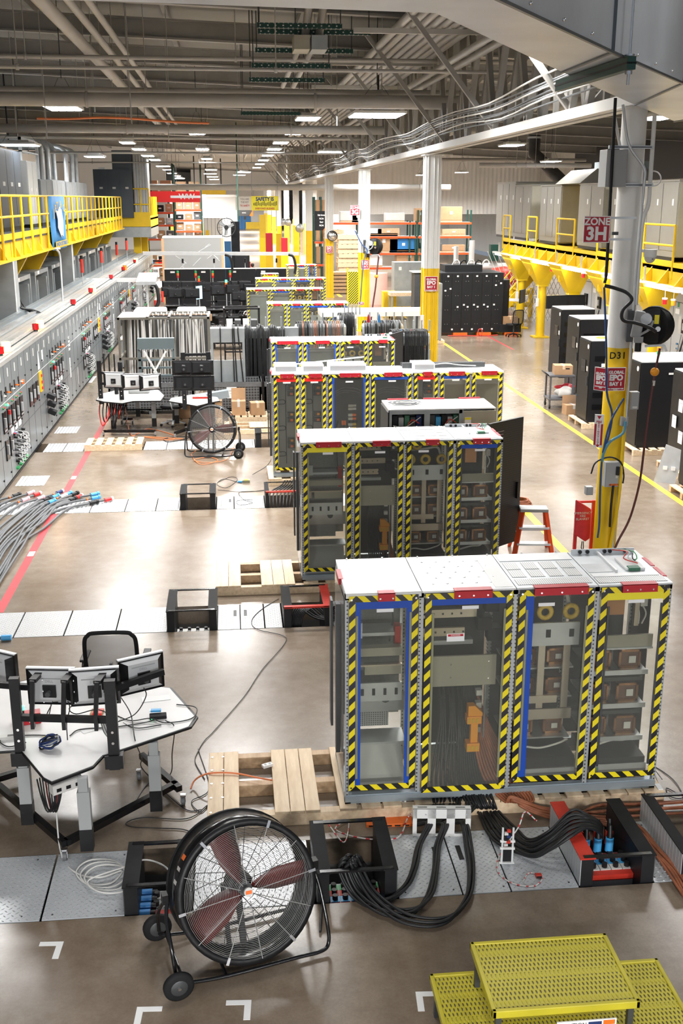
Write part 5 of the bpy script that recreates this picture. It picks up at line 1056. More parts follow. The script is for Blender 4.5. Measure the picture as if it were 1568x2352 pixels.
for i,y in enumerate((75,90,105,120,135,150,165)): column(y,'distant yellow and white column of the aisle row, %s beyond the mirror column'%['first','second','third','fourth','fifth','sixth','seventh'][i],r=.24,detail=0)
for i,(px,y) in enumerate(((470,100),(640,88),(395,110))):
    P=PY(px,500,y); column(y,'slim distant column left of the aisle, %s'%['between the racks','beside the safety sign','over the left racks'][i],r=.16,detail=0,X=P.x)
def at(px,py,Y): return PY(px,py,Y)
# --- signs ---
s=sign('red ZONE 3H sign on a bracket at the nearest column','sign',at(1370,527,14.05),.338,.334,[('ZONE',.125,.095,.95,.004),('3H',.23,-.06,.95,.009)],rz=R(-10)); bpart(s,'bracket','galv',(.1,.5,.02,.04,.13,.16)); bpart(s,'bracket','galv',(.1,.45,.02,.04,-.14,-.11)); bpart(s,'beam_clamp','dark_steel',(.2,.28,.0,.06,-.07,-.03))
P=at(1414,871,14.38); s=sign('right-hand face of the red emergency sign on the nearest column','sign',P,.27,.325,EPO(.265,1),rz=R(0))
P=at(1380,871,14.46); s=sign('angled left-hand face of the red emergency sign on the nearest column','sign',P,.22,.325,EPO(.21,1),rz=R(-50))
s=sign('white and red fire extinguisher arrow sign on the nearest column','sign',at(1374,990,14.36),.125,.47,[('FIRE',.045,.13,.9,.001,'sign_red'),('E\nX\nT\nI\nN\nG\nU\nI\nS\nH\nE\nR',.031,-.055,1.1,.001,'sign_red')],face='paper',rz=R(-22))
MB().prism([(-.03,.215),(.03,.215),(0,.165)],-.006,-.003,'y').build('arrow_mark','sign_red',s); MB().prism([(-.03,-.195),(.03,-.195),(0,-.23)],-.006,-.003,'y').build('arrow_mark','sign_red',s)
bpart(s,'red_stripe','sign_red',(-.056,-.03,-.006,-.003,-.2,.1)); bpart(s,'red_stripe','sign_red',(.03,.056,-.006,-.003,-.2,.1))
# electrics on column D31
def ebox(label,px,py,Y,w,h,d=.1,cat='electrical box',m='grey_plastic',lab=True):
    t=thing('electrical_box',label,cat,at(px,py,Y)); bpart(t,'box_body',m,(-w/2,w/2,-d,0,-h/2,h/2),bevel=.006); bpart(t,'box_cover',m,(-w/2+.012,w/2-.012,-d-.008,-d,-h/2+.012,h/2-.012)); 
    if lab: bpart(t,'warning_label','orange' if h>.25 else 'off_white',(-w*.2,w*.3,-d-.01,-d-.008,-h/2+.02,-h/2+.05))
    return t
t=ebox('grey disconnect switch box with handle low on the nearest column',1402,1086,14.42,.235,.36,.11); bpart(t,'switch_handle','black',(.03,.07,-.16,-.11,.0,.12)); bpart(t,'rating_plate','off_white',(.03,.065,-.122,-.118,-.05,.02)); text('480 VOLTS',.03,'black',(0.01,-.1215,-.145),FR,t,depth=.0006); 
for o in t.children:
    if o.name.startswith('warning_label'): o.location.y=-.001
ebox('small grey box with yellow hook at the right of the nearest column',1451,918,14.5,.13,.25,.1); ebox('small grey junction box on the conduit of the nearest column',1430,966,14.42,.1,.13,.08,lab=False)
ebox('grey twin outlet box low at the left of the nearest column',1349,1124,14.5,.1,.12,.1,lab=False); ebox('grey outlet box with red tag on the sign column',977,824-10,29.15,.22,.28,.12,lab=False)
t=ebox('large grey transformer box high on the nearest column',1398,388,14.62,.28,.47,.3,lab=False)
o=thing('strut_bracket','horizontal steel strut clamped across the upper part of the nearest column','bracket',at(1452,338,14.4)); bpart(o,'strut','galv',(-.32,.27,-.03,.01,-.02,.02)); bpart(o,'slot','dark_steel',(-.3,.25,-.032,-.03,-.006,.006))
o=thing('strut_bracket','horizontal steel strut below the transformer box on the nearest column','bracket',at(1447,425,14.4)); bpart(o,'strut','galv',(-.36,.30,-.03,.01,-.02,.02)); bpart(o,'slot','dark_steel',(-.34,.28,-.032,-.03,-.006,.006))
o=thing('dome_camera','white dome camera on an arm at the right of the nearest column','camera',at(1492,590,14.5)); bpart(o,'arm','white_paint',(-.2,.06,0,.05,.06,.1)); MB().cyl((0,0,.0),(0,0,.1),.085,.09,n=18).build('housing','white_paint',o); MB().sphere((0,0,-.0),.078,n=16,sc=(1,1,1.1)).build('dome','off_white',o); bpart(o,'maker_mark','navy',(0,.02,-.081,-.078,-.03,-.02))
def pipe_run(name,label,cat,pts,r,m,n=8): return cable(name,pts,r,m,label,cat,n=n,seg=5)
pipe_run('conduit','bent grey conduit running down the right side of the nearest column','conduit',[at(1430,240,14.3),at(1443,330,14.3),at(1478,385,14.3),at(1478,430,14.3),at(1462,600,14.3),at(1438,950,14.35),at(1422,1110,14.35),at(1405,1262,14.4),at(1400,1300,14.4)],.02,'galv')
pipe_run('conduit','straight pale conduit right of the nearest column','conduit',[at(1503,265,14.45),at(1493,410,14.45),at(1488,470,14.45),at(1474,520,14.45),at(1460,700,14.45)],.03,'white_paint')
pipe_run('conduit','thin white conduit beside the grey transformer box','conduit',[at(1410,262,14.4),at(1417,300,14.4),at(1424,340,14.4)],.02,'white_paint')
pipe_run('gas_pipe','vertical black pipe left of the nearest column','pipe',[at(1413,225,14.3),at(1405,380,14.3),at(1393,610,14.2),at(1388,650,14.15)],.022,'black')
pipe_run('yellow_rod','yellow rod and hose clipped to the right of the nearest column','pipe',[at(1450,800,14.38),at(1440,900,14.38),at(1424,1110,14.3),at(1415,1180,14.3),at(1400,1262,14.4),at(1398,1290,14.4)],.025,'yellow')
pipe_run('air_hose','thick black hose looping from the pipe to the reel','hose',[at(1388,656,14.15),at(1412,662,14.1),at(1440,673,14.05),at(1450,690,14.0),at(1430,712,14.0),at(1430,735,14.0),at(1460,742,14.0),at(1490,752,13.95),at(1506,762,13.95)],.024,'rubber')
pipe_run('water_hose','dark blue hose running down the face of the nearest column','hose',[at(1387,660,14.2),at(1392,800,14.25),at(1393,900,14.3),at(1405,950,14.3),at(1398,1000,14.3),at(1383,1050,14.3),at(1378,1120,14.3),at(1376,1200,14.3),at(1372,1235,14.3)],.015,'blue_hose')
pipe_run('water_hose','second dark blue hose joining from the small grey box','hose',[at(1432,915,14.35),at(1408,955,14.28),at(1395,990,14.28),at(1384,1040,14.28)],.014,'blue_hose')
pipe_run('power_lead','light blue lead from the junction box to the disconnect switch','cord',[at(1436,968,14.3),at(1430,995,14.3),at(1400,1015,14.28),at(1386,1040,14.28),at(1382,1060,14.3)],.02,'light_blue_hose')
pipe_run('power_lead','black looped lead over the disconnect switch','cord',[at(1357,1088,14.3),at(1368,1062,14.3),at(1400,1050,14.3),at(1425,1062,14.3),at(1432,1090,14.3),at(1430,1110,14.3)],.012,'rubber')
pipe_run('power_lead','black lead with plug hanging below the disconnect switch','cord',[at(1408,1115,14.3),at(1403,1160,14.3),at(1400,1210,14.3)],.018,'rubber')
pipe_run('wire_hoop','white wire hoop beside the upper part of the nearest column','wire',[at(1490,395,14.45)]+[at(1500+17*math.sin(a),410-17*math.cos(a),14.45) for a in [0,.6,1.2,1.8,2.4,3.0]]+[at(1488,424,14.45)],.009,'white_wire',5)
b=MB(); b.bx(-.09,.07,0,.14,0,.86); b.bx(-.05,.06,-.03,.0,.1,.8); o=b.build('timber_block','wood_rough' if 'wood_rough' in M else 'pine_dark'); o.location=at(1436,800,14.55)+Vector((.03,0,0)); tag(o,'rough brown timber block strapped to the right side of the nearest column','timber'); 
def hose_reel(label,loc,s=1.0,hose=None):
    t=thing('hose_reel',label,'hose reel',loc,R(-18)); t.scale=(s,s,s)
    MB().cyl((.04,.04,0),(.1,.1,0),.26,n=32).build('rear_disc','black_matte',t)
    b=MB(); b.lathe([(.0,-.03),(.1,-.03),(.11,-.02),(.22,-.02),(.262,.0),(.262,.04)],32,ax='y',c=(.06,-.02,0)); b.build('front_disc','black',t)
    b=MB(); b.lathe([(.17,.03),(.2,.06),(.2,.16),(.17,.19)],24,ax='y',c=(-.02,-.02,0)); b.build('drum','dark_steel',t)
    MB().box((-.16,-.06,.02),(.14,.1,.36),ry=R(8)).build('motor_housing','grey_plastic',t,bevel=.02); MB().cyl((-.06,-.12,.1),(-.06,-.02,.1),.075,n=18).build('motor_end','galv',t); 
    MB().bar((-.16,-.08,-.14),(-.02,-.1,-.05),.05,.03).bar((-.02,-.1,-.05),(.03,-.08,.08),.05,.03).build('support_arm','grey_plastic',t)
    bpart(t,'rating_plate','yellow_tape',(.05,.11,-.052,-.05,.03,.15)); MB().cyl((-.14,-.08,-.34),(-.14,-.08,-.2),.045,n=12).build('filter_bowl','black',t); bpart(t,'valve_body','grey_plastic',(-.2,-.08,-.13,-.03,-.22,-.14))
    MB().bar((-.05,-.05,-.27),(.2,-.06,-.25),.03).bar((.2,-.06,-.25),(.24,-.06,-.33),.03).build('hose_guide','galv',t); MB().cyl((.1,-.12,-.03),(.1,-.06,-.03),.035,n=14).build('hose_union','chrome',t)
    bpart(t,'wall_mount','dark_steel',(-.3,-.22,-.06,.14,-.22,.2)); return t
hose_reel('black spring hose reel with grey motor on the nearest column',at(1492,748,14.25))
cable('air_hose',[at(1515,800,14.2),at(1505,850,14.2),at(1492,930,14.2),at(1480,1020,14.2),at(1468,1110,14.3),at(1446,1190,14.4),at(1418,1245,14.4),at(1400,1290,14.4)],.017,'maroon_hose','long dark maroon hose hanging from the near reel in a curve','hose',n=8)
o=thing('hose_ball','orange ball stop on the maroon hose','ball stop',at(1503,854,14.2)); MB().sphere((0,0,0),.06,n=18).build('ball','orange_amber',o); MB().cyl((-.004,0,-.19),(0,0,-.12),.02,n=10).build('hose_clamp','off_white',o)
hose_reel('black hose reel on the far side of the zone sign column',at(856,566,43.9),1.25)
cable('air_hose',[at(870,582,43.8),at(866,620,43.8),at(862,660,43.8),at(856,700,43.8),at(852,735,43.8)],.035,'maroon_hose','dark hose hanging from the distant reel','hose',n=6)
o=thing('hose_ball','orange ball stop on the distant hanging hose','ball stop',at(864,635,43.8)); MB().sphere((0,0,0),.075,n=12).build('ball','orange_amber',o)
sign('red zone sign hanging left of the distant reel column','sign',at(815,483,43.9),.36,.38,[('ZONE',.13,.1,.95,.004),('3G',.24,-.07,.95,.01)])
sign('red emergency sign on the column behind the third cabinet','sign',at(990,652,29.1),.34,.39,EPO(.33,1)); sign('red emergency sign on the reel column','sign',at(838,608,43.9),.33,.36,EPO(.32,3)); sign('red emergency sign on the mirror column','sign',at(756,573,59.6),.36,.36,EPO(.35,2)); 
sign('small red sign low on the column behind the third cabinet','sign',at(975,802,29.1),.16,.12,[('EPO',.07,0,1,.003)]); sign('small red sign low on the reel column','sign',at(829,697,43.9),.22,.12,[('EPO',.08,0,1,.003)]); sign('small hanging red emergency sign before the distant tall fan','sign',at(541,561,70),.38,.38,EPO(.37,4))
s=sign('white and red arrow sign on the left edge of the sign column','sign',at(969,745,29.1),.09,.5,[('F\nI\nR\nE',.06,.0,1,.002,'sign_red')],face='paper')
cable('water_hose',[at(815,530,43.8),at(830,560,43.8),at(843,575,43.8),at(835,600,43.8),at(828,680,43.8),at(826,700,43.8)],.02,'blue_hose','blue hose on the reel column','hose',n=5)
o=thing('convex_mirror','round convex mirror on the column beyond the striped cabinets','mirror',at(763,542,59.5)); MB().lathe([(0,-.08),(.14,-.07),(.25,-.0),(.26,.02)],24,ax='y').build('mirror_face','chrome',o); b=MB(); b.lathe([(.26,0),(.28,0),(.28,.03),(.26,.03)],24,ax='y',closed=True); b.build('mirror_rim','black',o)
for k,(px,py,y,lb) in enumerate(((650,510,95,'left of the pair on distant columns'),(661,511,92,'right of the pair on distant columns'),(688,524,76,'pale, on the distant column beside the white hose'))):
    o=thing('convex_mirror','small round disc mirror %s'%lb,'mirror',at(px,py,y)); MB().lathe([(0,-.08),(.2,-.05),(.3,0),(.3,.03)],20,ax='y').build('mirror_face','steel',o)
# step ladder
P=F(1208,1262); t=thing('step_ladder','orange fibreglass step ladder with grey top beside the second cabinet','ladder',(4.42,15.2,0),R(-8))
tp=.72
for s in (-1,1):
    MB().bar((s*.29,-.2,0),(s*.17,-.06,tp),.075,.03).build('front_rail','orange_red',t); MB().bar((s*.29,.42,0),(s*.17,.08,tp),.05,.025).build('rear_rail','orange_red',t)
    MB().bar((s*.24,-.12,.35),(s*.24,.26,.37),.012,.012).build('spreader','galv',t)
bpart(t,'top_cap','grey_plastic',(-.21,.21,-.1,.14,tp-.02,tp+.03),bevel=.01)
for z in (.22,.46): bpart(t,'step','galv',(-.27+z*.1,.27-z*.1,-.2+z*.19-.06,-.2+z*.19+.09,z,z+.025))
bpart(t,'rear_brace','galv',(-.26,.26,.28,.31,.3,.33))
P=F(1190,1168); o=thing('cable_coil','coil of brown cable lying on the yellow line behind the ladder','cable coil',(P.x,P.y,0))
for k in range(9):
    b=MB(); rr=.26-.012*k; b.tube([(rr*math.cos(a)+random.uniform(-.02,.02),rr*.9*math.sin(a),.02+.018*k) for a in [i*math.pi/10 for i in range(20)]],.012,6,closed=True); b.build('cable_loop','brown_cable',o)
# fire blanket stand
t=thing('fire_blanket','red emergency fire blanket pouch on a red slotted stand before the nearest column','fire blanket',at(1337,1262,14.9)); 
P0=t.location; t.location.z=0
for x in (-.14,.11): bpart(t,'stand_post','red',(x,x+.045,0,.04,0,.92))
MB().bar((-.14,.02,.9),(.155,.02,.9),.03).build('stand_bar','red',t)
b=MB(); b.prism([(-.15,.95),(.08,.80),(.09,.35),(.02,.30),(-.15,.42)],-.05,-.005,'y'); o=b.build('pouch','fire_red',t,bevel=.012); text('EMERGENCY\nFIRE\nBLANKET',.048,'off_white',(-.045,-.052,.70),(R(90),0,0),o,depth=.001)
MB().tube(spline([(-.02,-.02,.3),(-.03,-.03,.2),(0,-.03,.18),(0,-.02,.3)],5),.008,5).build('pull_strap','black',t)
# ================= RIGHT AISLE OBJECTS =================
def fbox(pxl,pyb,pxr,pyt,depth,off=0):
    a=F(pxl,pyb); r=PY(pxr,pyb,a.y); z=PY(pxl,pyt,a.y).z; return a.x,r.x,a.y,z
def tower(label,x0,x1,y,z0,z1,depth,screen=True,logo=True,vents=True,group=None):
    t=thing('black_cabinet',label,'equipment cabinet',((x0+x1)/2,y+depth/2,z0)); w=(x1-x0)/2; d=depth/2; h=z1-z0
    bpart(t,'body','black_panel',(-w,w,-d,d,0.0,h-.02),bevel=.004); bpart(t,'top_sheet','galv_light',(-w+.01,w-.01,-d+.01,d-.01,h-.02,h)); bpart(t,'plinth','black_matte',(-w+.03,w-.03,-d-.004,d,0,.06))
    dr=bpart(t,'side_door','black',(-w-.02,-w-.001,-d+.02,d-.02,.05,h-.04)); 
    if screen: o=bpart(dr,'control_screen','black_gloss',(-w-.035,-w-.02,-d+.25,-d+.55,h*.6,h*.75)); bpart(dr,'handle','dark_steel',(-w-.045,-w-.02,-d+.08,-d+.11,h*.45,h*.56)); bpart(dr,'slot_label','off_white',(-w-.022,-w-.02,-d+.1,-d+.2,h*.62,h*.68))
    if logo: MB().cyl((-w-.023,-d+.15,h-.16),(-w-.02,-d+.15,h-.16),.055,n=16).build('round_badge','white',dr)
    if vents:
        for k in range(5): bpart(t,'vent','black_gloss',(-w+.1,w-.1,-d-.006,-d,.3+k*(h-.5)/5,.3+k*(h-.5)/5+.12))
        bpart(t,'warning_label','paper',(-.06,.1,-d-.009,-d-.006,h*.68,h*.72))
    return t
tower('black cabinet with white top, farthest of the aisle cabinets by the right mezzanine',9.75,10.75,31.6,.02,2.05,1.1)
tower('black cabinet with white top, second farthest beside the aisle',9.35,10.45,28.6,.02,2.08,1.1)
tower('narrow black cabinet on a pallet with wire on its top, before the two taller ones',8.25,8.9,24.35,.13,2.05,.85)
tower('wide black cabinet at right carrying wires and devices on its white top',8.42,11.6,21.6,.13,1.95,1.4,screen=False,vents=False)
tower('black cabinet with white papers on its side, second from the right edge',8.62,9.5,19.6,.13,2.0,.8,screen=False)
tower('tall black cabinet with control screen at the right edge of the picture',8.15,9.4,17.75,.13,2.2,.9)
for k,(x,y,w) in enumerate(((8.1,24.2,.9),(8.3,21.4,3.4),(8.45,19.4,1.3),(7.95,17.5,1.6))):
    pallet('timber pallet under the black cabinet %s'%['topped with a wire loop','that is the widest','with white papers on its side','at the right edge'][k],(x,y,0),[(i*.2,i*.2+.13) for i in range(int(w/.2))],w,1.1,.13)
for k,(y,z,x) in enumerate(((19.85,1.35,8.6),(20.1,1.0,8.6),(19.75,.75,8.6))): 
    o=thing('paper_sheet','white paper taped on the side of a black cabinet at right, %s'%['upper','middle','lower'][k],'paper',(x-.024,y,z)); bpart(o,'sheet','paper',(-.003,0,-.1,.1,-.12,.12))
    bpart(o,'printed_lines','grey_plastic',(-.004,-.003,-.09,.09,.1,.11)); bpart(o,'printed_lines','grey_plastic',(-.004,-.003,-.09,.05,.05,.06))
for k,(x,z) in enumerate(((9.0,1.55),(8.75,1.7))):
    o=thing('paper_sheet','white paper on the front of the widest black cabinet, %s'%['larger','smaller tag'][k],'paper',(x+.3,21.57,z)); bpart(o,'sheet','paper',(-.14 if k==0 else -.05,.14 if k==0 else .05,-.004,0,-.16 if k==0 else -.02,.16 if k==0 else .02))
t=thing('sheet_metal','grey metal sheet with red and white labels leaning at the foot of a black cabinet','metal sheet',(8.1,19.2,0),R(-35)); b=MB(); b.add([(-.2,0,.0),(.2,0,.0),(.3,.12,.62),(-.05,.12,.72),(-.2,.01,.0),(.2,.01,.0),(.3,.13,.62),(-.05,.13,.72)],[(0,1,2,3),(7,6,5,4),(0,4,5,1),(1,5,6,2),(2,6,7,3),(3,7,4,0)]); b.build('sheet','galv',t)
for x in (-.05,.1): bpart(t,'warning_label','paper',(x,x+.08,.02,.03,.25,.32))
o=thing('test_gear','blue-faced instrument case with white tubing on the widest black cabinet','instrument',(10.6,22.2,1.95)); bpart(o,'case_body','cyan_blue',(-.45,.45,-.2,.2,0,.35)); bpart(o,'case_rim','black',(-.48,.48,-.22,.22,.35,.38)); MB().tube(spline([(-.4,-.25,.0),(-.3,-.26,.3),(-.1,-.25,.45),(.2,-.25,.42)],6),.02,6).build('tubing','white_wire',o); MB().cyl((.1,-.22,.2),(.1,-.2,.2),.04,n=10).build('red_button','red_bright',o)
o=thing('signal_stack','small stacked signal lamp with coloured segments on the widest black cabinet','signal lamp',(9.0,22.2,1.95)); 
for k,m_ in enumerate(('off_white','green','orange','amber_lens','red')): MB().cyl((0,0,.0+.07*k),(0,0,.07+.07*k),.04,n=12).build('segment',m_,o)
for k in range(5): cable('loose_wire',[(9.2+.5*k,22.0,1.97),(9.4+.5*k,22.1+.1*k,2.03),(9.6+.45*k,21.9,1.99),(9.8+.4*k,22.2,1.98)],.012,['off_white','red_paint','white_wire'][k%3],'%s loose wire lying across the widest black cabinet top'%['pale','red','white'][k%3],'wire','loose %s wires on the wide black cabinet'%['pale','red','white'][k%3],n=5)
o=thing('wire_loop','yellow wire loop with copper scraps on the narrow black cabinet','wire coil',(8.6,24.7,2.05)); MB().tube([(.12*math.cos(a),.12*math.sin(a),.02) for a in [i*math.pi/8 for i in range(16)]],.012,5,closed=True).build('loop','yellow_tape',o); bpart(o,'copper_scrap','copper',(.05,.3,-.05,.05,0,.02))
# utility cart
t=thing('utility_cart','grey two-shelf utility cart holding a cardboard box beside the aisle','cart',(8.36,27.0,0),R(-4))
for z in (.22,.82): bpart(t,'shelf','dark_grey_plastic',(-.33,.33,-.3,.3,z,z+.05),bevel=.01); 
for x in (-.31,.27):
    for y in (-.28,.24): bpart(t,'corner_post','dark_grey_plastic',(x,x+.045,y,y+.045,.1,.85)); MB().cyl((x,y+.02,.06),(x+.04,y+.02,.06),.055,n=12).build('caster','black',t)
MB().tube(spline([(-.33,-.2,.85),(-.42,-.2,.92),(-.42,.2,.92),(-.33,.2,.85)],5),.018,6).build('push_handle','black',t)
def carton(label,loc,w,d,h,rz=0,open_=False,name='cardboard_box'):
    t=thing(name,label,'box',loc,rz); bpart(t,'carton_body','cardboard',(-w/2,w/2,-d/2,d/2,0,h)); bpart(t,'tape','off_white' if open_ else 'pine',(-.03,.03,-d/2-.002,d/2+.002,h*.6,h+.002))
    if open_:
        MB().add([(-w/2,d/2,h),(w/2,d/2,h),(w/2,d/2+.02,h+h*.8),(-w/2,d/2+.02,h+h*.8)],[(0,1,2,3)]).build('flap','cardboard',t)
    return t
carton('closed cardboard box on top of the grey utility cart',(8.42,27.0,.87),.46,.4,.23,R(-8)); bpart(bpy.data.objects['cardboard_box'],'print_mark','black',(.05,.15,-.203,-.2,.14,.17))
for k,(x,y,z,m_,sc,lb) in enumerate(((8.47,26.9,.4,'off_white',(1.3,1,.8),'grey and white cloth bundle on the cart shelf'),(8.55,27.1,.5,'red',(1.4,.8,.5),'red cloth folded behind the cloth bundle on the cart'),(8.85,25.75,.13,'blue_coat',(1.6,1.0,.9),'dark blue jacket heaped on the floor by the blue tool box'))):
    b=MB(); b.sphere((0,0,0),.17,n=20,sc=sc); random.seed(k+3)
    b.v=[(v[0]*(1+.25*math.sin(v[1]*31+v[2]*17)),v[1]*(1+.2*math.sin(v[0]*27)),v[2]*(1+.22*math.sin(v[0]*19+v[1]*23))) for v in b.v]; o=b.build('cloth_bundle',m_); o.location=(x,y,z); tag(o,lb,'cloth')
o=thing('tool_box','bright blue flat tool box with orange tape on top beside the cart','tool box',(8.9,26.0,.26),R(-6)); bpart(o,'box_body','blue_box',(-.35,.35,-.2,.2,0,.16),bevel=.02); bpart(o,'box_lid','blue_box',(-.36,.36,-.21,.21,.165,.2)); bpart(o,'tape_roll','orange',(-.2,.15,-.05,.1,.2,.23))
carton('open cardboard box on the floor before the blue tool box',(8.42,26.05,.0),.4,.3,.25,R(5),True)
random.seed(11)
# big black plated block
t=thing('black_enclosure','big black plated enclosure on orange skates beyond the aisle','equipment cabinet',(9.35,43.2,0)); w=1.25; h=2.42
bpart(t,'body','black_panel',(-w,w,-1,1,.12,h),bevel=.005); bpart(t,'side_wing','black_panel',(w+.0,w+.32,-.7,1.2,.12,h-.3)); bpart(t,'upper_box','black_panel',(-.95,.55,-.3,.8,h,h+.26))
for i in range(7):
    for k in range(2):
        for z in [j*.2+.3 for j in range(11)]:
            pass
b=[]
for i in range(6):
    x=-w+.05+i*.4; bpart(t,'panel_seam','black_gloss',(x-.004,x+.004,-1.004,-1,.14,h-.02))
    for z in (.45,1.0,1.55,2.1):
        for dx in (-.05,.05): bpart(t,'rivet','off_white',(x+.2+dx,x+.215+dx,-1.006,-1,z,z+.015))
for (x,z) in [(-.95+.38*i,2.3) for i in range(6)]+[(-.75+.4*i,.25) for i in range(6)]+[(-.55,1.12),(-.3,1.2),(-.15,1.12),(.1,1.2),(.25,1.12),(.5,1.2),(.65,1.12),(.9,1.2),(-1.05,1.75),(-.85,1.82),(.95,1.95),(1.15,2.02)]: bpart(t,'warning_label','paper',(x-.035,x+.035,-1.009,-1.001,z-.03,z+.03))
bpart(t,'base_ledge','black_panel',(w-.1,w+.75,-1.1,-.3,.12,.42))
for x in (-.7,.25,1.35): bpart(t,'skate','orange',(x,x+.55,-1.1,-.7,0,.12))
for k in range(5): MB().tube(spline([(-.6+.3*k,.0,h+.26),(-.5+.3*k,-.05,h+.42),(-.35+.3*k,.05,h+.4),(-.3+.3*k,0,h+.26)],5),.03,6).build('top_cable','black' if k%2 else 'off_white',t)
cable('air_hose',[(8.4,42.0,.03),(9.3,42.0,.02),(9.7,41.95,.02),(9.75,41.98,.25),(9.62,41.98,.25),(9.68,41.95,.03),(10.4,42.0,.03)],.02,'red_paint','red hose looping along the foot of the black plated enclosure','hose',n=5)
carton('cardboard box with white label on the ledge of the black plated enclosure',(10.95,42.5,.42),.6,.5,.3)
# gray tall cabinet, wrapped pallet, yellow cart (left of col C)
t=thing('grey_cabinet','tall grey steel cabinet with white label left of the emergency sign column','cabinet',(8.2,50.5,0)); bpart(t,'body','frame_grey',(-.75,.75,-.45,.45,0,2.4)); bpart(t,'door','frame_grey',(-.73,.0,-.47,-.45,.05,2.35)); bpart(t,'door','frame_grey',(.01,.73,-.47,-.45,.05,2.35)); bpart(t,'label','paper',(-.55,-.42,-.474,-.47,2.05,2.2))
t=thing('dark_cabinet','dark tall cabinet with pale lid behind the wrapped stack','cabinet',(7.75,44.8,0)); bpart(t,'body','dark_steel',(-.3,.55,-.4,.4,.0,2.3)); bpart(t,'lid','off_white',(-.4,.6,-.45,.45,2.3,2.34))
t=thing('wrapped_stack','stack of parts in clear film standing on a small pallet by the column','wrapped stack',(7.35,40.2,0)); bpart(t,'stack_body','off_white',(-.22,.35,-.3,.3,.15,2.15)); bpart(t,'red_print','red',(-.1,.02,-.305,-.3,1.1,1.6)); bpart(t,'film','plastic_wrap',(-.25,.38,-.33,.33,.13,2.2))
pallet('small pallet under the film-wrapped stack',(7.0,39.8,0),[(0,.15),(.25,.4),(.5,.65),(.7,.85)],.85,.8,.13); pallet('small pallet on the floor behind the film-wrapped stack',(6.95,42.0,0),[(0,.15),(.25,.4),(.5,.65)],.7,.8,.13)
t=thing('work_cart','grey wheeled work cart with wooden top and yellow bins','cart',(8.0,52.0-5,0)); t.location=(7.55,48.5,0)
bpart(t,'wooden_top','pine',(-.55,.75,-.45,.45,1.05,1.2)); bpart(t,'shelf','frame_grey',(-.5,.6,-.4,.4,.2,.3))
for x in (-.5,.54):
    for y in (-.4,.34): bpart(t,'corner_post','frame_grey',(x,x+.07,y,y+.07,.2,1.05)); MB().cyl((x,y,.1),(x+.05,y,.1),.1,n=12).build('caster','black',t)
for x in (-.4,.1): 
    o=thing('yellow_bin','%s yellow bin on the lower shelf of the wooden-topped cart'%('left' if x<0 else 'right'),'bin',(7.55+x+.2,48.45,.3)); bpart(o,'bin_body','yellow_tape',(-.22,.22,-.25,.25,0,.22),bevel=.02); bpart(o,'bin_lip','yellow',(-.23,.23,-.26,.26,.2,.235))
o=thing('yellow_cabinet','yellow steel cabinet behind the wooden-topped cart','cabinet',(7.15,49.6,0)); bpart(o,'body','yellow',(-.3,.3,-.3,.3,0,1.15)); bpart(o,'door','yellow_deep',(-.27,.27,-.31,-.3,.05,1.1))
t=thing('pink_film_roll','large pale pink roll of film standing beyond the cart','film roll',(7.3,56.0,0)); MB().cyl((0,0,.0),(0,0,1.55),.68,n=28).build('roll','pink_film',t); MB().cyl((0,0,1.5),(0,0,1.56),.12,n=16).build('core','cardboard',t)
t=thing('striped_barrier','yellow and black striped guard stack beside the pink roll','barrier',(6.25,56.5,0)); bpart(t,'striped_face','hazard_v',(-.28,.28,-.3,.3,0,1.6)); bpart(t,'post','yellow',(-.32,-.26,-.32,-.26,0,1.8))
t=thing('wood_bundle','stack of brown boards behind the striped guard','boards',(6.2,62.5,0)); 
for k in range(6): bpart(t,'board','pine_dark',(-.5,1.1,-.5,.5,.05+k*.2,.2+k*.2))

# ================= RIGHT MEZZANINE =================
XM=12.1; ZD=3.45
b=MB(); b.bx(XM-.5,18,21,46.5,ZD-.1,ZD); struct(b.build('mezzanine_floor','yellow_deep'))
t=thing('mezzanine_beams','yellow steel edge beams of the right mezzanine','mezzanine',(XM,34,0))
bpart(t,'edge_beam','yellow_deep',(-.5,-.44,-13,12.5,ZD-.45,ZD)); bpart(t,'flange','yellow',(-.62,-.3,-13,12.5,ZD-.47,ZD-.44)); bpart(t,'toe_plate','yellow',(-.5,-.48,-13,12.5,ZD,ZD+.12))
for i in range(22): MB().prism([(-.5,ZD-.44),(-.8,ZD-.44),(-.5,ZD-.05)],-12.5+i*1.15,-12.45+i*1.15,'y').build('stiffener','yellow',t)
YC=[44.6,41.5,37.6,33.4,29.9,25.5]
for i,y in enumerate(YC):
    t=thing('mezzanine_column','yellow flared column of the right mezzanine, %s from the staircase'%['nearest to it','second','third','fourth','fifth','sixth'][i],'column',(XM-.15,y,0)); 
    MB().cyl((0,0,0),(0,0,2.3),.17,n=18).build('shaft','yellow',t); bpart(t,'base_plate','yellow',(-.3,.3,-.3,.3,0,.04))
    b=MB(); b.add([(-.2,-.2,2.0),(.2,-.2,2.0),(.2,.2,2.0),(-.2,.2,2.0),(-.75,-.75,ZD-.47),(.5,-.6,ZD-.47),(.5,.6,ZD-.47),(-.75,.75,ZD-.47)],[(0,1,5,4),(1,2,6,5),(2,3,7,6),(3,0,4,7)]); b.bx(-.2,.2,-.2,.2,1.95,2.05); b.build('flared_capital','yellow',t); MB().bx(-.55,.45,-.04,.04,2.4,ZD-.47).build('gusset','yellow_deep',t)
    if i<3: MB().tube([(-.2,-.12,3.0),(-.2,-.12,2.4),(-.19,-.12,1.5)],.02,6).build('conduit','white_paint',t); bpart(t,'outlet_box','white',(-.26,-.16,-.2,-.12,1.2,1.5))
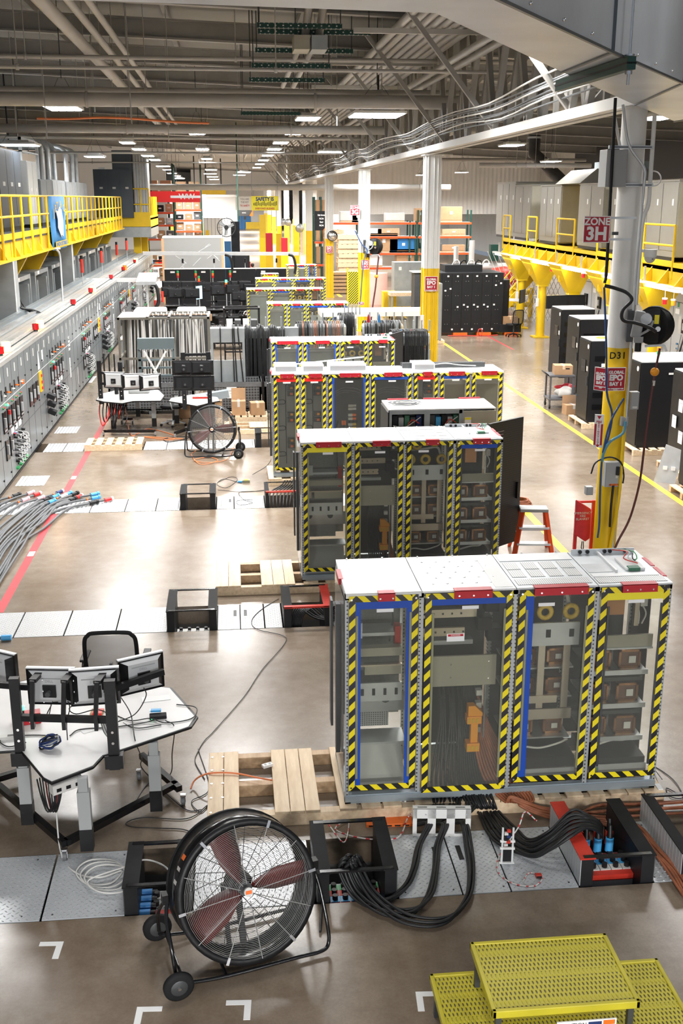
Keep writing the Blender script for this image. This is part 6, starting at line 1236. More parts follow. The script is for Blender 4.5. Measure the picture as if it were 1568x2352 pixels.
t=thing('strip_light','long bright white strip light hung beneath the right mezzanine edge','strip light',(11.35,34.8,2.92)); bpart(t,'housing','white_paint',(-.08,.08,-12,12.2,.03,.1)); 
for k in range(6): bpart(t,'tube','strip_lit',(-.06,.06,-11.8+4*k,-8.1+4*k,-.03,.03))
for k in range(9): bpart(t,'hanger','galv',(-.02,.02,-11+2.8*k,-10.95+2.8*k,.1,.5))
ld=bpy.data.lights.new('strip_lamp','AREA'); ld.shape='RECTANGLE'; ld.size=.2; ld.size_y=23; ld.energy=230; ld.color=(.95,.98,1)
lo=bpy.data.objects.new('strip_lamp',ld); COL.objects.link(lo); lo.location=(11.35,34.8,2.85)
for i,(px,py) in enumerate(((1213,607),(1267,618),(1339,632),(1374,647),(1526,692))):
    P=PX(px,py,11.5)
    for j,m_ in enumerate(('red_lens','amber_lens')):
        if i==3 and j: continue
        o=thing('beacon_lamp','%s beacon hanging under the right mezzanine, %s pair from the staircase'%(['red','amber'][j],['first','second','third','fourth','fifth'][i]),'beacon',(P.x+.22*j,P.y-.05*j,P.z-.03*j)); MB().cyl((0,0,-.08),(0,0,.05),.06,n=12).build('lens',m_,o); MB().cyl((0,0,.05),(0,0,.09),.07,n=12).build('cap','white',o); MB().cyl((0,0,.09),(0,0,2.92-P.z+.03*j+.1),.008,n=5).build('stem','galv',o)
# railing sections on the mezzanine
def guard(label,x,y0,y1,z0,rail=1.07,mid=.55,toe=True,m='yellow',posts=None,group=None,r=.03,cat='railing',faceY=False,low=0):
    t=thing('guard_rail',label,cat,(x,y0,z0),0,group); L=y1-y0
    for z in (rail,mid): MB().cyl((0,0,z),(0,L,z),r,n=8).build('rail_bar',m,t)
    if toe: bpart(t,'toe_board',m,(-.01,.01,0,L,.02,.16))
    n=posts or max(1,int(L/1.4))
    for i in range(n+1): MB().cyl((0,L*i/n,low),(0,L*i/n,rail),r*1.15,n=8).build('rail_post',m,t)
    return t
for i,(a,c) in enumerate(((1157,1172),(1212,1233),(1280,1320),(1375,1400),(1482,1552))):
    A=PX(a,510,XM-.5); C_=PX(c,510,XM-.5); guard('short yellow gate rail on the right mezzanine edge, %s from the far end'%['first','second','third','fourth','fifth'][i],XM-.5,min(A.y,C_.y),max(A.y,C_.y),ZD,posts=1,low=-.3)
# beige switchgear boxes on it
boxes=[(1140,1182,420,5.85),(1182,1218,432,5.7),(1240,1287,428,5.65),(1328,1385,428,5.65),(1400,1440,428,5.65),(1455,1555,470,5.65)]
for i,(a,c,py,zt) in enumerate(boxes):
    X0=12.5; y1=PX(a,500,X0).y; y0=PX(c,500,X0).y
    t=thing('beige_switchgear','large beige metal switchgear housing on the right mezzanine, %s from its far end'%['first','second','third','fourth','fifth','sixth'][i],'switchgear',(X0,y0,ZD+.02)); L=y1-y0; h=zt-ZD
    bpart(t,'housing','beige_box',(0,3.2,.0,L,.12,h)); bpart(t,'end_panel','tan_panel',(.02,3.18,-.02,0,.14,h-.02)); n=max(2,int(L/.9))
    for k in range(n): bpart(t,'door','beige_box',(-.02,0,L*k/n+.03,L*(k+1)/n-.03,.3,h-.05)); bpart(t,'notice_label','paper',(-.024,-.02,L*k/n+.3,L*k/n+.4,h*.7,h*.78))
    bpart(t,'plinth_grille','dark_vented',(-.005,.0,.1,L-.1,.02,.12))
    bpart(t,'roof_cap','beige_box',(-.03,3.25,-.03,L+.03,h,h+.04))
t=thing('roof_unit','grey boxy ventilation unit on top of the beige housings','ventilation unit',(13.4,40.5,5.72)); MB().prism([(-1.0,0),(1.6,0),(1.6,.5),(-.4,.5)],-1.5,1.5,'y').build('hood','beige_box',t); bpart(t,'upper_box','slate_light',(0,1.6,-1.6,0,.5,.75))
t=thing('dark_housing','dark grey metal housing at the right edge of the upper mezzanine','housing',(14.4,27.5,ZD)); bpart(t,'body','frame_grey',(-1.9,2,-2.5,1.2,0,2.9)); bpart(t,'seam','dark_steel',(-1.91,-1.9,-2.4,1.1,1.4,1.43))
t=thing('dark_intake','big black louvred intake on the right far wall','louvre',(25.7,70,7.2)); bpart(t,'louvre_panel','dark_vented',(-.1,0,-14,12,-.9,1.6)); bpart(t,'frame','dark_steel',(-.12,-.1,-14.1,12.1,1.6,1.7))
t=thing('round_duct','sloping round grey duct over the beige housings','duct',(17,62,6.0)); MB().tube([(0,0,3.15),(0,0,1.6),(1.2,-2,0)],.35,14).build('duct_body','dark_steel',t); MB().cyl((0,0,2.4),(0,0,2.5),.38,n=14).build('duct_collar','galv',t)
# test panel wall beneath
XW=13.0
t=thing('test_panel_wall','long grey wall of test stations beneath the right mezzanine','control panel',(XW,33,0)); bpart(t,'panel_body','panel_light',(0,.6,-11,9.6,.05,3.0))
for k in range(14): bpart(t,'panel_seam','dark_steel',(-.004,0,-10.8+1.5*k,-10.78+1.5*k,.1,2.3))
bpart(t,'panel_seam','dark_steel',(-.004,0,-11,9.6,2.28,2.3))
random.seed(5)
for k in range(13):
    y=-10.6+1.5*k
    bpart(t,'breaker_switch','black',(-.06,-.005,y+.2,y+.5,1.45,1.85)); bpart(t,'breaker_lever','silver_plastic',(-.1,-.06,y+.3,y+.36,1.55,1.75)); bpart(t,'notice_label','paper',(-.008,-.005,y+.85,y+1.15,1.95,2.1)); bpart(t,'notice_label','off_white',(-.008,-.005,y+.65,y+.85,1.4,1.9)); bpart(t,'green_tag','green',(-.008,-.005,y+.9,y+1.02,2.15,2.28))
    for j in range(6): MB().cyl((-.03,y+.7+.1*(j%3),1.1-.14*(j//3)),(-.005,y+.7+.1*(j%3),1.1-.14*(j//3)),.028,n=8).build('knob',['black','blue','off_white'][j%3],t)
    for j in range(3): MB().tube(spline([(-.05,y+.25+.12*j,1.4),(-.14,y+.2+.1*j,1.1),(-.1,y+.4+.1*j,.85),(-.02,y+.5+.1*j,1.0)],4),.02,5).build('test_lead',['black','off_white','grey_plastic'][j],t)
t=thing('socket_rack','white board with rows of red and blue sockets under the mezzanine','socket board',(12.7,40.0,.5)); bpart(t,'board','white',(-.05,0,-.6,.6,0,1.3))
for r in range(9):
    for c in range(2):
        for j,m_ in enumerate(('red','blue','black')): bpart(t,'socket',m_,(-.09,-.05,-.5+.55*c+.15*j,-.4+.55*c+.15*j,.06+.135*r,.15+.135*r))
t=thing('wall_monitor','wide black double screen on an arm before the test panels','monitor',(11.6,37.2,1.75),R(12)); bpart(t,'screen_shell','black',(-.78,0,-.03,.03,-.22,.22)); MB().box((.36,.04,0),(.72,.05,.44),rz=R(-12)).build('screen_shell','black',t); bpart(t,'arm','dark_steel',(-.03,.03,.03,.4,-.05,.05))
t=thing('wall_monitor','black screen on a silver arm by the second mezzanine column','monitor',(11.1,41.2,1.6),R(60)); bpart(t,'screen_shell','black',(-.35,.35,-.03,.03,-.25,.25)); bpart(t,'arm','silver_plastic',(-.03,.03,.03,.5,-.2,-.1))
mesh_chair('dark stool-like office chair beneath the right mezzanine stairs',(10.95,41.7,0),R(200),arms=False)
o=carton('green crate on the floor under the socket board',(12.45,40.0,0),.4,.8,.3,name='green_crate'); 
for ch in o.children: ch.data.materials.clear(); ch.data.materials.append(M['green'])
# staircase
t=thing('staircase','yellow steel staircase climbing to the right mezzanine','staircase',(11.0,45.6,0))
for s in (0,1.0):
    MB().bar((-.1,s,0),(2.2,s,2.6),.06,.28,up=(0,0,1)).build('stringer','yellow',t)
    for dz in (.95,.5): MB().cyl((-.1,s,dz),(2.2,s,2.6+dz),.028,n=8).build('handrail','yellow',t)
    for k in range(4): MB().cyl((.05+.62*k,s,.15+.7*k),(.05+.62*k,s,.15+.7*k+.95),.028,n=8).build('stair_post','yellow',t)
for k in range(10): bpart(t,'tread','yellow_deep',(-.1+.23*k,.17+.23*k,0,1.0,.16+.26*k,.2+.26*k))
t=thing('lattice_fence','white diamond lattice fence behind the yellow stairs','fence',(12.6,47.2,0)); b=MB()
for k in range(16): b.bar((-1.5+.2*k,0,0),(-1.5+.2*k+1.4,0,3.0),.02); b.bar((-1.5+.2*k+1.4,0.02,0),(-1.5+.2*k,0.02,3.0),.02)
b.build('lattice','white_wire',t)
t=thing('yellow_barrier','yellow double-rail barrier in front of the red tank','barrier',(12.2,49,0)); 
for z in (.55,1.1): MB().cyl((-1.8,0,z),(1.5,0,z),.12,n=12).build('barrier_rail','yellow',t)
for x in (-1.7,0,1.4): MB().cyl((x,0,0),(x,0,1.3),.12,n=12).build('barrier_post','yellow',t)
t=thing('red_tank','rust red pressure tank behind the yellow staircase','tank',(13.2,52.5,0)); b=MB(); b.lathe([(0,.2),(.6,.25),(.75,.45),(.75,1.7),(.6,1.95),(0,2.05)],24); b.build('tank_body','red_paint',t); MB().cyl((-.76,-.3,1.3),(-.7,-.3,1.3),.12,n=10).build('dial','white',t)
t=thing('white_pipes','thick cream pipes and valve beside the red tank','pipe',(12.6,54.5,0)); MB().tube([(-.6,0,0),(-.6,0,3.2)],.14,12).build('pipe_body','off_white',t); MB().tube([(-.6,0,1.9),(1.4,0,1.9)],.2,12).build('pipe_body','off_white',t); MB().tube([(-1.8,-2,0),(-1.8,-2,3.0)],.12,12).build('pipe_body','off_white',t); bpart(t,'pump_body','dark_green',(.3,.7,-.3,.1,2.2,3.0))
for i,(x,y) in enumerate(((14.0,60),(15.6,62),(13.0,66))):
    t=thing('yellow_guard','yellow guard rail segment beyond the enclosure, %s'%['near','middle','far'][i],'barrier',(x,y,0)); MB().cyl((-1.2,0,.9),(1.2,0,.9),.1,n=8).build('barrier_rail','yellow',t); MB().cyl((-1.1,0,0),(-1.1,0,1.2),.1,n=8).build('barrier_post','yellow',t); MB().cyl((1.1,0,0),(1.1,0,1.2),.1,n=8).build('barrier_post','yellow',t)
# ================= BACKGROUND RACKS (right) =================
def rack(label,x0,x1,y,levels,d=1.1,posts=None,beam='orange_beam',post='dark_green',ztop=None,group=None,bh=.13):
    t=thing('pallet_rack',label,'shelving rack',(x0,y,0),0,group); zt=ztop or levels[-1]+1
    for x in (posts or [0,(x1-x0)/2,x1-x0]):
        for yy in (0,d): bpart(t,'rack_post',post,(x-.05,x+.05,yy-.04,yy+.04,0,zt))
        MB().bar((x,0,.5),(x,d,1.5),.03).bar((x,d,1.5),(x,0,2.5),.03).build('brace',post,t)
    for z in levels:
        for yy in (-.05,d): bpart(t,'beam',beam,(0,x1-x0,yy,yy+.05,z-bh,z))
        bpart(t,'deck','galv',(0,x1-x0,0,d,z,z+.02))
    return t
Yr=74
lv=[PY(900,py,Yr).z for py in (614,581,543,511)]
X0=PY(758,500,Yr).x; X1=PY(955,500,Yr).x; X2=PY(1083,500,Yr).x
rack('long orange-beamed rack left half behind the reel column',X0,X1,Yr,lv,ztop=lv[-1]+.1,posts=[0,1.9,X1-X0-.4,X1-X0])
rack('long orange-beamed rack right half behind the emergency sign column',X1+.15,X2,Yr,lv[1:],ztop=lv[-1]+.8,posts=[0,.25,X2-X1-.2],post='dark_green')
b=MB(); b.bx(X0,X2,Yr+1.8,Yr+1.83,lv[-1]-1,lv[-1]+2.0); 
items=[(790,0,.9,.7,'off_white','film-wrapped carton'),(812,0,.6,.8,'paper','white carton'),(890,2,1.5,.5,'pine_dark','low wooden pallet load'),(905,3,1.3,.6,'off_white','pale wrapped goods'),(880,1,1.9,1.3,'cardboard','big brown carton'),(925,1,1.9,.9,'blue','blue tarpaulin-covered goods'),(1033,3,1.5,1.0,'cardboard','big brown carton'),(965,3,.8,.9,'cardboard','brown carton'),(1040,2,1.6,.45,'pine_dark','stack of wooden pallets'),(860,0,1.0,1.0,'paper','white carton with pink print'),(990,1,1.4,.6,'rubber_grey','dark wrapped machine part'),(1040,1,1.6,.5,'cardboard','flat brown carton'),(940,0,1.8,1.2,'cardboard','film-wrapped brown stack'),(800,2,1.0,.4,'white','white parcel'),(860,2,.9,.5,'paper','white parcel with tag'),(1015,0,1.0,.8,'cardboard','brown carton'),(830,1,1.3,.9,'dark_steel','dark plastic crate'),(800,3,1.2,.7,'off_white','film-wrapped yellow-topped load'),(820,3,.8,.6,'paper','white wrapped load')]
for i,(px,l,w,h,m_,lb) in enumerate(items):
    z=([lv[0]]+lv[1:])[l]; 
    if l==0: z=.12 if px>970 else lv[0]
    P=PY(px,500,Yr+.5); t=thing('rack_load','%s, %s of the right rack, %s'%(lb,['the lowest shelf','the second shelf','the third shelf','the top shelf'][l],'near the %s end'%('left' if px<850 else 'right' if px>960 else 'middle')),'goods',(P.x,Yr+.5,z+.02)); bpart(t,'load',m_,(-w/2,w/2,-.45,.45,.1,h),bevel=.03); bpart(t,'load_pallet','pine_dark',(-w/2,w/2,-.45,.45,0,.1)); bpart(t,'load_label','paper',(-.1,.1,-.46,-.45,h*.5,h*.7))
# pallet stack
tt=PY(800,595,66); X_=PY(805,500,66).x
for k in range(11):
    P=pallet('pale pallet in the tall stack left of the reel column, %s'%(['lowest','second','third','fourth','fifth','sixth','seventh','eighth','ninth','tenth','topmost'][k]+' of eleven'),(X_-.75+.05*(k%3==0),66+.03*(k%2),.16+.27*k),[(i*.3,i*.3+.2) for i in range(5)],1.4,1.3,.26,group=None)
t=thing('pallet_stack_base','lower row of worn pallets beneath the tall pallet stack','pallet',(X_,66.5,0)); bpart(t,'deck','pine_dark',(-.9,.9,-.7,.7,.1,.16)); bpart(t,'runner','pine_dark',(-.9,.9,-.7,-.6,0,.1)); bpart(t,'runner','pine_dark',(-.9,.9,.6,.7,0,.1))
for k in range(3): pallet('pale pallet on the second shorter stack behind, %s'%['lower','middle','upper'][k],(X_-1.3,69,2.6+.25*k),[(i*.3,i*.3+.2) for i in range(4)],1.2,1.3,.24)
t=thing('film_stack','brown film-wrapped stack beneath the shorter pallet stack','wrapped stack',(X_-.7,69.6,0)); bpart(t,'stack_body','cardboard',(-.6,.7,-.6,.6,0,2.6)); bpart(t,'film','plastic_wrap',(-.62,.72,-.62,.62,0,2.62))
sign('white keep-clear notice hanging on the pallet stack','sign',(X_+.05,65.9,.75),.6,.4,[('KEEP OUT',.1,.06,1,.002,'black'),('OF AREA',.1,-.09,1,.002,'black')],face='paper')
# left part: brown rack with cartons + black banner
Yb=70; rack('green-posted rack with big brown crates behind the mirror column',PY(722,500,Yb).x,PY(752,500,Yb).x,Yb,[1.2,2.6,4.2],ztop=5.3,beam='orange_beam')
for k,z in enumerate((.0,1.25,2.65,4.22)): P=PY(737,500,Yb+.5); carton('big brown crate on the rack behind the mirror column, %s'%['on the floor','first shelf','second shelf','top shelf'][k],(P.x,Yb+.5,z),.8,.8,1.0 if z<4 else .9,name='crate')
s=sign('black and orange inventory banner behind the mirror column','banner',PY(738,507,68),.85,1.15,[('Sub Inven',.13,.33,.9,.004),('RCAI',.13,.12,.9,.004),('Reci',.13,-.08,.9,.004),('RCAI',.13,-.28,.9,.004)],face='black_matte',border='black'); MB().prism([(.1,-.56),(.41,-.56),(.41,-.15)],-.006,-.003,'y').build('orange_corner','orange',s)
# safety signs
P=PY(608,467,62); s=sign('yellow safety sign hanging over the long aisle','sign',P,1.5,.76,[('SAFETY IS',.27,.22,.85,.012,'navy'),('EVERYONE\'S BUSINESS',.135,-.28,.78,.004,'red')],face='yellow_tape',border='yellow')
for k in range(16): x=-.62+.083*k; bpart(s,'figure_mark','black',(x,x+.035,-.006,-.003,-.11-.02*((k*7)%3),.02+.03*((k*5)%4)))
for x in (-.7,.7): MB().cyl((x,.02,.38),(x,.02,2.0),.01,n=5).build('hanger_wire','dark_steel',s)
P=PY(562,467,95); s=sign('white sign about being the key to safety, farther behind the yellow one','sign',P,1.55,1.1,[('YOU ARE',.22,.33,.8,.005,'grey_plastic'),('THE KEY',.22,.08,.8,.005,'grey_plastic'),('TO SAFETY',.2,-.2,.8,.005,'red')],face='paper')
for x in (-.7,.7): MB().cyl((x,.02,.55),(x,.02,1.5),.012,n=5).build('hanger_wire','dark_steel',s)
P=PY(560,489,150); s=sign('grey arrow sign with orange tip before the distant blue door','sign',P,2.4,.8,[('<<<',.3,0,1,.005,'white')],face='dark_steel',border='dark_steel'); MB().prism([(.7,-.4),(1.2,-.4),(1.2,.4)],-.02,-.01,'y').build('orange_tip','orange',s)
# yellow bollards, boxes along aisle
for i in range(7):
    y=78+i*11; o=thing('plywood_screen','brown plywood panel along the right side of the far aisle, %s'%['first','second','third','fourth','fifth','sixth','seventh'][i],'panel',(6.9+.1*i,y,0)); bpart(o,'panel_sheet','pine_dark',(-.04,.04,-3,3,0,2.3)); bpart(o,'panel_frame','yellow',(-.08,.08,-3.1,-3.0,0,2.9))
for i,(px,py,y,h_,m2) in enumerate(((618,560,64,3.3,'red'),(653,560,68,2.9,'red'),(603,540,72,4.2,'yellow_deep'),(640,560,80,2.8,'yellow'))):
    P=PY(px,py,y); o=thing('guard_post','yellow post %s beside the far aisle'%['with red top, left of the blue pump area','with red top by the mirrors','tall, with a hanging brown tag','plain, behind the red-topped ones'][i],'post',(P.x,y,0)); bpart(o,'post_body','yellow',(-.22,.22,-.15,.15,0,h_*.66)); bpart(o,'post_top',m2,(-.2,.2,-.14,.14,h_*.66,h_))

# ================= LEFT SWITCHGEAR =================
XF=-4.25; ZT=2.29; random.seed(21)
def gear_unit(label,kind):
    t=thing('switchgear_cabinet',label,'switchgear',(XF,0,0)); L=2.8
    b=MB(); b.bx(-1.35,0,0,L,.07,ZT); b.bx(-1.3,-.05,0,L,0,.07); b.build('body','gear_grey',t)
    bpart(t,'top_trim','roof_grey',(-.03,.012,0,L,ZT-.06,ZT+.02)); bpart(t,'kick_gap','black',(-.02,.001,0,L,0,.05))
    for k in range(5):
        bpart(t,'roof_rail',['roof_grey','steel','roof_grey','steel','gear_grey'][k],(-.12-.26*k-.09,-.12-.26*k+.03,0,L,ZT,ZT+[.02,.05,.03,.06,.12][k]))
    bpart(t,'roof_plate','roof_grey',(-.6,-.25,.02,L-.02,ZT+.02,ZT+.03))
    for k in range(4):
        bpart(t,'door_seam','dark_steel',(0,.003,k*.7-.004,k*.7+.004,.08,ZT-.07)); bpart(t,'notice_label','off_white',(0,.005,k*.7+.3,k*.7+.38,ZT-.32,ZT-.16))
        for z in (1.72,.95,.2): bpart(t,'latch','black',(0,.02,k*.7+.6,k*.7+.65,z,z+.03))
    for z in (1.55,.80): bpart(t,'door_seam','galv_light' if z>1 else 'dark_steel',(0,.004,0,L,z,z+.008))
    if kind=='A':
        for k in range(5):
            y=.25+.42*k; o=bpart(t,'breaker_window','black_gloss',(0,.025,y,y+.27,1.02,1.42)); bpart(o,'breaker_lever','silver_plastic',(.025,.05,y+.1,y+.14,1.12,1.3)); bpart(o,'inner_frame','grey_plastic',(.025,.03,y+.03,y+.24,1.05,1.08))
            MB().cyl((.0,y+.1,1.48),(.03,y+.1,1.48),.02,n=8).build('indicator','green_lit' if k==1 else 'green',t); MB().cyl((.0,y+.18,1.48),(.03,y+.18,1.48),.018,n=8).build('indicator','red_bright',t)
            bpart(t,'selector_plate','black',(0,.01,y+.05,y+.13,1.62,1.82)); MB().bar((.03,y+.1,1.72),(.06,y+.2,1.70),.03).build('selector_handle','orange' if k%2 else 'off_white',t)
        for k in range(2):
            y=.3+.42*k; o=bpart(t,'breaker_window','black_gloss',(0,.025,y,y+.25,.5,.88)); bpart(o,'breaker_lever','silver_plastic',(.025,.05,y+.1,y+.14,.6,.78))
        for k in range(3): bpart(t,'notice_label','paper',(0,.006,.95+.38*k,1.2+.38*k,.88,.98))
        for r in range(5):
            for c in range(4):
                if random.random()<.85:
                    y=1.15+.27*c+random.uniform(-.03,.03); z=.78-.12*r; MB().cyl((0,y,z),(.07,y,z-.01),.032,.026,n=8).build('socket_plug',random.choice(['black','black','black','dark_steel']),t)
                    if random.random()<.6: b=MB(); b.tube(spline([(.06,y,z),(.12,y+.05,z-.05),(.1,y+.1,z+.02),(.02,y+.09,z+.04)],3),.006,4); b.build('loose_wire','white_wire',t)
        for c in range(4):
            for q in (0,.08): MB().cyl((0,1.15+.33*c+q,.16),(.05,1.15+.33*c+q,.16),.028,n=8).build('earth_socket','green',t)
        for q,m_ in ((.0,'black'),(.07,'red_bright'),(.14,'blue'),(.21,'off_white')): MB().cyl((0,1.1+q,.84),(.04,1.1+q,.84),.02,n=8).build('test_jack',m_,t)
        bpart(t,'padlock_tag','red_bright',(.03,.06,.72,.78,1.3,1.38)); bpart(t,'padlock_tag','orange',(.01,.05,2.3,2.38,1.62,1.7))
    elif kind=='B':
        for k in range(3): y=.2+.42*k; o=bpart(t,'breaker_window','black_gloss',(0,.025,y,y+.24,1.02,1.42)); bpart(o,'breaker_lever','silver_plastic',(.025,.05,y+.1,y+.14,1.12,1.3))
        bpart(t,'yellow_lockout_board','yellow',(0,.03,1.55,1.75,1.1,1.55)); 
        for z in (1.15,1.28,1.42): bpart(t,'lockout_tag','red_bright',(.03,.05,1.62,1.7,z,z+.06))
        for z in (.5,.68,.86): b=MB(); b.box((.09,2.4,z),(.18,.22,.1),ry=R(25)); b.build('hanging_connector','black_matte',t)
        bpart(t,'notice_label','paper',(0,.006,2.05,2.2,1.7,1.95)); b=MB(); b.prism([(.5+1.0,1.6),(.72+1.0,1.6),(.61+1.0,2.0)],0,.006,'x'); b.build('triangle_notice','paper',t)
    else:
        for z in (1.4,1.5,1.6,1.7): bpart(t,'label_strip','white',(0,.012,.5,.72,z,z+.05))
        bpart(t,'label_strip','white',(0,.012,.5,.62,.7,1.2)); bpart(t,'white_rule','paper',(0,.008,1.9,1.95,.3,.75))
    return t
order=['nearest','second','third','fourth','fifth','sixth','seventh','eighth','ninth','tenth','eleventh','twelfth','thirteenth','fourteenth','fifteenth','sixteenth','farthest']
protos={}; kinds='ACABACABACABACABA'
desc={'A':'with black breaker windows and rows of sockets','B':'with yellow lockout board','C':'mostly plain with white label strips'}
for i,kd in enumerate(kinds):
    y=14.2+2.8*i; lb='grey switchgear cabinet %s, %s of the long row'%(desc[kd],order[i])
    if kd not in protos: t=gear_unit(lb,kd); protos[kd]=t; t.location.y=y
    else: t=dup(protos[kd],(XF,y,0),label=lb)
YE=14.2+2.8*len(kinds)
bea=[((82,757),1,1),((168,697),0,0),((208,665),1,1),((255,638),0,0),((283,619),1,0),((309,600),1,1),((1,817),1,1)]
for i,((px,py),am,lit) in enumerate(bea):
    P=PX(px,py,XF-.18); w_n=['next to the long grey corner','second along the switchgear','third along the switchgear','fourth along the switchgear','fifth along the switchgear','at the far end of the switchgear','at the left picture edge'][i]
    o=thing('beacon_lamp','%s beacon on the switchgear roof, %s'%('lit amber and red' if lit else 'dark red',w_n),'beacon',(XF-.18,P.y,ZT)); MB().cyl((0,0,0),(0,0,.06),.05,n=10).build('base','dark_steel',o); MB().cyl((0,0,.06),(0,0,.19),.075,n=12).build('red_lens','red_lens',o)
    if am: MB().cyl((.02,.5,.03),(.02,.5,.22),.085,n=12).build('amber_lens','amber_lit' if lit else 'amber_lens',o)
    if am and lit and i<3:
        ld=bpy.data.lights.new('beacon_glow','POINT'); ld.energy=9; ld.color=(1,.45,.1); ld.shadow_soft_size=.08; lo=bpy.data.objects.new('beacon_glow',ld); COL.objects.link(lo); lo.location=(XF-.08,P.y+.5,ZT+.35)
for i,(px,py) in enumerate(((192,675),(236,640),(270,614),(292,594))):
    P=PX(px,py,XF-.75); o=thing('signal_stack','dark red signal stack on a thin post on the switchgear roof, %s'%['nearest','second','third','farthest'][i],'signal lamp',(XF-.75,P.y,ZT+.05)); MB().cyl((0,0,0),(0,0,.45),.015,n=6).build('post','galv',o); MB().cyl((0,0,.45),(0,0,.9),.055,n=10).build('stack_body','red_paint',o); MB().cyl((0,0,.9),(0,0,1.02),.05,n=10).build('stack_cap','black',o)
for k in range(3): cable('power_lead',[PX(38,690,-5.6)+Vector((0,0,.2)),PX(45+5*k,705,-5.5),PX(75,712+3*k,-5.2),PX(100,722+2*k,-5.0),PX(113,730,-4.9)],.03,'rubber','black lead trailing over the switchgear roof from the dark housings','cable','black leads on the switchgear roof',n=6)
cable('roof_post',[PX(145,712,-4.9),PX(141,640,-4.9),PX(137,585,-4.9),PX(128,572,-4.9),PX(137,571,-4.9)],.03,'galv','tall pale bent post rising from the switchgear roof','post',n=6)
# housings behind under the platform
hm=[]
for i in range(11):
    y=22+3.4*i; lb='dark grey metal housing under the left platform, %s from the camera'%order[i]
    if i==0:
        t=thing('equipment_housing',lb,'housing',(-6.3,y,0)); bpart(t,'body','gear_grey',(-1.6,-.35,0,2.6,0,2.95)); bpart(t,'front_recess','dark_steel',(-.36,-.34,.5,2.2,.3,2.5))
        b=MB()
        for (y0,y1) in ((.0,.15),(.35,.5),(2.1,2.25),(2.45,2.6)): b.bx(-.35,.15,y0,y1,0,2.95 if y0 in(0,2.45) else 2.7)
        b.bx(-.35,.15,0,2.6,2.85,2.98); b.build('door_frames','frame_grey',t); bpart(t,'warning_label','paper',(.15,.155,.5,.8,2.87,2.97)); bpart(t,'name_plate','off_white',(-.33,-.32,.9,1.3,2.3,2.42)); h0=t
    else: dup(h0,(-6.3,y,0),label=lb)
t=thing('grey_post','grey square steel post under the left platform','column',(-5.75,40,0)); bpart(t,'shaft','frame_grey',(-.2,.2,-.2,.2,0,3.7)); bpart(t,'edge','off_white',(.2,.205,-.2,-.12,0,3.7))
t=dup(t,(-5.85,29,0),label='broad grey steel post near the left edge under the platform'); t.scale=(1.8,1.5,1)
for i,y in enumerate((24,27.5,33,37,46,53,58)): 
    t=thing('support_bracket','yellow slanted support post under the left platform, %s'%order[i],'column',(-6.9,y,0)); MB().bx(-.2,.2,-.15,.15,0,3.7).build('shaft','yellow_deep',t); MB().prism([(-.2,2.2),(.2,2.2),(1.1,3.7),(-.6,3.7)],-.12,.12,'y').build('flared_top','yellow_deep',t)
# ================= LEFT PLATFORM =================
XP=-5.6; ZP=4.2
b=MB(); b.bx(-16.5,XP-.05,17,60,ZP-.08,ZP); struct(b.build('platform_floor','dark_steel'))
t=thing('edge_beams','yellow edge beam and brackets of the left platform','platform',(XP,38,0)); bpart(t,'web_beam','yellow_deep',(-.12,-.08,-21,21.5,ZP-.48,ZP-.08)); bpart(t,'lower_flange','yellow',(-.2,.12,-21,21.5,ZP-.53,ZP-.48)); bpart(t,'toe_board','yellow',(-.05,-.02,-21,21.5,ZP-.02,ZP+.13)); bpart(t,'soffit','frame_grey',(-10.5,-.15,-21,21.5,ZP-.2,ZP-.1))
for k in range(24): MB().prism([(-.1,ZP-.48),(.08,ZP-.48),(-.1,ZP-.1)],-20.5+1.8*k,-20.45+1.8*k,'y').build('stiffener','yellow_deep',t)
guard('long yellow railing along the edge of the left platform',XP,17,59.3,ZP,posts=30,toe=False,low=-.48,r=.032)
t=thing('platform_return','yellow corner landing at the far end of the left platform','platform',(-5.2,61.2,0)); bpart(t,'edge_face','yellow',(-.5,1.0,-.5,-.4,ZP-.45,ZP+.3)); bpart(t,'deck','yellow_deep',(-.5,1.0,-.4,6,ZP-.1,ZP)); bpart(t,'side_face','yellow',(.95,1.0,-.4,6,ZP-.55,ZP+.1)); bpart(t,'ledge','frame_grey',(-1.2,1.0,-.5,6,ZP-1.0,ZP-.47))
for x in (-.45,.5,.95):
    MB().cyl((x,-.45,ZP-.3),(x,-.45,ZP+1.5),.035,n=8).build('rail_post','yellow',t)
for z in (.7,1.5): MB().cyl((-.45,-.45,ZP+z),(.95,-.45,ZP+z),.035,n=8).build('rail_bar','yellow',t)
for k in range(8): MB().cyl((.97,.3+.75*k,ZP),(.97,.3+.75*k,ZP+1.1),.03,n=6).build('rail_post','yellow',t)
for i,(px,y) in enumerate(((318,62),(334,64))): 
    P=PY(px,600,y); t=thing('support_column','yellow column carrying the far end of the left platform, %s'%['left','right'][i],'column',(P.x,y,0)); bpart(t,'shaft','yellow',(-.2,.2,-.15,.15,0,3.8)); bpart(t,'foot','yellow_deep',(-.25,.25,-.2,.2,0,.05))
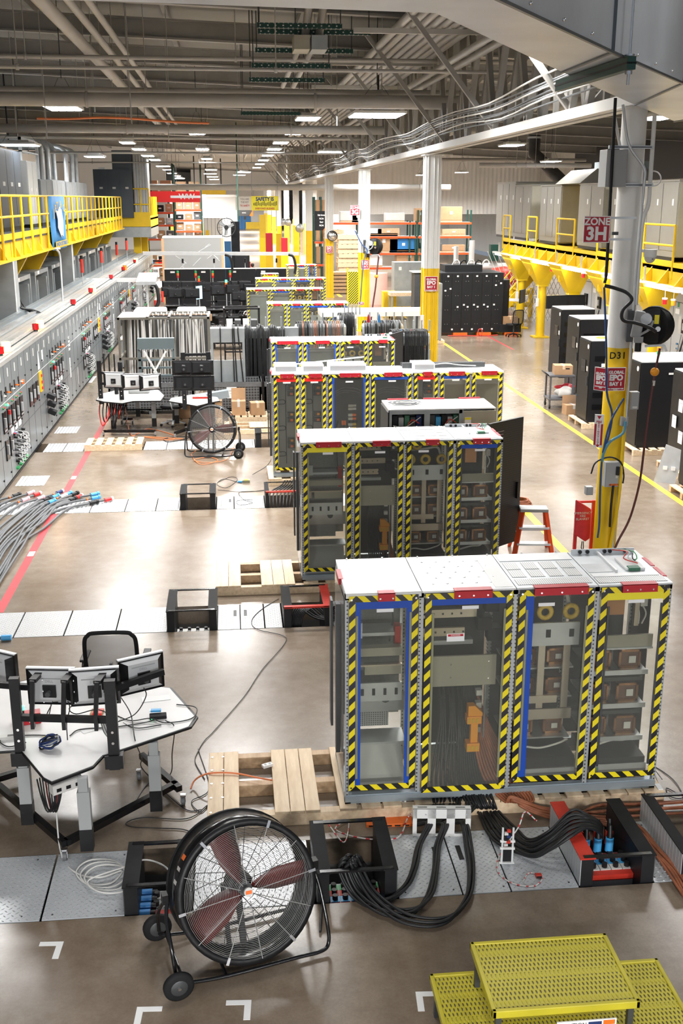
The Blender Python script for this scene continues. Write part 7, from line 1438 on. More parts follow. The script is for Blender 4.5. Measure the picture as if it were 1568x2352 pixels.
# banner
P0=PX(112,452,XP+.06); P1=PX(146,452,XP+.06); t=thing('team_banner','light blue banner with gold lettering and white figure hanging on the left railing','banner',(XP+.07,(P0.y+P1.y)/2,0)); Lb=abs(P1.y-P0.y)/2
b=MB(); vs=[]; NX=12
for i in range(NX+1):
    f=i/NX*2-1
    for z in (3.62,4.2,4.75,5.27): vs.append((.03*math.sin(i*1.9+z)+.02*math.sin(i*.9),f*Lb*(1-.06*(5.27-z)),z))
b.add(vs,[(i*4+j,(i+1)*4+j,(i+1)*4+j+1,i*4+j+1) for i in range(NX) for j in range(3)],0,True); o=b.build('cloth','flag_blue',t); sm=o.modifiers.new('thick','SOLIDIFY'); sm.thickness=.01
RB=(R(90),0,R(90)); Lz=Lb*2
for i,ch in enumerate('JET & CO'):
    f=(i-3.5)/4.2
    if ch!=' ': text(ch,.3,'toroid',(.07,f*Lb*.95,5.02-.38*f*f),RB,t,sx=1.6,bold=.012)
MB().prism([(-.55*Lb,4.85),(-.35*Lb,4.55),(-.4*Lb,4.3),(0,3.98),(.0,4.08),(.25*Lb,4.0),(.35*Lb,4.5),(.2*Lb,4.85),(-.05*Lb,4.95),(-.3*Lb,4.8)],.06,.075,'x').build('white_figure','white',t)
bpart(t,'gold_panel','toroid',(.055,.07,-.8*Lb,.8*Lb,3.7,3.88)); text('INDUSTRIES',.17,'blue',(.075,0,3.79),RB,t,sx=2.6,bold=.004)
# equipment on the platform
XQ=-7.0
def pbox(label,pa,pb,ptop,m,z0=ZP,dx=2.2,nd=3,name='platform_cabinet',X=XQ,labels=True):
    y0=PX(pa,450,X).y; y1=PX(pb,450,X).y; 
    if y0<0 or y0>y1: y0=20
    zt=PX((pa+pb)/2,ptop,X).z; L=y1-y0; t=thing(name,label,'equipment cabinet',(X,y0,z0)); bpart(t,'body',m,(-dx,0,0,L,0.12,zt-z0)); bpart(t,'plinth','black',(-dx+.1,-.05,.1,L-.1,0,.12))
    for k in range(nd): bpart(t,'door',m,(0,.02,L*k/nd+.02,L*(k+1)/nd-.02,.2,zt-z0-.05)); 
    if labels:
        for k in range(nd): bpart(t,'name_plate','off_white',(.02,.025,L*(k+.4)/nd,L*(k+.7)/nd,(zt-z0)*.55,(zt-z0)*.6))
    return t,L,zt
pbox('very tall dark blue-grey cabinet at the left end of the platform',0,52,345,'cabinet_navy',nd=3)
pbox('pale grey cabinet with black handle beside the tall dark one',66,88,372,'grey_light',nd=2)
pbox('grey control box behind the blue banner',94,120,413,'gear_grey',nd=2)
pbox('silver switch box with white labels right of the banner',122,150,414,'galv',nd=3); pbox('silver switch box in the middle of the platform',153,172,418,'galv',nd=3); pbox('silver switch box with white strips farther along the platform',175,200,420,'galv',nd=3)
P=PY(210,388,60); Q=PY(300,388,60); t=thing('platform_cabinet','broad dark blue-grey cabinet of three doors at the far end of the platform','equipment cabinet',(P.x,60.5,ZP)); w=Q.x-P.x; h=P.z-ZP
bpart(t,'body','cabinet_navy',(0,w,0,1.6,0.02,h)); bpart(t,'upper_box','cabinet_navy',(w*.5,w,.1,1.5,h,h+.95))
for k in range(3): bpart(t,'door','cabinet_navy',(w*k/3+.02,w*(k+1)/3-.02,-.02,0,.1,h-.05)); bpart(t,'name_plate','off_white',(w*(k+.45)/3,w*(k+.7)/3,-.025,-.02,h*.6,h*.64))
bpart(t,'roof_hooks','galv',(.3,.6,0,.1,h,h+.1)); P=PY(300,350,60); Q=PY(333,350,60); t=thing('wrapped_load','tall clear plastic-wrapped load at the end of the platform','wrapped stack',(P.x,60.8,ZP-.0)); w=Q.x-P.x; h=P.z-ZP; bpart(t,'load','galv',(.1,w-.1,.1,1.4,0,h-.15)); bpart(t,'film','plastic_wrap',(0,w,0,1.5,-.0,h)); 
for k in range(5): bpart(t,'film_fold','white',(w*(k+.5)/5,w*(k+.5)/5+.02,-.012,0,.2,h-.1))
for i,(px,ptop,pbt) in enumerate(((98,335,412),(112,345,412),(126,330,414),(154,335,418),(168,365,418),(177,325,420))):
    P=PX(px,pbt,XQ-.5); zt=8.9; cable('platform_conduit',[Vector((XQ-.5,P.y,P.z-.1)),Vector((XQ-.5,P.y,6.9)),Vector((XQ-.55,P.y,7.3)),Vector((XQ-1.1,P.y,7.55)),Vector((XQ-3.5,P.y,7.6))],.11,'galv','large silver conduit rising from the platform boxes and bending left, %s'%order[i],'conduit',n=10)
t=thing('cable_shelf','steel frame shelf above the pale platform cabinet','frame',(XQ-.3,PX(70,400,XQ).y,ZP)); 
for y in (0,3.5): bpart(t,'upright','galv',(-.05,.05,y,y+.1,0,3.1))
bpart(t,'top_rail','galv',(-.05,.05,0,3.6,3.0,3.1)); bpart(t,'mid_rail','galv',(-.05,.05,0,3.6,2.6,2.65))
# ================= MIDDLE: RACKS AND CONSOLES =================
def frame_rack(t,w,d,h,m,s=.05,shelves=()):
    for x in (0,w-s):
        for y in (0,d-s): bpart(t,'upright',m,(x,x+s,y,y+s,0,h))
    for z in (h-s,)+tuple(shelves): 
        bpart(t,'cross_rail',m,(0,w,0,s,z,z+s)); bpart(t,'cross_rail',m,(0,w,d-s,d,z,z+s)); bpart(t,'cross_rail',m,(0,s,0,d,z,z+s)); bpart(t,'cross_rail',m,(w-s,w,0,d,z,z+s))
A=F(268,730,2.1); B=F(480,728,2.1); wR=B.x-A.x
t=thing('tube_rack','wide olive-grey steel rack full of upright white channels','rack',(A.x,30.0,0)); frame_rack(t,wR,1.6,2.1,'rack_olive',.06,(.95,.3))
bpart(t,'roof_panel','galv_light',(.05,.75,.1,1.5,2.08,2.1)); 
for k in range(3): bpart(t,'roof_rail','rack_olive',(.78+.58*k,.84+.58*k,0,1.6,2.08,2.12))
for k in range(22): MB().cyl((.9+.075*k,.9+.25*(k%2),2.06),(.9+.075*k,.9+.25*(k%2),2.12),.022,n=6).build('channel_tip','white',t)
bpart(t,'back_lattice','dark_steel',(.05,wR-.05,1.5,1.52,.3,2.0))
random.seed(3)
for k in range(46):
    x=A.x+.1+(wR-.2)*k/46+random.uniform(-.02,.02); dx=random.uniform(-.05,.05); yy=30.12+random.random()*.9; m_=random.choice(['white','white','off_white','off_white','rack_olive','white_paint'])
    b=MB(); b.bar((0,0,0),(dx*2,random.uniform(-.1,.1),1.95+random.random()*.05),.035,.02,up=(0,1,0)); o=b.build('metal_channel',m_); o.location=(x,yy,.03); tag(o,'upright %s channel leaning in the olive steel rack'%('white' if 'olive' not in m_ else 'olive'),'metal channel','%s channels in the olive steel rack'%('white' if 'olive' not in m_ else 'olive'))
A2=F(315,775,1.8); t=thing('peg_rack','blue-grey steel stand with pegs in front of the channel rack','rack',(A2.x,28.0,0)); w=.93
for x in (0,w-.07): 
    bpart(t,'upright','slate',(x,x+.07,0,.08,0.08,1.75)); MB().cyl((x,.04,.05),(x+.06,.04,.05),.05,n=10).build('caster','black',t)
bpart(t,'header','slate',(0,w,-.05,.15,1.5,1.78))
for z in (1.2,1.0,.8,.6): bpart(t,'peg_rail','slate',(0,w,.0,.05,z,z+.05))
for z in (1.45,.6):
    for k in range(9): MB().cyl((.07+.1*k,-.08,z+.06),(.07+.1*k,.0,z),.012,n=6).build('peg','galv',t)
for (p,q,lb) in (((330,806),(360,857),'left'),((381,806),(353,856),'right')):
    P=PY(*p,27.8); Q=PY(*q,27.7); b=MB(); b.bar((0,0,0),Q-P,.04); o=b.build('white_stick','white'); o.location=P; tag(o,'white stick crossing in front of the blue-grey stand, %s one at the top'%lb,'stick')
for k,(a_,c_) in enumerate(((300,375),(400,470))):
    P=F(a_,712,2.2); Q=F(c_,712,2.2); t=thing('covered_bundle','long pale padded bundle lying over the channel rack, %s'%['left','right'][k],'bundle',((P.x+Q.x)/2,32.2,0)); bpart(t,'bundle_body','off_white',(-(Q.x-P.x)/2,(Q.x-P.x)/2,-.4,.6,1.9,2.12),bevel=.05); bpart(t,'bundle_band','cardboard',(-.6,.6,-.42,-.4,1.8,2.0)); bpart(t,'stand','dark_steel',(-.5,.5,-.2,.2,0,1.9))
P=F(482,757,2.05); t=thing('cable_hanger','grey steel cable hanger with window opening and four black cables','rack',(P.x,27.6,0)); w=.86
b=MB(); b.bx(0,w,0,.4,1.7,2.05); b.bx(0,.06,0,.4,0,1.7); b.bx(w-.06,w,0,.4,0,1.7); b.bx(.06,w-.06,0,.05,0,1.25); b.bx(.06,w-.06,0,.4,0,.05); b.build('panel','frame_grey',t)
for k,(x,x2) in enumerate(((.25,.25),(.56,.58),(.60,.66),(.70,.85))):
    cable('hanging_cable',[(P.x+x,27.95,1.6),(P.x+x,27.85,2.08),(P.x+x,27.6,2.08),(P.x+x,27.56,1.9),(P.x+(x+x2)/2,27.55,1.0),(P.x+x2,27.55,.1)],.017,'rubber','black cable draped over the grey hanger panel, %s'%['leftmost','second','third','rightmost and slanting'][k],'cable',n=6)
t=thing('cable_hanger','grey hanger frame carrying the dense curtain of black cables','rack',(.35,28.1,0)); bpart(t,'bar','frame_grey',(-.05,1.35,.1,.4,1.72,1.98)); bpart(t,'upright','frame_grey',(-.02,.05,.1,.4,0,1.75)); bpart(t,'upright','frame_grey',(1.25,1.32,.1,.4,0,1.75))
for x in (.1,.5,.9): bpart(t,'blade_post','frame_grey',(x,x+.03,.2,.3,1.95,2.25))
random.seed(8)
for k in range(40):
    x=.30+k*.026; s=random.uniform(-.02,.02); fz=.25+random.random()*.15; hi=1.98+.05*math.sin(k*.5)+random.uniform(-.02,.03)
    if k>30: fz=.9
    cable('hanging_cable',[(x,28.5,fz+.1),(x,28.45,hi-.15),(x,28.33,hi),(x+s,28.12,hi),(x+s,28.02,hi-.2),(x+s*2,27.98,1.0),(x+s*3,28.02,fz)],.0155,'rubber','black cable hanging in the dense curtain behind the grey crates','cable','black cables in the dense curtain',n=6,seg=4)
def reel_rack(label,x0,x1,y,z,n,cols,grp,zlow=.9,dr=.45):
    t=thing('hanger_rack',label,'rack',(x0,y,0)); w=x1-x0; bpart(t,'drum_bar','galv',(0,w,-.2,.2,z-.35,z-.02),bevel=.08)
    for x in (0,w-.06): bpart(t,'upright','frame_grey',(x,x+.06,-.1,.1,0,z-.2))
    for k in range(5): bpart(t,'blade_post','frame_grey',(w*k/5+.2,w*k/5+.23,-.04,.04,z,z+.28))
    for k in range(n):
        x=x0+.06+(w-.12)*k/n+random.uniform(-.01,.01); c=random.choice(cols); lo=zlow+random.random()*.2; r=.018
        cable('hanging_cable',[(x,y+.26,lo+.2),(x,y+.24,z-.1),(x,y+.1,z+.03),(x+.01,y-.12,z+.03),(x+.01,y-.25,z-.12),(x+.015,y-.26,lo)],r,c,'%s cable looped over the %s'%({'rubber':'black','rubber_grey':'dark grey','brown_cable':'orange-brown','grey_cable':'grey','galv':'pale'}[c],grp),'cable','%s cables on the %s'%({'rubber':'black','rubber_grey':'dark grey','brown_cable':'orange-brown','grey_cable':'grey','galv':'pale'}[c],grp),n=5,seg=3)
reel_rack('galvanised cable rack draped with grey and orange cables, left of two',1.72,3.15,30.2,1.88,26,['grey_cable','rubber_grey','grey_cable','rubber','brown_cable'],'left galvanised rack')
reel_rack('cable rack of black cables between the galvanised racks',3.0,3.55,31.2,2.0,12,['rubber'],'middle rack')
reel_rack('galvanised cable rack draped with black cables, right of two',3.6,4.75,30.2,1.88,26,['rubber','rubber_grey','rubber'],'right galvanised rack')
reel_rack('cable rack with a thick curtain of black cables left of the sign column',3.95,5.0,27.4,1.95,24,['rubber'],'rack beside the open black door',zlow=.4)
for k,(px,py,m_,y) in enumerate(((845,730,'red',30.0),(870,730,'blue',30.0),(920,765,'blue',27.3),(944,766,'red',27.3))):
    P=PY(px,py,y); o=thing('marker_blade','%s pointed marker on the %s cable rack'%(['red','blue','blue','red'][k],['right galvanised','right galvanised','curtained','curtained'][k]),'marker',(P.x,y-.06,P.z-.12)); MB().prism([(-.04,0),(.04,0),(.03,.14),(0,.24),(-.03,.14)],-.01,.01,'y').build('blade',m_,o); bpart(o,'stem','frame_grey',(-.015,.015,-.005,.005,-.1,0))
P=F(775,722,2.0); t=thing('steel_table','long pale steel bench behind the cable racks','bench',(2.6,32.6,0)); bpart(t,'top','galv_light',(0,3.4,-.6,.6,1.85,2.0)); bpart(t,'end_frame','frame_grey',(2.9,3.38,-.58,-.5,.3,1.85)); bpart(t,'end_frame','frame_grey',(2.75,2.82,-.6,.6,.2,1.85)); bpart(t,'end_frame','frame_grey',(3.32,3.4,-.6,.6,.2,1.85)); bpart(t,'leg','frame_grey',(0,.08,-.6,.6,0,1.85))
cable('floor_cables',[(3.9,33,.9),(3.95,32.9,.3),(4.2,32.8,.15),(4.6,32.6,.3)],.05,'grey_cable','grey cables beneath the pale steel bench','cable',n=6)
# dark crates
def crate(label,x0,x1,y,h=.85,d=1.1,note=False):
    t=thing('storage_bin',label,'storage bin',((x0+x1)/2,y,0)); w=(x1-x0)/2
    b=MB(); b.bx(-w,w,0,.05,.12,h); b.bx(-w,w,d-.05,d,.12,h); b.bx(-w,-w+.05,0,d,.12,h); b.bx(w-.05,w,0,d,.12,h); b.bx(-w,w,0,d,.1,.15); b.build('mesh_walls','crate_mesh',t)
    b=MB(); b.bx(-w-.02,w+.02,-.02,.04,h-.12,h); b.bx(-w-.02,w+.02,d-.04,d+.02,h-.1,h); b.bx(-w-.02,-w+.04,0,d,h-.1,h); b.bx(w-.04,w+.02,0,d,h-.1,h); b.build('rim','rubber_grey',t)
    for x in (-w,-.08,w-.16): bpart(t,'foot','rubber_grey',(x,x+.16,0,d,0,.12))
    if note: o=bpart(t,'notice','paper',(-.25,.0,-.03,-.022,h-.4,h-.12)); bpart(o,'printed_lines','grey_plastic',(-.2,-.05,-.032,-.03,h-.22,h-.2)); bpart(o,'printed_lines','grey_plastic',(-.18,-.07,-.032,-.03,h-.28,h-.27))
crate('dark grey mesh crate with white notice behind the far fan',-.55,.68,26.9,.8,.9,True); crate('dark grey mesh crate beside the fourth cabinet',.76,2.0,26.9,.8,.9); crate('dark grey mesh crate behind the left far desk',-3.1,-1.0,27.0,.8,1.0)
o=thing('plastic_wrap_roll','black wrapped bundle standing between the two mesh crates','bundle',(.72,26.8,0)); MB().cyl((0,0,0),(0,0,1.0),.035,n=8).build('bundle_body','black_gloss',o)
pallet('timber pallet with two cartons before the mesh crates',(-.15,25.75,0),[(i*.16,i*.16+.12) for i in range(6)],.95,.75,.14)
carton('open tall cardboard carton on the pallet, left of two',(.1,26.15,.14),.34,.34,.34,0,True); carton('lower cardboard carton on the pallet, right of two',(.55,26.1,.14),.34,.32,.3,R(6)); pallet('small timber pallet against the third-row cabinet by the crates',(.75,25.9,0),[(i*.15,i*.15+.11) for i in range(3)],.42,.6,.14)
o=thing('red_plug','red plug lying on the small pallet','plug',(.85,26.0,.15)); MB().cyl((0,0,.04),(.12,0,.05),.04,n=10).build('plug_body','red_bright',o); MB().cyl((-.05,.05,.05),(0,0,.05),.025,n=8).build('cable_gland','black',o)
carton('wide low cardboard box behind the far fan',(-.85,26.0,.14),1.1,.5,.38); pallet('timber pallet under the wide cardboard box',(-1.45,25.7,0),[(i*.2,i*.2+.15) for i in range(6)],1.15,.7,.13)
o=thing('steel_channel','grey-blue sheet steel channel lying across the wide cardboard box','channel',(-.75,25.75,.54),R(4)); MB().box((0,0,.09),(1.25,.22,.18),ry=R(-8)).build('channel_body','slate_light',o)
# stainless benches and consoles
for k,(x0,x1,y0,y1,z) in enumerate(((-3.55,-2.55,34.8,38.2,.95),(-3.55,-2.45,39.2,42.5,1.0))):
    t=thing('console_bench','long grey-topped bench beside the switchgear, %s'%['nearer','farther'][k],'bench',((x0+x1)/2,(y0+y1)/2,0)); w=(x1-x0)/2; d=(y1-y0)/2; bpart(t,'bench_top','off_white',(-w,w,-d,d,z-.05,z)); bpart(t,'bench_body','dark_steel',(-w+.04,w-.04,-d+.04,d,0,z-.05)); bpart(t,'front_panel','gear_grey',(-w+.05,w-.05,-d+.0,-d+.04,0.05,z-.07))
def cable_trough(label,p,q,r=.06):
    t=thing('cable_trough',label,'cable trough',p); v=Vector(q)-Vector(p); b=MB(); b.bar((0,0,0),v,.18,.14); b.build('trough','galv_light',t); b=MB(); b.bar((0,0,.075),v+Vector((0,0,.075)),.05,.02); b.build('edge_strip','chrome',t); return t
p=PY(140,643,42); q=PY(318,643,42); t=cable_trough('pale horizontal cable trough over the switchgear row',p,q)
o=thing('trough_head','aluminium trough head on a post with dark hose loops','trough head',PY(338,640,41.5)); MB().box((0,0,0),(.7,1.6,.12),rx=R(8)).build('head_plate','galv',o); bpart(o,'post','galv',(-.03,.03,-.2,-.14,-1.9,0)); MB().tube(spline([(.1,-.3,-.05),(.35,-.3,-.3),(.4,-.3,-.8),(.25,-.3,-1.1)],6),.07,8).build('hose','rubber',o)  # head piece at the end of the pale cable trough
for k in range(3): MB().cyl((.0+.25*k,-.2+.3*k,-1.5+.3*k),(.0+.25*k,-.2+.3*k,-1.1+.3*k),.05,n=8).build('stack_lamp','red_paint',o)
p=PY(328,582,50.6); q=PY(686,583,50.6); cable_trough('long pale cable trough above the black partition',p,q)
for k,px in enumerate((516,662)): 
    P=PY(px,585,50.5); cable('bent_hose',[P,P+Vector((.22,0,-.1)),P+Vector((.32,0,-.5)),P+Vector((.28,0,-.85))],.06,'rubber','black hose bending down from the long trough, %s'%['left','right'][k],'hose',n=7)
for k,px in enumerate((420,492,563,635)): P=PY(px,618,51.2); o=thing('signal_stack','small dark signal lamp on the black partition edge, %s from the left'%order[k].replace('nearest','first'),'signal lamp',(P.x,51.25,2.1)); MB().cyl((0,0,0),(0,0,.25),.012,n=5).build('post','galv',o); MB().cyl((0,0,.25),(0,0,.45),.045,n=8).build('lamp','black',o)
x0=PY(378,650,51.1).x; x1=PY(658,650,51.1).x; t=thing('black_partition','long row of black partition panels with small white labels','partition',(x0,51.1,0))
for k in range(8): u=(x1-x0)/8; bpart(t,'panel','black_panel',(u*k+.01,u*(k+1)-.01,0,.5,0,2.08)); 
bpart(t,'top_strip','off_white',(0,x1-x0,-.01,.55,2.08,2.1))
for f in (.05,.3,.55,.79): bpart(t,'white_label','paper',(f*(x1-x0),f*(x1-x0)+.2,-.012,-.002,1.92,2.0))
x0=PY(374,580,56).x; x1=PY(511,580,56).x; zt=PY(440,543,56).z; t=thing('wrapped_crate','large crate wrapped in clear crinkled plastic with timber sides','wrapped stack',(x0,56,0)); 
bpart(t,'content','frame_grey',(.1,x1-x0-.1,.1,1.5,.1,zt-.1)); bpart(t,'film','plastic_wrap',(0,x1-x0,0,1.6,0.05,zt)); bpart(t,'timber_side','cardboard',(-.06,.06,-.02,.1,0,zt-.1)); bpart(t,'timber_side','cardboard',(x1-x0-.06,x1-x0+.06,-.02,.1,0,zt-.1)); bpart(t,'film_hem','white',(0,x1-x0,-.02,0,zt-.08,zt))
random.seed(31)
for k in range(14): x=random.uniform(.3,x1-x0-.5); z=random.uniform(1.2,zt-.5); MB().bar((x,-.008,z),(x+random.uniform(.2,.7),-.008,z+random.uniform(-.5,.4)),.02,.01).build('film_fold','white',t)
# tall fan with blue stand
t=thing('pedestal_fan','tall workshop fan on a dark blue stand in the aisle','fan',(PY(524,600,60).x,60,0)); bpart(t,'stand','blue_stand',(-.18,.18,-.12,.12,0,3.0)); zt=PY(519,522,60).z; b=MB(); b.lathe([(.46,-.15),(.5,-.15),(.5,.15),(.46,.15)],24,ax='y',c=(-.05,-.3,zt),closed=True); b.build('cage_ring','dark_steel',t)
b=MB()
for k in range(14): a=k*math.pi/7; b.bar((-.05,-.45,zt),(-.05+.48*math.cos(a),-.4,zt+.48*math.sin(a)),.012)
b.build('cage','dark_steel',t); MB().cyl((-.05,-.4,zt),(-.05,-.1,zt),.12,n=12).build('motor','dark_steel',t)
for k in range(3): a=k*2.1+.4; MB().box((-.05+.22*math.cos(a),-.3,zt+.22*math.sin(a)),(.4,.02,.16),ry=-a,).build('blade','steel',t)
o=thing('leaning_board','tall dark panel leaning behind the workshop fan','panel',(PY(536,560,61).x,61.2,0)); bpart(o,'panel_sheet','black_panel',(-.1,.35,-.1,.1,0,4.0)); bpart(o,'panel_edge','dark_steel',(-.12,-.1,-.1,.1,0,4.0))
o=thing('dark_cart','dark round-topped machine right of the workshop fan','machine',(PY(553,600,59).x,58.5,0)); bpart(o,'machine_body','black_panel',(-.4,.45,-.4,.4,.3,2.4),bevel=.08); bpart(o,'red_side','red_paint',(.46,.5,-.3,.3,.5,2.0))
# signal lamps on poles among consoles
for k,(px,pt,pb,g) in enumerate(((408,622,670,0),(449,622,655,0),(488,622,655,0),(528,621,670,0),(456,634,668,0),(519,643,700,1))):
    y=48.5 if k<4 else 46.5; P=PY(px,pt,y); o=thing('signal_stack','coloured signal lamp on a pole over the black desks, %s'%['leftmost','second from left','fourth','rightmost','short one in front','lit green, in front'][k],'signal lamp',(P.x,y,0)); MB().cyl((0,0,.72),(0,0,P.z-.3),.02,n=6).build('pole','galv',o); bpart(o,'desk_clamp','dark_steel',(-.05,.05,-.05,.05,.0,.74))
    for j,m_ in enumerate(('red_lens','orange','green_lit' if g else 'green')): MB().cyl((0,0,P.z-.3+.1*j),(0,0,P.z-.2+.1*j),.05,n=10).build('segment',m_,o)
def dark_desk(label,x0,x1,y,z=.78):
    t=thing('console_desk',label,'desk',((x0+x1)/2,y,0)); w=(x1-x0)/2; bpart(t,'desktop','black_gloss',(-w,w,-.45,.45,z-.04,z),bevel=.01); bpart(t,'modesty_panel','black_panel',(-w+.05,w-.05,.3,.34,.1,z-.04)); 
    for x in (-w+.1,w-.16): bpart(t,'leg','black',(x,x+.07,-.3,.3,0,z-.04))
    bpart(t,'monitor_bar','black',(-w+.2,w-.2,.1,.15,z+.25,z+.32)); bpart(t,'bar_post','black',(-.04,.04,.1,.16,z,z+.5))
    return t
dk=[(376,462,48,'far left'),(462,530,46,'far middle'),(530,590,47,'far right'),(375,470,42.5,'near left'),(470,580,43.5,'near right'),(480,560,39.5,'nearest, beside the cable hangers')]
for (a_,c_,y,lb) in dk: dark_desk('black console desk, %s of the dark workstations'%lb,PY(a_,680,y).x,PY(c_,680,y).x,y)
mons=[(388,655,47.9),(408,655,47.9),(430,655,47.9),(450,655,47.9),(388,671,43,),(402,674,42.6),(428,671,43),(440,674,42.6),(470,659,45),(492,659,45),(512,656,47),(545,655,46.5),(562,655,46.5),(575,662,46),(535,664,45),(548,680,43.5),(566,682,43.5),(500,668,44)]
for k,(px,py,y) in enumerate(mons):
    P=PY(px,py,y-.1); monitor('black monitor among the dark workstations, %s row, %s'%('back' if y>46 else 'middle' if y>44 else 'front',['left end','left','left centre','centre left','first','second','third','fourth','with round mark, left','with round mark, right','by the poles','right','far right','at the right end','low right','lowest','lowest right','centre'][k]),P,R(random.uniform(-14,14)),silver=False,w=.6,h=.38,text_=False)
o=thing('screen_tablet','bright pale screen turned sideways among the black desks','monitor',PY(456,672,43.2),R(60)); bpart(o,'screen_face','screen_blue',(-.22,.22,-.03,-.01,-.25,.25)); bpart(o,'screen_back','black',(-.24,.24,-.01,.02,-.27,.27))
for k,(x,y,rz) in enumerate(((PY(470,690,41).x,41,20),(PY(395,700,41).x,40.8,-30),(PY(520,700,41).x,41.6,160))): mesh_chair('black office chair among the dark workstations, %s'%['middle','left','right'][k],(x,y,0),R(rz))
for k in range(6): 
    P=PY(545+6*k,690,42.6); b=MB(); b.tube(spline([(0,0,0),(.1,0,.18),(.25,.05,.1),(.3,0,.02),(.1,-.1,.06)],4),.02,5); o=b.build('loose_lead',['rubber','rubber','off_white','orange_cord','rubber','blue'][k]); o.location=(P.x,42.9,.79); tag(o,'%s lead heaped on the right dark desk'%['black','black','pale','orange','black','blue'][k],'cord','leads heaped on the right dark desk' if k in(0,1,4) else None)
# black bin rack in front (550-600, 700-725)
t=thing('black_rack','open black equipment rack with parts behind the grey hanger','rack',(PY(512,710,36).x,36,0)); frame_rack(t,1.2,.8,1.75,'black',.05,(.3,.9)); 
for k in range(4): bpart(t,'drawer_unit','dark_steel' if k%2 else 'off_white',(.1+.27*k,.3+.27*k,.05,.6,.95,1.35))
# person
def person(loc,rz):
    me=bpy.data.meshes.new('person'); J_=[(0,0,.95),(0,0,1.2),(0,0,1.42),(0,0,1.52),(0,-.01,1.62),(0,-.01,1.70),(-.19,0,1.42),(-.25,-.03,1.15),(-.22,-.2,.98),(.19,0,1.42),(.25,-.03,1.15),(.22,-.2,.98),(-.1,0,.9),(-.11,0,.5),(-.11,.03,.08),(-.12,-.12,.04),(.1,0,.9),(.11,0,.5),(.11,.03,.08),(.12,-.12,.04)]
    E=[(0,1),(1,2),(2,3),(3,4),(4,5),(2,6),(6,7),(7,8),(2,9),(9,10),(10,11),(0,12),(12,13),(13,14),(14,15),(0,16),(16,17),(17,18),(18,19)]
    rd=[.14,.14,.15,.055,.085,.08,.06,.045,.035,.06,.045,.035,.09,.06,.045,.04,.09,.06,.045,.04]
    me.from_pydata(J_,E,[]); o=bpy.data.objects.new('person',me); COL.objects.link(o); o.location=loc; o.rotation_euler=(0,0,rz); me.materials.append(M['skin'])
    o.modifiers.new('skin','SKIN'); 
    for i,v in enumerate(me.skin_vertices[0].data): v.radius=(rd[i],rd[i]*(.75 if i<3 else 1)); v.use_root=(i==0)
    s=o.modifiers.new('sub','SUBSURF'); s.levels=2; s.render_levels=2
    tag(o,'person with dark hair standing behind the black partition, only the head showing','person')
    b=MB(); b.sphere((0,.015,1.685),.105,n=16,sc=(.92,1.05,1.12)); b.v=[v for v in b.v]; h=b.build('hair','hair',o)
    b=MB(); b.lathe([(.2,.93),(.19,1.2),(.21,1.38),(.12,1.47),(.07,1.5)],16); h=b.build('shirt','navy',o)
    for s_ in (-1,1): 
        MB().cyl((s_*.19,0,1.42),(s_*.25,-.03,1.13),.078,.06,n=12).build('sleeve','navy',o); MB().cyl((s_*.105,0,.95),(s_*.11,.03,.08),.115,.075,n=12).build('trouser_leg','dark_steel',o)
        for f in range(4): MB().tube([(s_*.22+.022*(f-1.5),-.22,.97),(s_*.22+.024*(f-1.5),-.27,.93-.005*f),(s_*.22+.024*(f-1.5),-.285,.89)],.009,6).build('finger','skin',o)
        MB().tube([(s_*.22-s_*.03,-.2,.97),(s_*.22-s_*.06,-.23,.94),(s_*.22-s_*.06,-.26,.92)],.01,6).build('thumb','skin',o); MB().sphere((s_*.085,-.0,1.655),.022,n=8).build('ear','skin',o)
        MB().sphere((s_*.035,-.088,1.665),.012,n=8).build('eye','white',o)
    MB().cyl((0,-.11,1.635),(0,-.08,1.66),.014,.008,n=6).build('nose','skin',o); MB().box((0,-.09,1.6),(.05,.01,.008)).build('mouth','red_paint',o)
P=PY(580,610,61); person((P.x,61,0),R(150))
# ================= FAR LEFT RACKS =================
def rk(label,pa,pb,y,pys,posts_top=None,**k):
    x0=PY(pa,500,y).x; x1=PY(pb,500,y).x; lv=sorted(PY(400,p,y).z for p in pys); return rack(label,x0,x1,y,lv,ztop=posts_top or lv[-1]+.6,posts=[0,x1-x0],**k),x0,x1,lv
r1,x0,x1,lv=rk('tall orange-beamed rack left of the wrapped crate, nearer left bay',336,399,78,(608,548,516,487,450),posts_top=7.5)
r2,x2,x3,lv2=rk('tall orange-beamed rack behind the wrapped crate, right bay',402,463,84,(545,530,505,481,450),posts_top=7.6)
random.seed(14)
mm=['off_white','cardboard','rubber_grey','galv','cardboard','steel','black_panel','pine_dark']
for rr,(xa,xb,l_,y,nm2) in enumerate(((x0,x1,lv,78,'nearer left bay'),(x2,x3,lv2,84,'right bay'))):
    for j,z in enumerate([0]+l_):
        n=3 if j<5 else 2
        for i in range(n):
            w=(xb-xa)/n*.8; x=xa+(xb-xa)*(i+.5)/n; h=random.uniform(.35,.8) if j<5 else 1.0; m_=random.choice(mm)
            t=thing('rack_load','%s goods on the %s of the %s, %s'%({'off_white':'pale wrapped','cardboard':'brown boxed','rubber_grey':'dark bagged','galv':'silver metal','steel':'steel','black_panel':'black cased','pine_dark':'wooden'}[m_],['floor','lowest shelf','second shelf','third shelf','fourth shelf','top shelf'][j],nm2,['left','middle','right'][i]),'goods',(x,y+.55,z+.02)); bpart(t,'load',m_,(-w/2,w/2,-.4,.4,0,h),bevel=.04); bpart(t,'load_label','paper',(-.1,.1,-.41,-.4,h*.4,h*.6))
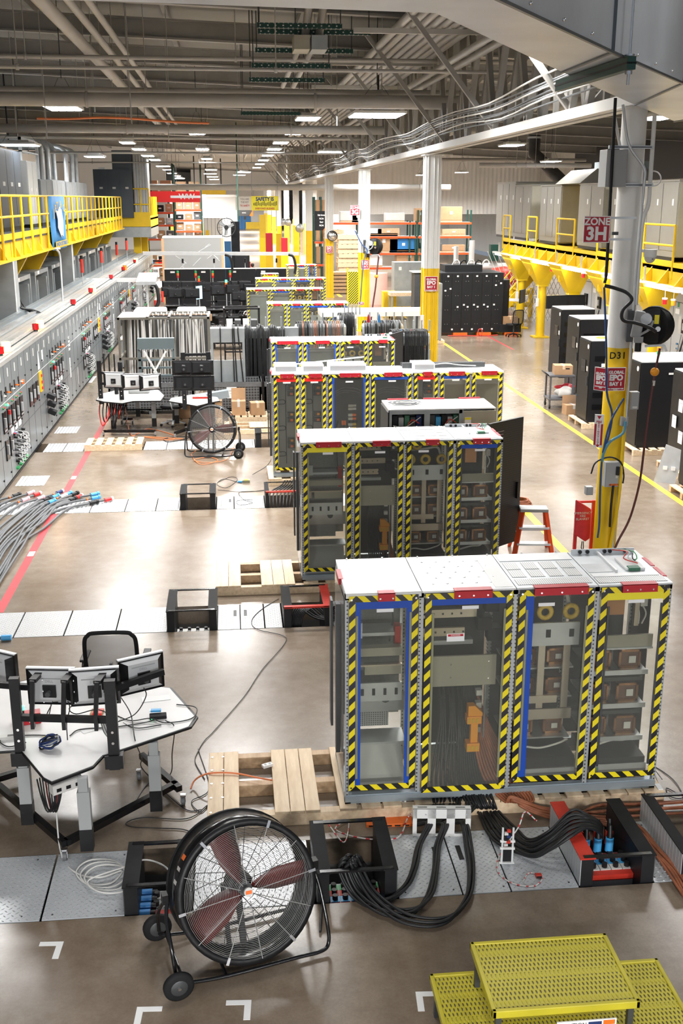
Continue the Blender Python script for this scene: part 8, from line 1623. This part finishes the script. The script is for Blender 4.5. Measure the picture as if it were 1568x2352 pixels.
for i,(px,m_) in enumerate(((345,'orange'),(352,'blue_box'),(360,'orange'),(368,'red_bright'))): P=PY(px,605,72); o=thing('small_bin','%s parts bin on the low shelf by the left columns, %s'%({'orange':'orange','blue_box':'blue','red_bright':'red'}[m_],['first','second','third','fourth'][i]),'bin',(P.x,72,P.z)); bpart(o,'bin_body',m_,(-.12,.12,-.15,.15,0,.22)); bpart(o,'bin_lip','black',(-.13,.13,-.17,-.15,.12,.2))
P=PY(355,606,72); t=thing('bin_shelf','timber shelf holding small coloured bins','shelf',(P.x,72,0)); bpart(t,'shelf_board','pine',(-.6,.7,-.3,.3,P.z-.06,P.z-.005)); 
for x in (-.6,.6): bpart(t,'shelf_leg','pine_dark',(x,x+.1,-.3,.3,0,P.z-.06))
t=thing('crane_girder','red crane girder with white stripe over the left racks','crane',(PY(336,455,76).x,76,PY(336,452,76).z)); w=PY(460,455,76).x-t.location.x; bpart(t,'girder','red_bright',(0,w,-.2,.2,-.35,.35)); bpart(t,'white_stripe','white',(w*.45,w,-.205,-.2,-.08,.08)); text('WW',.5,'white',(w*.75,-.21,0),FR,t,depth=.005,bold=.01); bpart(t,'runway','orange_beam',(0,w,-.15,.25,.45,.6))
for x in (.3,w-.4): bpart(t,'hanger','dark_steel',(x,x+.08,-.05,.05,.35,2.6))
t=thing('yellow_crane','yellow hoist beam over the white office block','crane',(PY(463,440,90).x,90,PY(463,440,90).z)); bpart(t,'beam','yellow',(0,1.9,-.2,.2,-.22,.22)); bpart(t,'hanger','dark_steel',(.3,.4,-.05,.05,.2,2.5)); bpart(t,'hanger','dark_steel',(1.5,1.6,-.05,.05,.2,2.5))
t=thing('office_block','white prefabricated office block with windows behind the racks','building',(PY(400,500,112).x,112,0)); w=PY(545,500,112).x-t.location.x; h=PY(500,452,112).z; bpart(t,'walls','wall_white2',(0,w,0,8,0,h)); bpart(t,'roof_edge','white',(-.1,w+.1,-.1,8,h,h+.2)); bpart(t,'lower_canopy','strip_lit',(w*.1,w*.82,-1.2,-.9,h*.62,h*.66)); 
for k in range(5): bpart(t,'window','off_white',(.4+w*.19*k,.4+w*.19*k+.9,-.02,0,.9,2.2))
t=thing('office_partition','grey-white panelled enclosure left of the aisle','building',(PY(468,540,96).x,96,0)); w=PY(512,540,96).x-t.location.x; h=PY(490,500,96).z; bpart(t,'walls','wall_white2',(0,w,0,6,0,h))
for k in range(5): bpart(t,'panel_seam','grey_plastic',(w*k/5,w*k/5+.04,-.02,0,0,h))
bpart(t,'yellow_post','yellow',(.2,.45,-.3,-.1,0,2.6))
for i,(px,y) in enumerate(((547,66),)): P=PY(px,500,y); cable('thin_pole',[(P.x,y,0),(P.x,y,4),(P.x,y,9.4)],.04,'dark_green','thin dark green pole rising to the roof beside the tall fan','pole',n=6)
o=thing('yellow_step','low yellow barrier by the distant blue door','barrier',(4.6,198.8,0)); bpart(o,'barrier_body','yellow',(-1.7,1.7,-.3,.3,0,1.2)); bpart(o,'barrier_foot','yellow_deep',(-1.8,1.8,-.4,.4,0,.1))
# ================= ROOF STRUCTURE =================
def beamline(name,label,p,q,w,h,m,cat='roof beam',group=None):
    b=MB(); b.bar((0,0,0),Vector(q)-Vector(p),w,h); o=b.build(name,m); o.location=p; tag(o,label,cat,group); return o
def xr(px,y): return PY(px,100,y).x
for k,y in enumerate((20,25.5,31,36.5,42,47.5,53,60,68,77,88,100)):
    za=zr(-16)-.3; zc=zr(25)-.3
    t=thing('roof_beam','pale steel roof beam spanning the hall, %s from the camera'%order[k],'roof beam',(-16.5,y,0),0,None); b=MB(); b.bar((0,0,za),(42,0,zc),.22,.05); b.bar((0,0,za-.45),(42,0,zc-.45),.22,.05); b.build('flanges','truss',t); b=MB(); b.bar((0,0,za-.22),(42,0,zc-.22),.04,.45); b.build('web','truss',t)
for k,x in enumerate((-12,-8.5,-5,-1.5,2,9,12.5,16,20)):
    b=MB(); b.bar((0,0,0),(0,120,0),.14,.16); o=b.build('roof_purlin','truss'); o.location=(x,14,zr(x)-.12); tag(o,'thin roof purlin running down the hall, %s from the left'%order[k].replace('nearest','first'),'roof purlin')
# longitudinal truss over the column row
YT=[7.5]+[14.6+14.85*i for i in range(8)]
for k in range(len(YT)-1):
    y0,y1=YT[k],YT[k+1]; t=thing('roof_truss','pale lattice truss over the column row, %s span from the camera'%order[k],'roof truss',(CXR,y0,0)); L=y1-y0
    bpart(t,'bottom_chord','truss_light',(-.2,-.04,0,L,6.35,6.5)); bpart(t,'bottom_chord','truss_light',(.04,.2,0,L,6.35,6.5)); bpart(t,'top_chord','truss',(-.2,.2,0,L,9.05,9.25)); n=6
    for i in range(n):
        a=L*i/n; c=L*(i+.5)/n; e=L*(i+1)/n
        for s in (-.13,.13): MB().bar((s,a,6.45),(s,c,9.1),.1,.14).bar((s,c,9.1),(s,e,6.45),.1,.14).build('web_member','truss',t); 
        MB().bar((0,c,6.5),(0,c,9.1),.08).build('vertical_member','truss',t)
    for i in range(3): MB().bar((-.1,L*(i+.5)/3,6.45),(-2.1,L*(i+.5)/3,8.9),.09,.09).bar((.1,L*(i+.5)/3,6.45),(2.1,L*(i+.5)/3,8.8),.09,.09).build('side_brace','truss',t)
random.seed(17)
for k in range(8):
    pts=[]; 
    for i in range(26): pts.append((CXR-.3+random.uniform(-.04,.04)-.03*k,8+3.2*i,6.66+.045*k-.08*(i%3==1)+random.uniform(-.02,.03)))
    cable('truss_cable',pts,.016,['grey_cable','off_white','rubber_grey'][k%3],'sagging %s cable lying along the truss over the column row'%['grey','pale','dark'][k%3],'cable','%s cables along the truss'%['grey','pale','dark'][k%3],n=5,seg=3)
def xpipe(label,py,y,r,m='pipe',a=-16,c=24,tilt=0,hang=True,name='overhead_pipe'):
    z=PY(600,py,y).z; t=thing(name,label,'pipe',(a,y,z)); MB().cyl((0,0,0),(c-a,0,-tilt*(c-a)),r,n=12).build('pipe_body',m,t)
    if hang:
        for k in range(5): x=2+(c-a-4)*k/4; MB().cyl((x,0,-tilt*x),(x,0,zr(a+x)-z),.012,n=4).build('hanger',m,t); b=MB(); b.lathe([(r+.01,-.03),(r+.025,-.03),(r+.025,.03),(r+.01,.03)],12,ax='x',c=(x,0,-tilt*x),closed=True); b.build('pipe_clamp',m,t)
    return t
xpipe('thick grey pipe crossing the whole hall above the lights',232,27.5,.16,c=9.5); xpipe('slimmer pipe just behind and above the thick crossing pipe',213,29.5,.1,c=12); xpipe('second thick grey pipe crossing lower above the mid lights',298,38,.14,c=9.5); xpipe('thin pipe below the second crossing pipe',318,44,.06,c=8); xpipe('long thin pipe crossing before the far truss',352,50,.05,c=10); xpipe('very thin pipe crossing above the far racks',374,60,.035,c=6,a=-9); xpipe('thick cream pipe crossing the hall above the racks',430,73,.19,'off_white',c=14.5,a=-5.3)
xpipe('thin sprinkler pipe high across the upper left',160,23,.035,c=8); xpipe('thin sprinkler pipe crossing above the nearest roof beams',136,27,.05,c=7); xpipe('thin crossing pipe behind the large right truss',365,62,.09,a=6,c=20); xpipe('cream pipe with bends over the dark intake',378,58,.12,'off_white',a=13,c=19)
def ypipe(label,px,py,z,r,y0,y1,m='pipe',name='overhead_pipe'):
    P=F(px,py,z); t=thing(name,label,'pipe',(P.x,y0,z)); MB().cyl((0,0,0),(0,y1-y0,0),r,n=12).build('pipe_body',m,t)
    for k in range(4): y=(y1-y0)*(k+.5)/4; MB().cyl((0,y,0),(0,y,zr(P.x)-z),.012,n=4).build('hanger',m,t)
    return t
ypipe('pipe running down the hall at upper left, leftmost of three',150,60,8.5,.13,12,60); ypipe('pipe running down the hall at upper left, middle of three',205,60,8.7,.08,12,60); ypipe('pipe running down the hall at upper left, rightmost of three',245,60,8.7,.07,12,60)
for k in range(8): ypipe('grey conduit of the eight running down the hall, %s from the left'%order[k].replace('nearest','first'),905+24*k,70,8.6-.0*k,.085,14,75,'conduit_grey',name='overhead_conduit')
for k in range(2): ypipe('grey conduit hung lower, %s of two right of the eight'%['left','right'][k],1085+40*k,110,8.0,.07,15,60,'conduit_grey',name='overhead_conduit')
for k,y in enumerate((19,23.5,29,35,42)): beamline('conduit_support','pale cross strut beneath the eight conduits, %s'%order[k],(2.6,y,8.46),(6.2,y,8.46),.08,.1,'truss_light','strut')
GS=[(590,785,58,24.5),(592,850,72,25),(586,810,115,26.5),(578,758,150,26.5),(572,745,183,27.5),(556,700,244,33),(553,690,260,34)]
for k,(a_,c_,py,y) in enumerate(GS):
    P=PY(a_,py,y); Q=PY(c_,py,y); t=thing('slotted_strut','dark green slotted strut hanging under the roof, %s from the top'%order[k].replace('nearest','first'),'strut',(P.x,y,P.z)); w=Q.x-P.x; bpart(t,'channel','strut_green',(0,w,-.04,.04,-.05,.05)); 
    for n_ in range(int(w/.16)): bpart(t,'slot_hole','off_white',(.05+.16*n_,.08+.16*n_,-.043,-.04,-.012,.012)) if k<5 else None
    for x in (.03,w-.03): MB().cyl((x,0,0),(x,0,zr(P.x)-P.z),.012,n=4).build('hanger','dark_steel',t)
P=PY(712,95,24.8); t=thing('hanging_unit','grey twin box unit with pipes hanging among the green struts','unit heater',(P.x,24.8,P.z)); bpart(t,'left_box','tan_panel',(-.35,-.02,-.2,.6,-.18,.1)); bpart(t,'right_box','frame_grey',(.02,.35,-.2,.6,-.18,.1)); MB().tube([(-.1,.2,.1),(.0,-.4,.9),(.15,-1.6,1.3)],.09,10).build('inlet_pipe','conduit_grey',t); MB().tube([(.2,.2,.1),(.3,-.4,.9),(.45,-1.6,1.3)],.09,10).build('inlet_pipe','conduit_grey',t)
for x in (-.2,.1): MB().tube([(x,.6,-.05),(x,8,-.15)],.07,8).build('outlet_pipe','conduit_grey',t)
for k in range(3): MB().cyl((-.3+.3*k,.2,.1),(-.3+.3*k,.2,1.6),.01,n=4).build('hanger','dark_steel',t)
cable('orange_line',[PY(85,272,33),PY(150,273,33),PY(228,270,33),PY(300,272,33),PY(350,276,33),PY(420,281,33),PY(480,283,33)],.035,'orange_cord','orange cable bundle sagging under the roof at left','cable',n=6)
random.seed(4)
for k in range(34):
    px=random.choice((40,110,175,215,265,300,335,365,392,405,470,550,585,705,768)); y=random.uniform(24,44); P=PY(px+random.uniform(-8,8),random.uniform(190,330),y); b=MB(); b.cyl((0,0,0),(0,0,zr(P.x)-P.z),.011,n=4); o=b.build('hanger_rod','conduit_grey'); o.location=P; tag(o,'thin threaded hanger rod dropping from the roof','hanger rod','thin hanger rods under the roof')
for k,(px,pb) in enumerate(((868,240),(20,330))):
    P=PY(px,pb,32.8 if k==0 else 45); b=MB(); b.cyl((0,0,0),(0,0,zr(P.x)-P.z),.03,n=6); o=b.build('drop_cable','black'); o.location=P; tag(o,'black drop cable above the %s light'%['largest','far left'][k],'cable')
# ================= DUCT NEAR THE CAMERA =================
zd=6.3; hd_=.85
t=thing('air_duct','large shiny sheet metal air duct crossing the upper right near the camera','duct',(0,0,0))
near=[F(1110,-18,zd),F(1150,0,zd),F(1405,118,zd),F(1450,140,zd),F(1568,190,zd),F(1760,272,zd)]
far=[F(1000,30,zd),F(1290,165,zd),F(1480,250,zd),F(1568,235,zd)]
a0=Vector((1.45,6.45,zd)); nb=[a0,near[2],near[4],Vector((6.6,14.1,zd))]; fb=[far[0],far[1],Vector((4.95,13.6,zd)),Vector((6.6,16.4,zd))]
for i,nm2 in enumerate(('left_section','middle_section','right_section')):
    q=[(nb[i].x,nb[i].y),(nb[i+1].x,nb[i+1].y),(fb[i+1].x,fb[i+1].y),(fb[i].x,fb[i].y)]
    o=MB().prism(q,zd,zd+hd_).build('duct_section','duct',t); b=MB()
    b.bar((nb[i+1].x,nb[i+1].y,zd-.005),(fb[i+1].x,fb[i+1].y,zd-.005),.03,.02); b.bar((nb[i].x,nb[i].y,zd-.004),(nb[i+1].x,nb[i+1].y,zd-.004),.025,.02); b.bar((nb[i+1].x,nb[i+1].y-.01,zd),(nb[i+1].x,nb[i+1].y-.01,zd+hd_),.03,.02); b.build('seam','duct_seam',o)
    for f in (.25,.5,.75):
        p_=nb[i].lerp(nb[i+1],f); MB().sphere((p_.x+.02,p_.y-.03,zd+.04),.014,n=8).build('rivet','chrome',o)
o=MB().prism([(-9,6.0),(1.45,6.45),(far[0].x,far[0].y),(-.6,6.95),(-9,6.7)],zd,zd+hd_).build('duct_section','duct',t)
P=F(1283,190,zd-.03); Q=F(1447,136,zd-.03); s=thing('duct_hanger','dark green strut and threaded rod carrying the big duct','strut',(P.x,P.y,zd-.06)); v=Vector((Q.x-P.x,Q.y-P.y,0)); v*=1.02
MB().bar((0,0,0),v,.07,.1).build('strut_channel','dark_green',s); MB().bar((0,0,.0),v,.08,.015).build('channel_slot','black',s); e=v*.97
MB().cyl((e.x,e.y,-.16),(e.x,e.y,1.6),.012,n=8).build('threaded_rod','chrome',s); MB().cyl((e.x,e.y,-.08),(e.x,e.y,-.055),.03,n=6).build('nut','chrome',s); MB().cyl((e.x,e.y,.055),(e.x,e.y,.07),.04,n=10).build('washer','chrome',s)
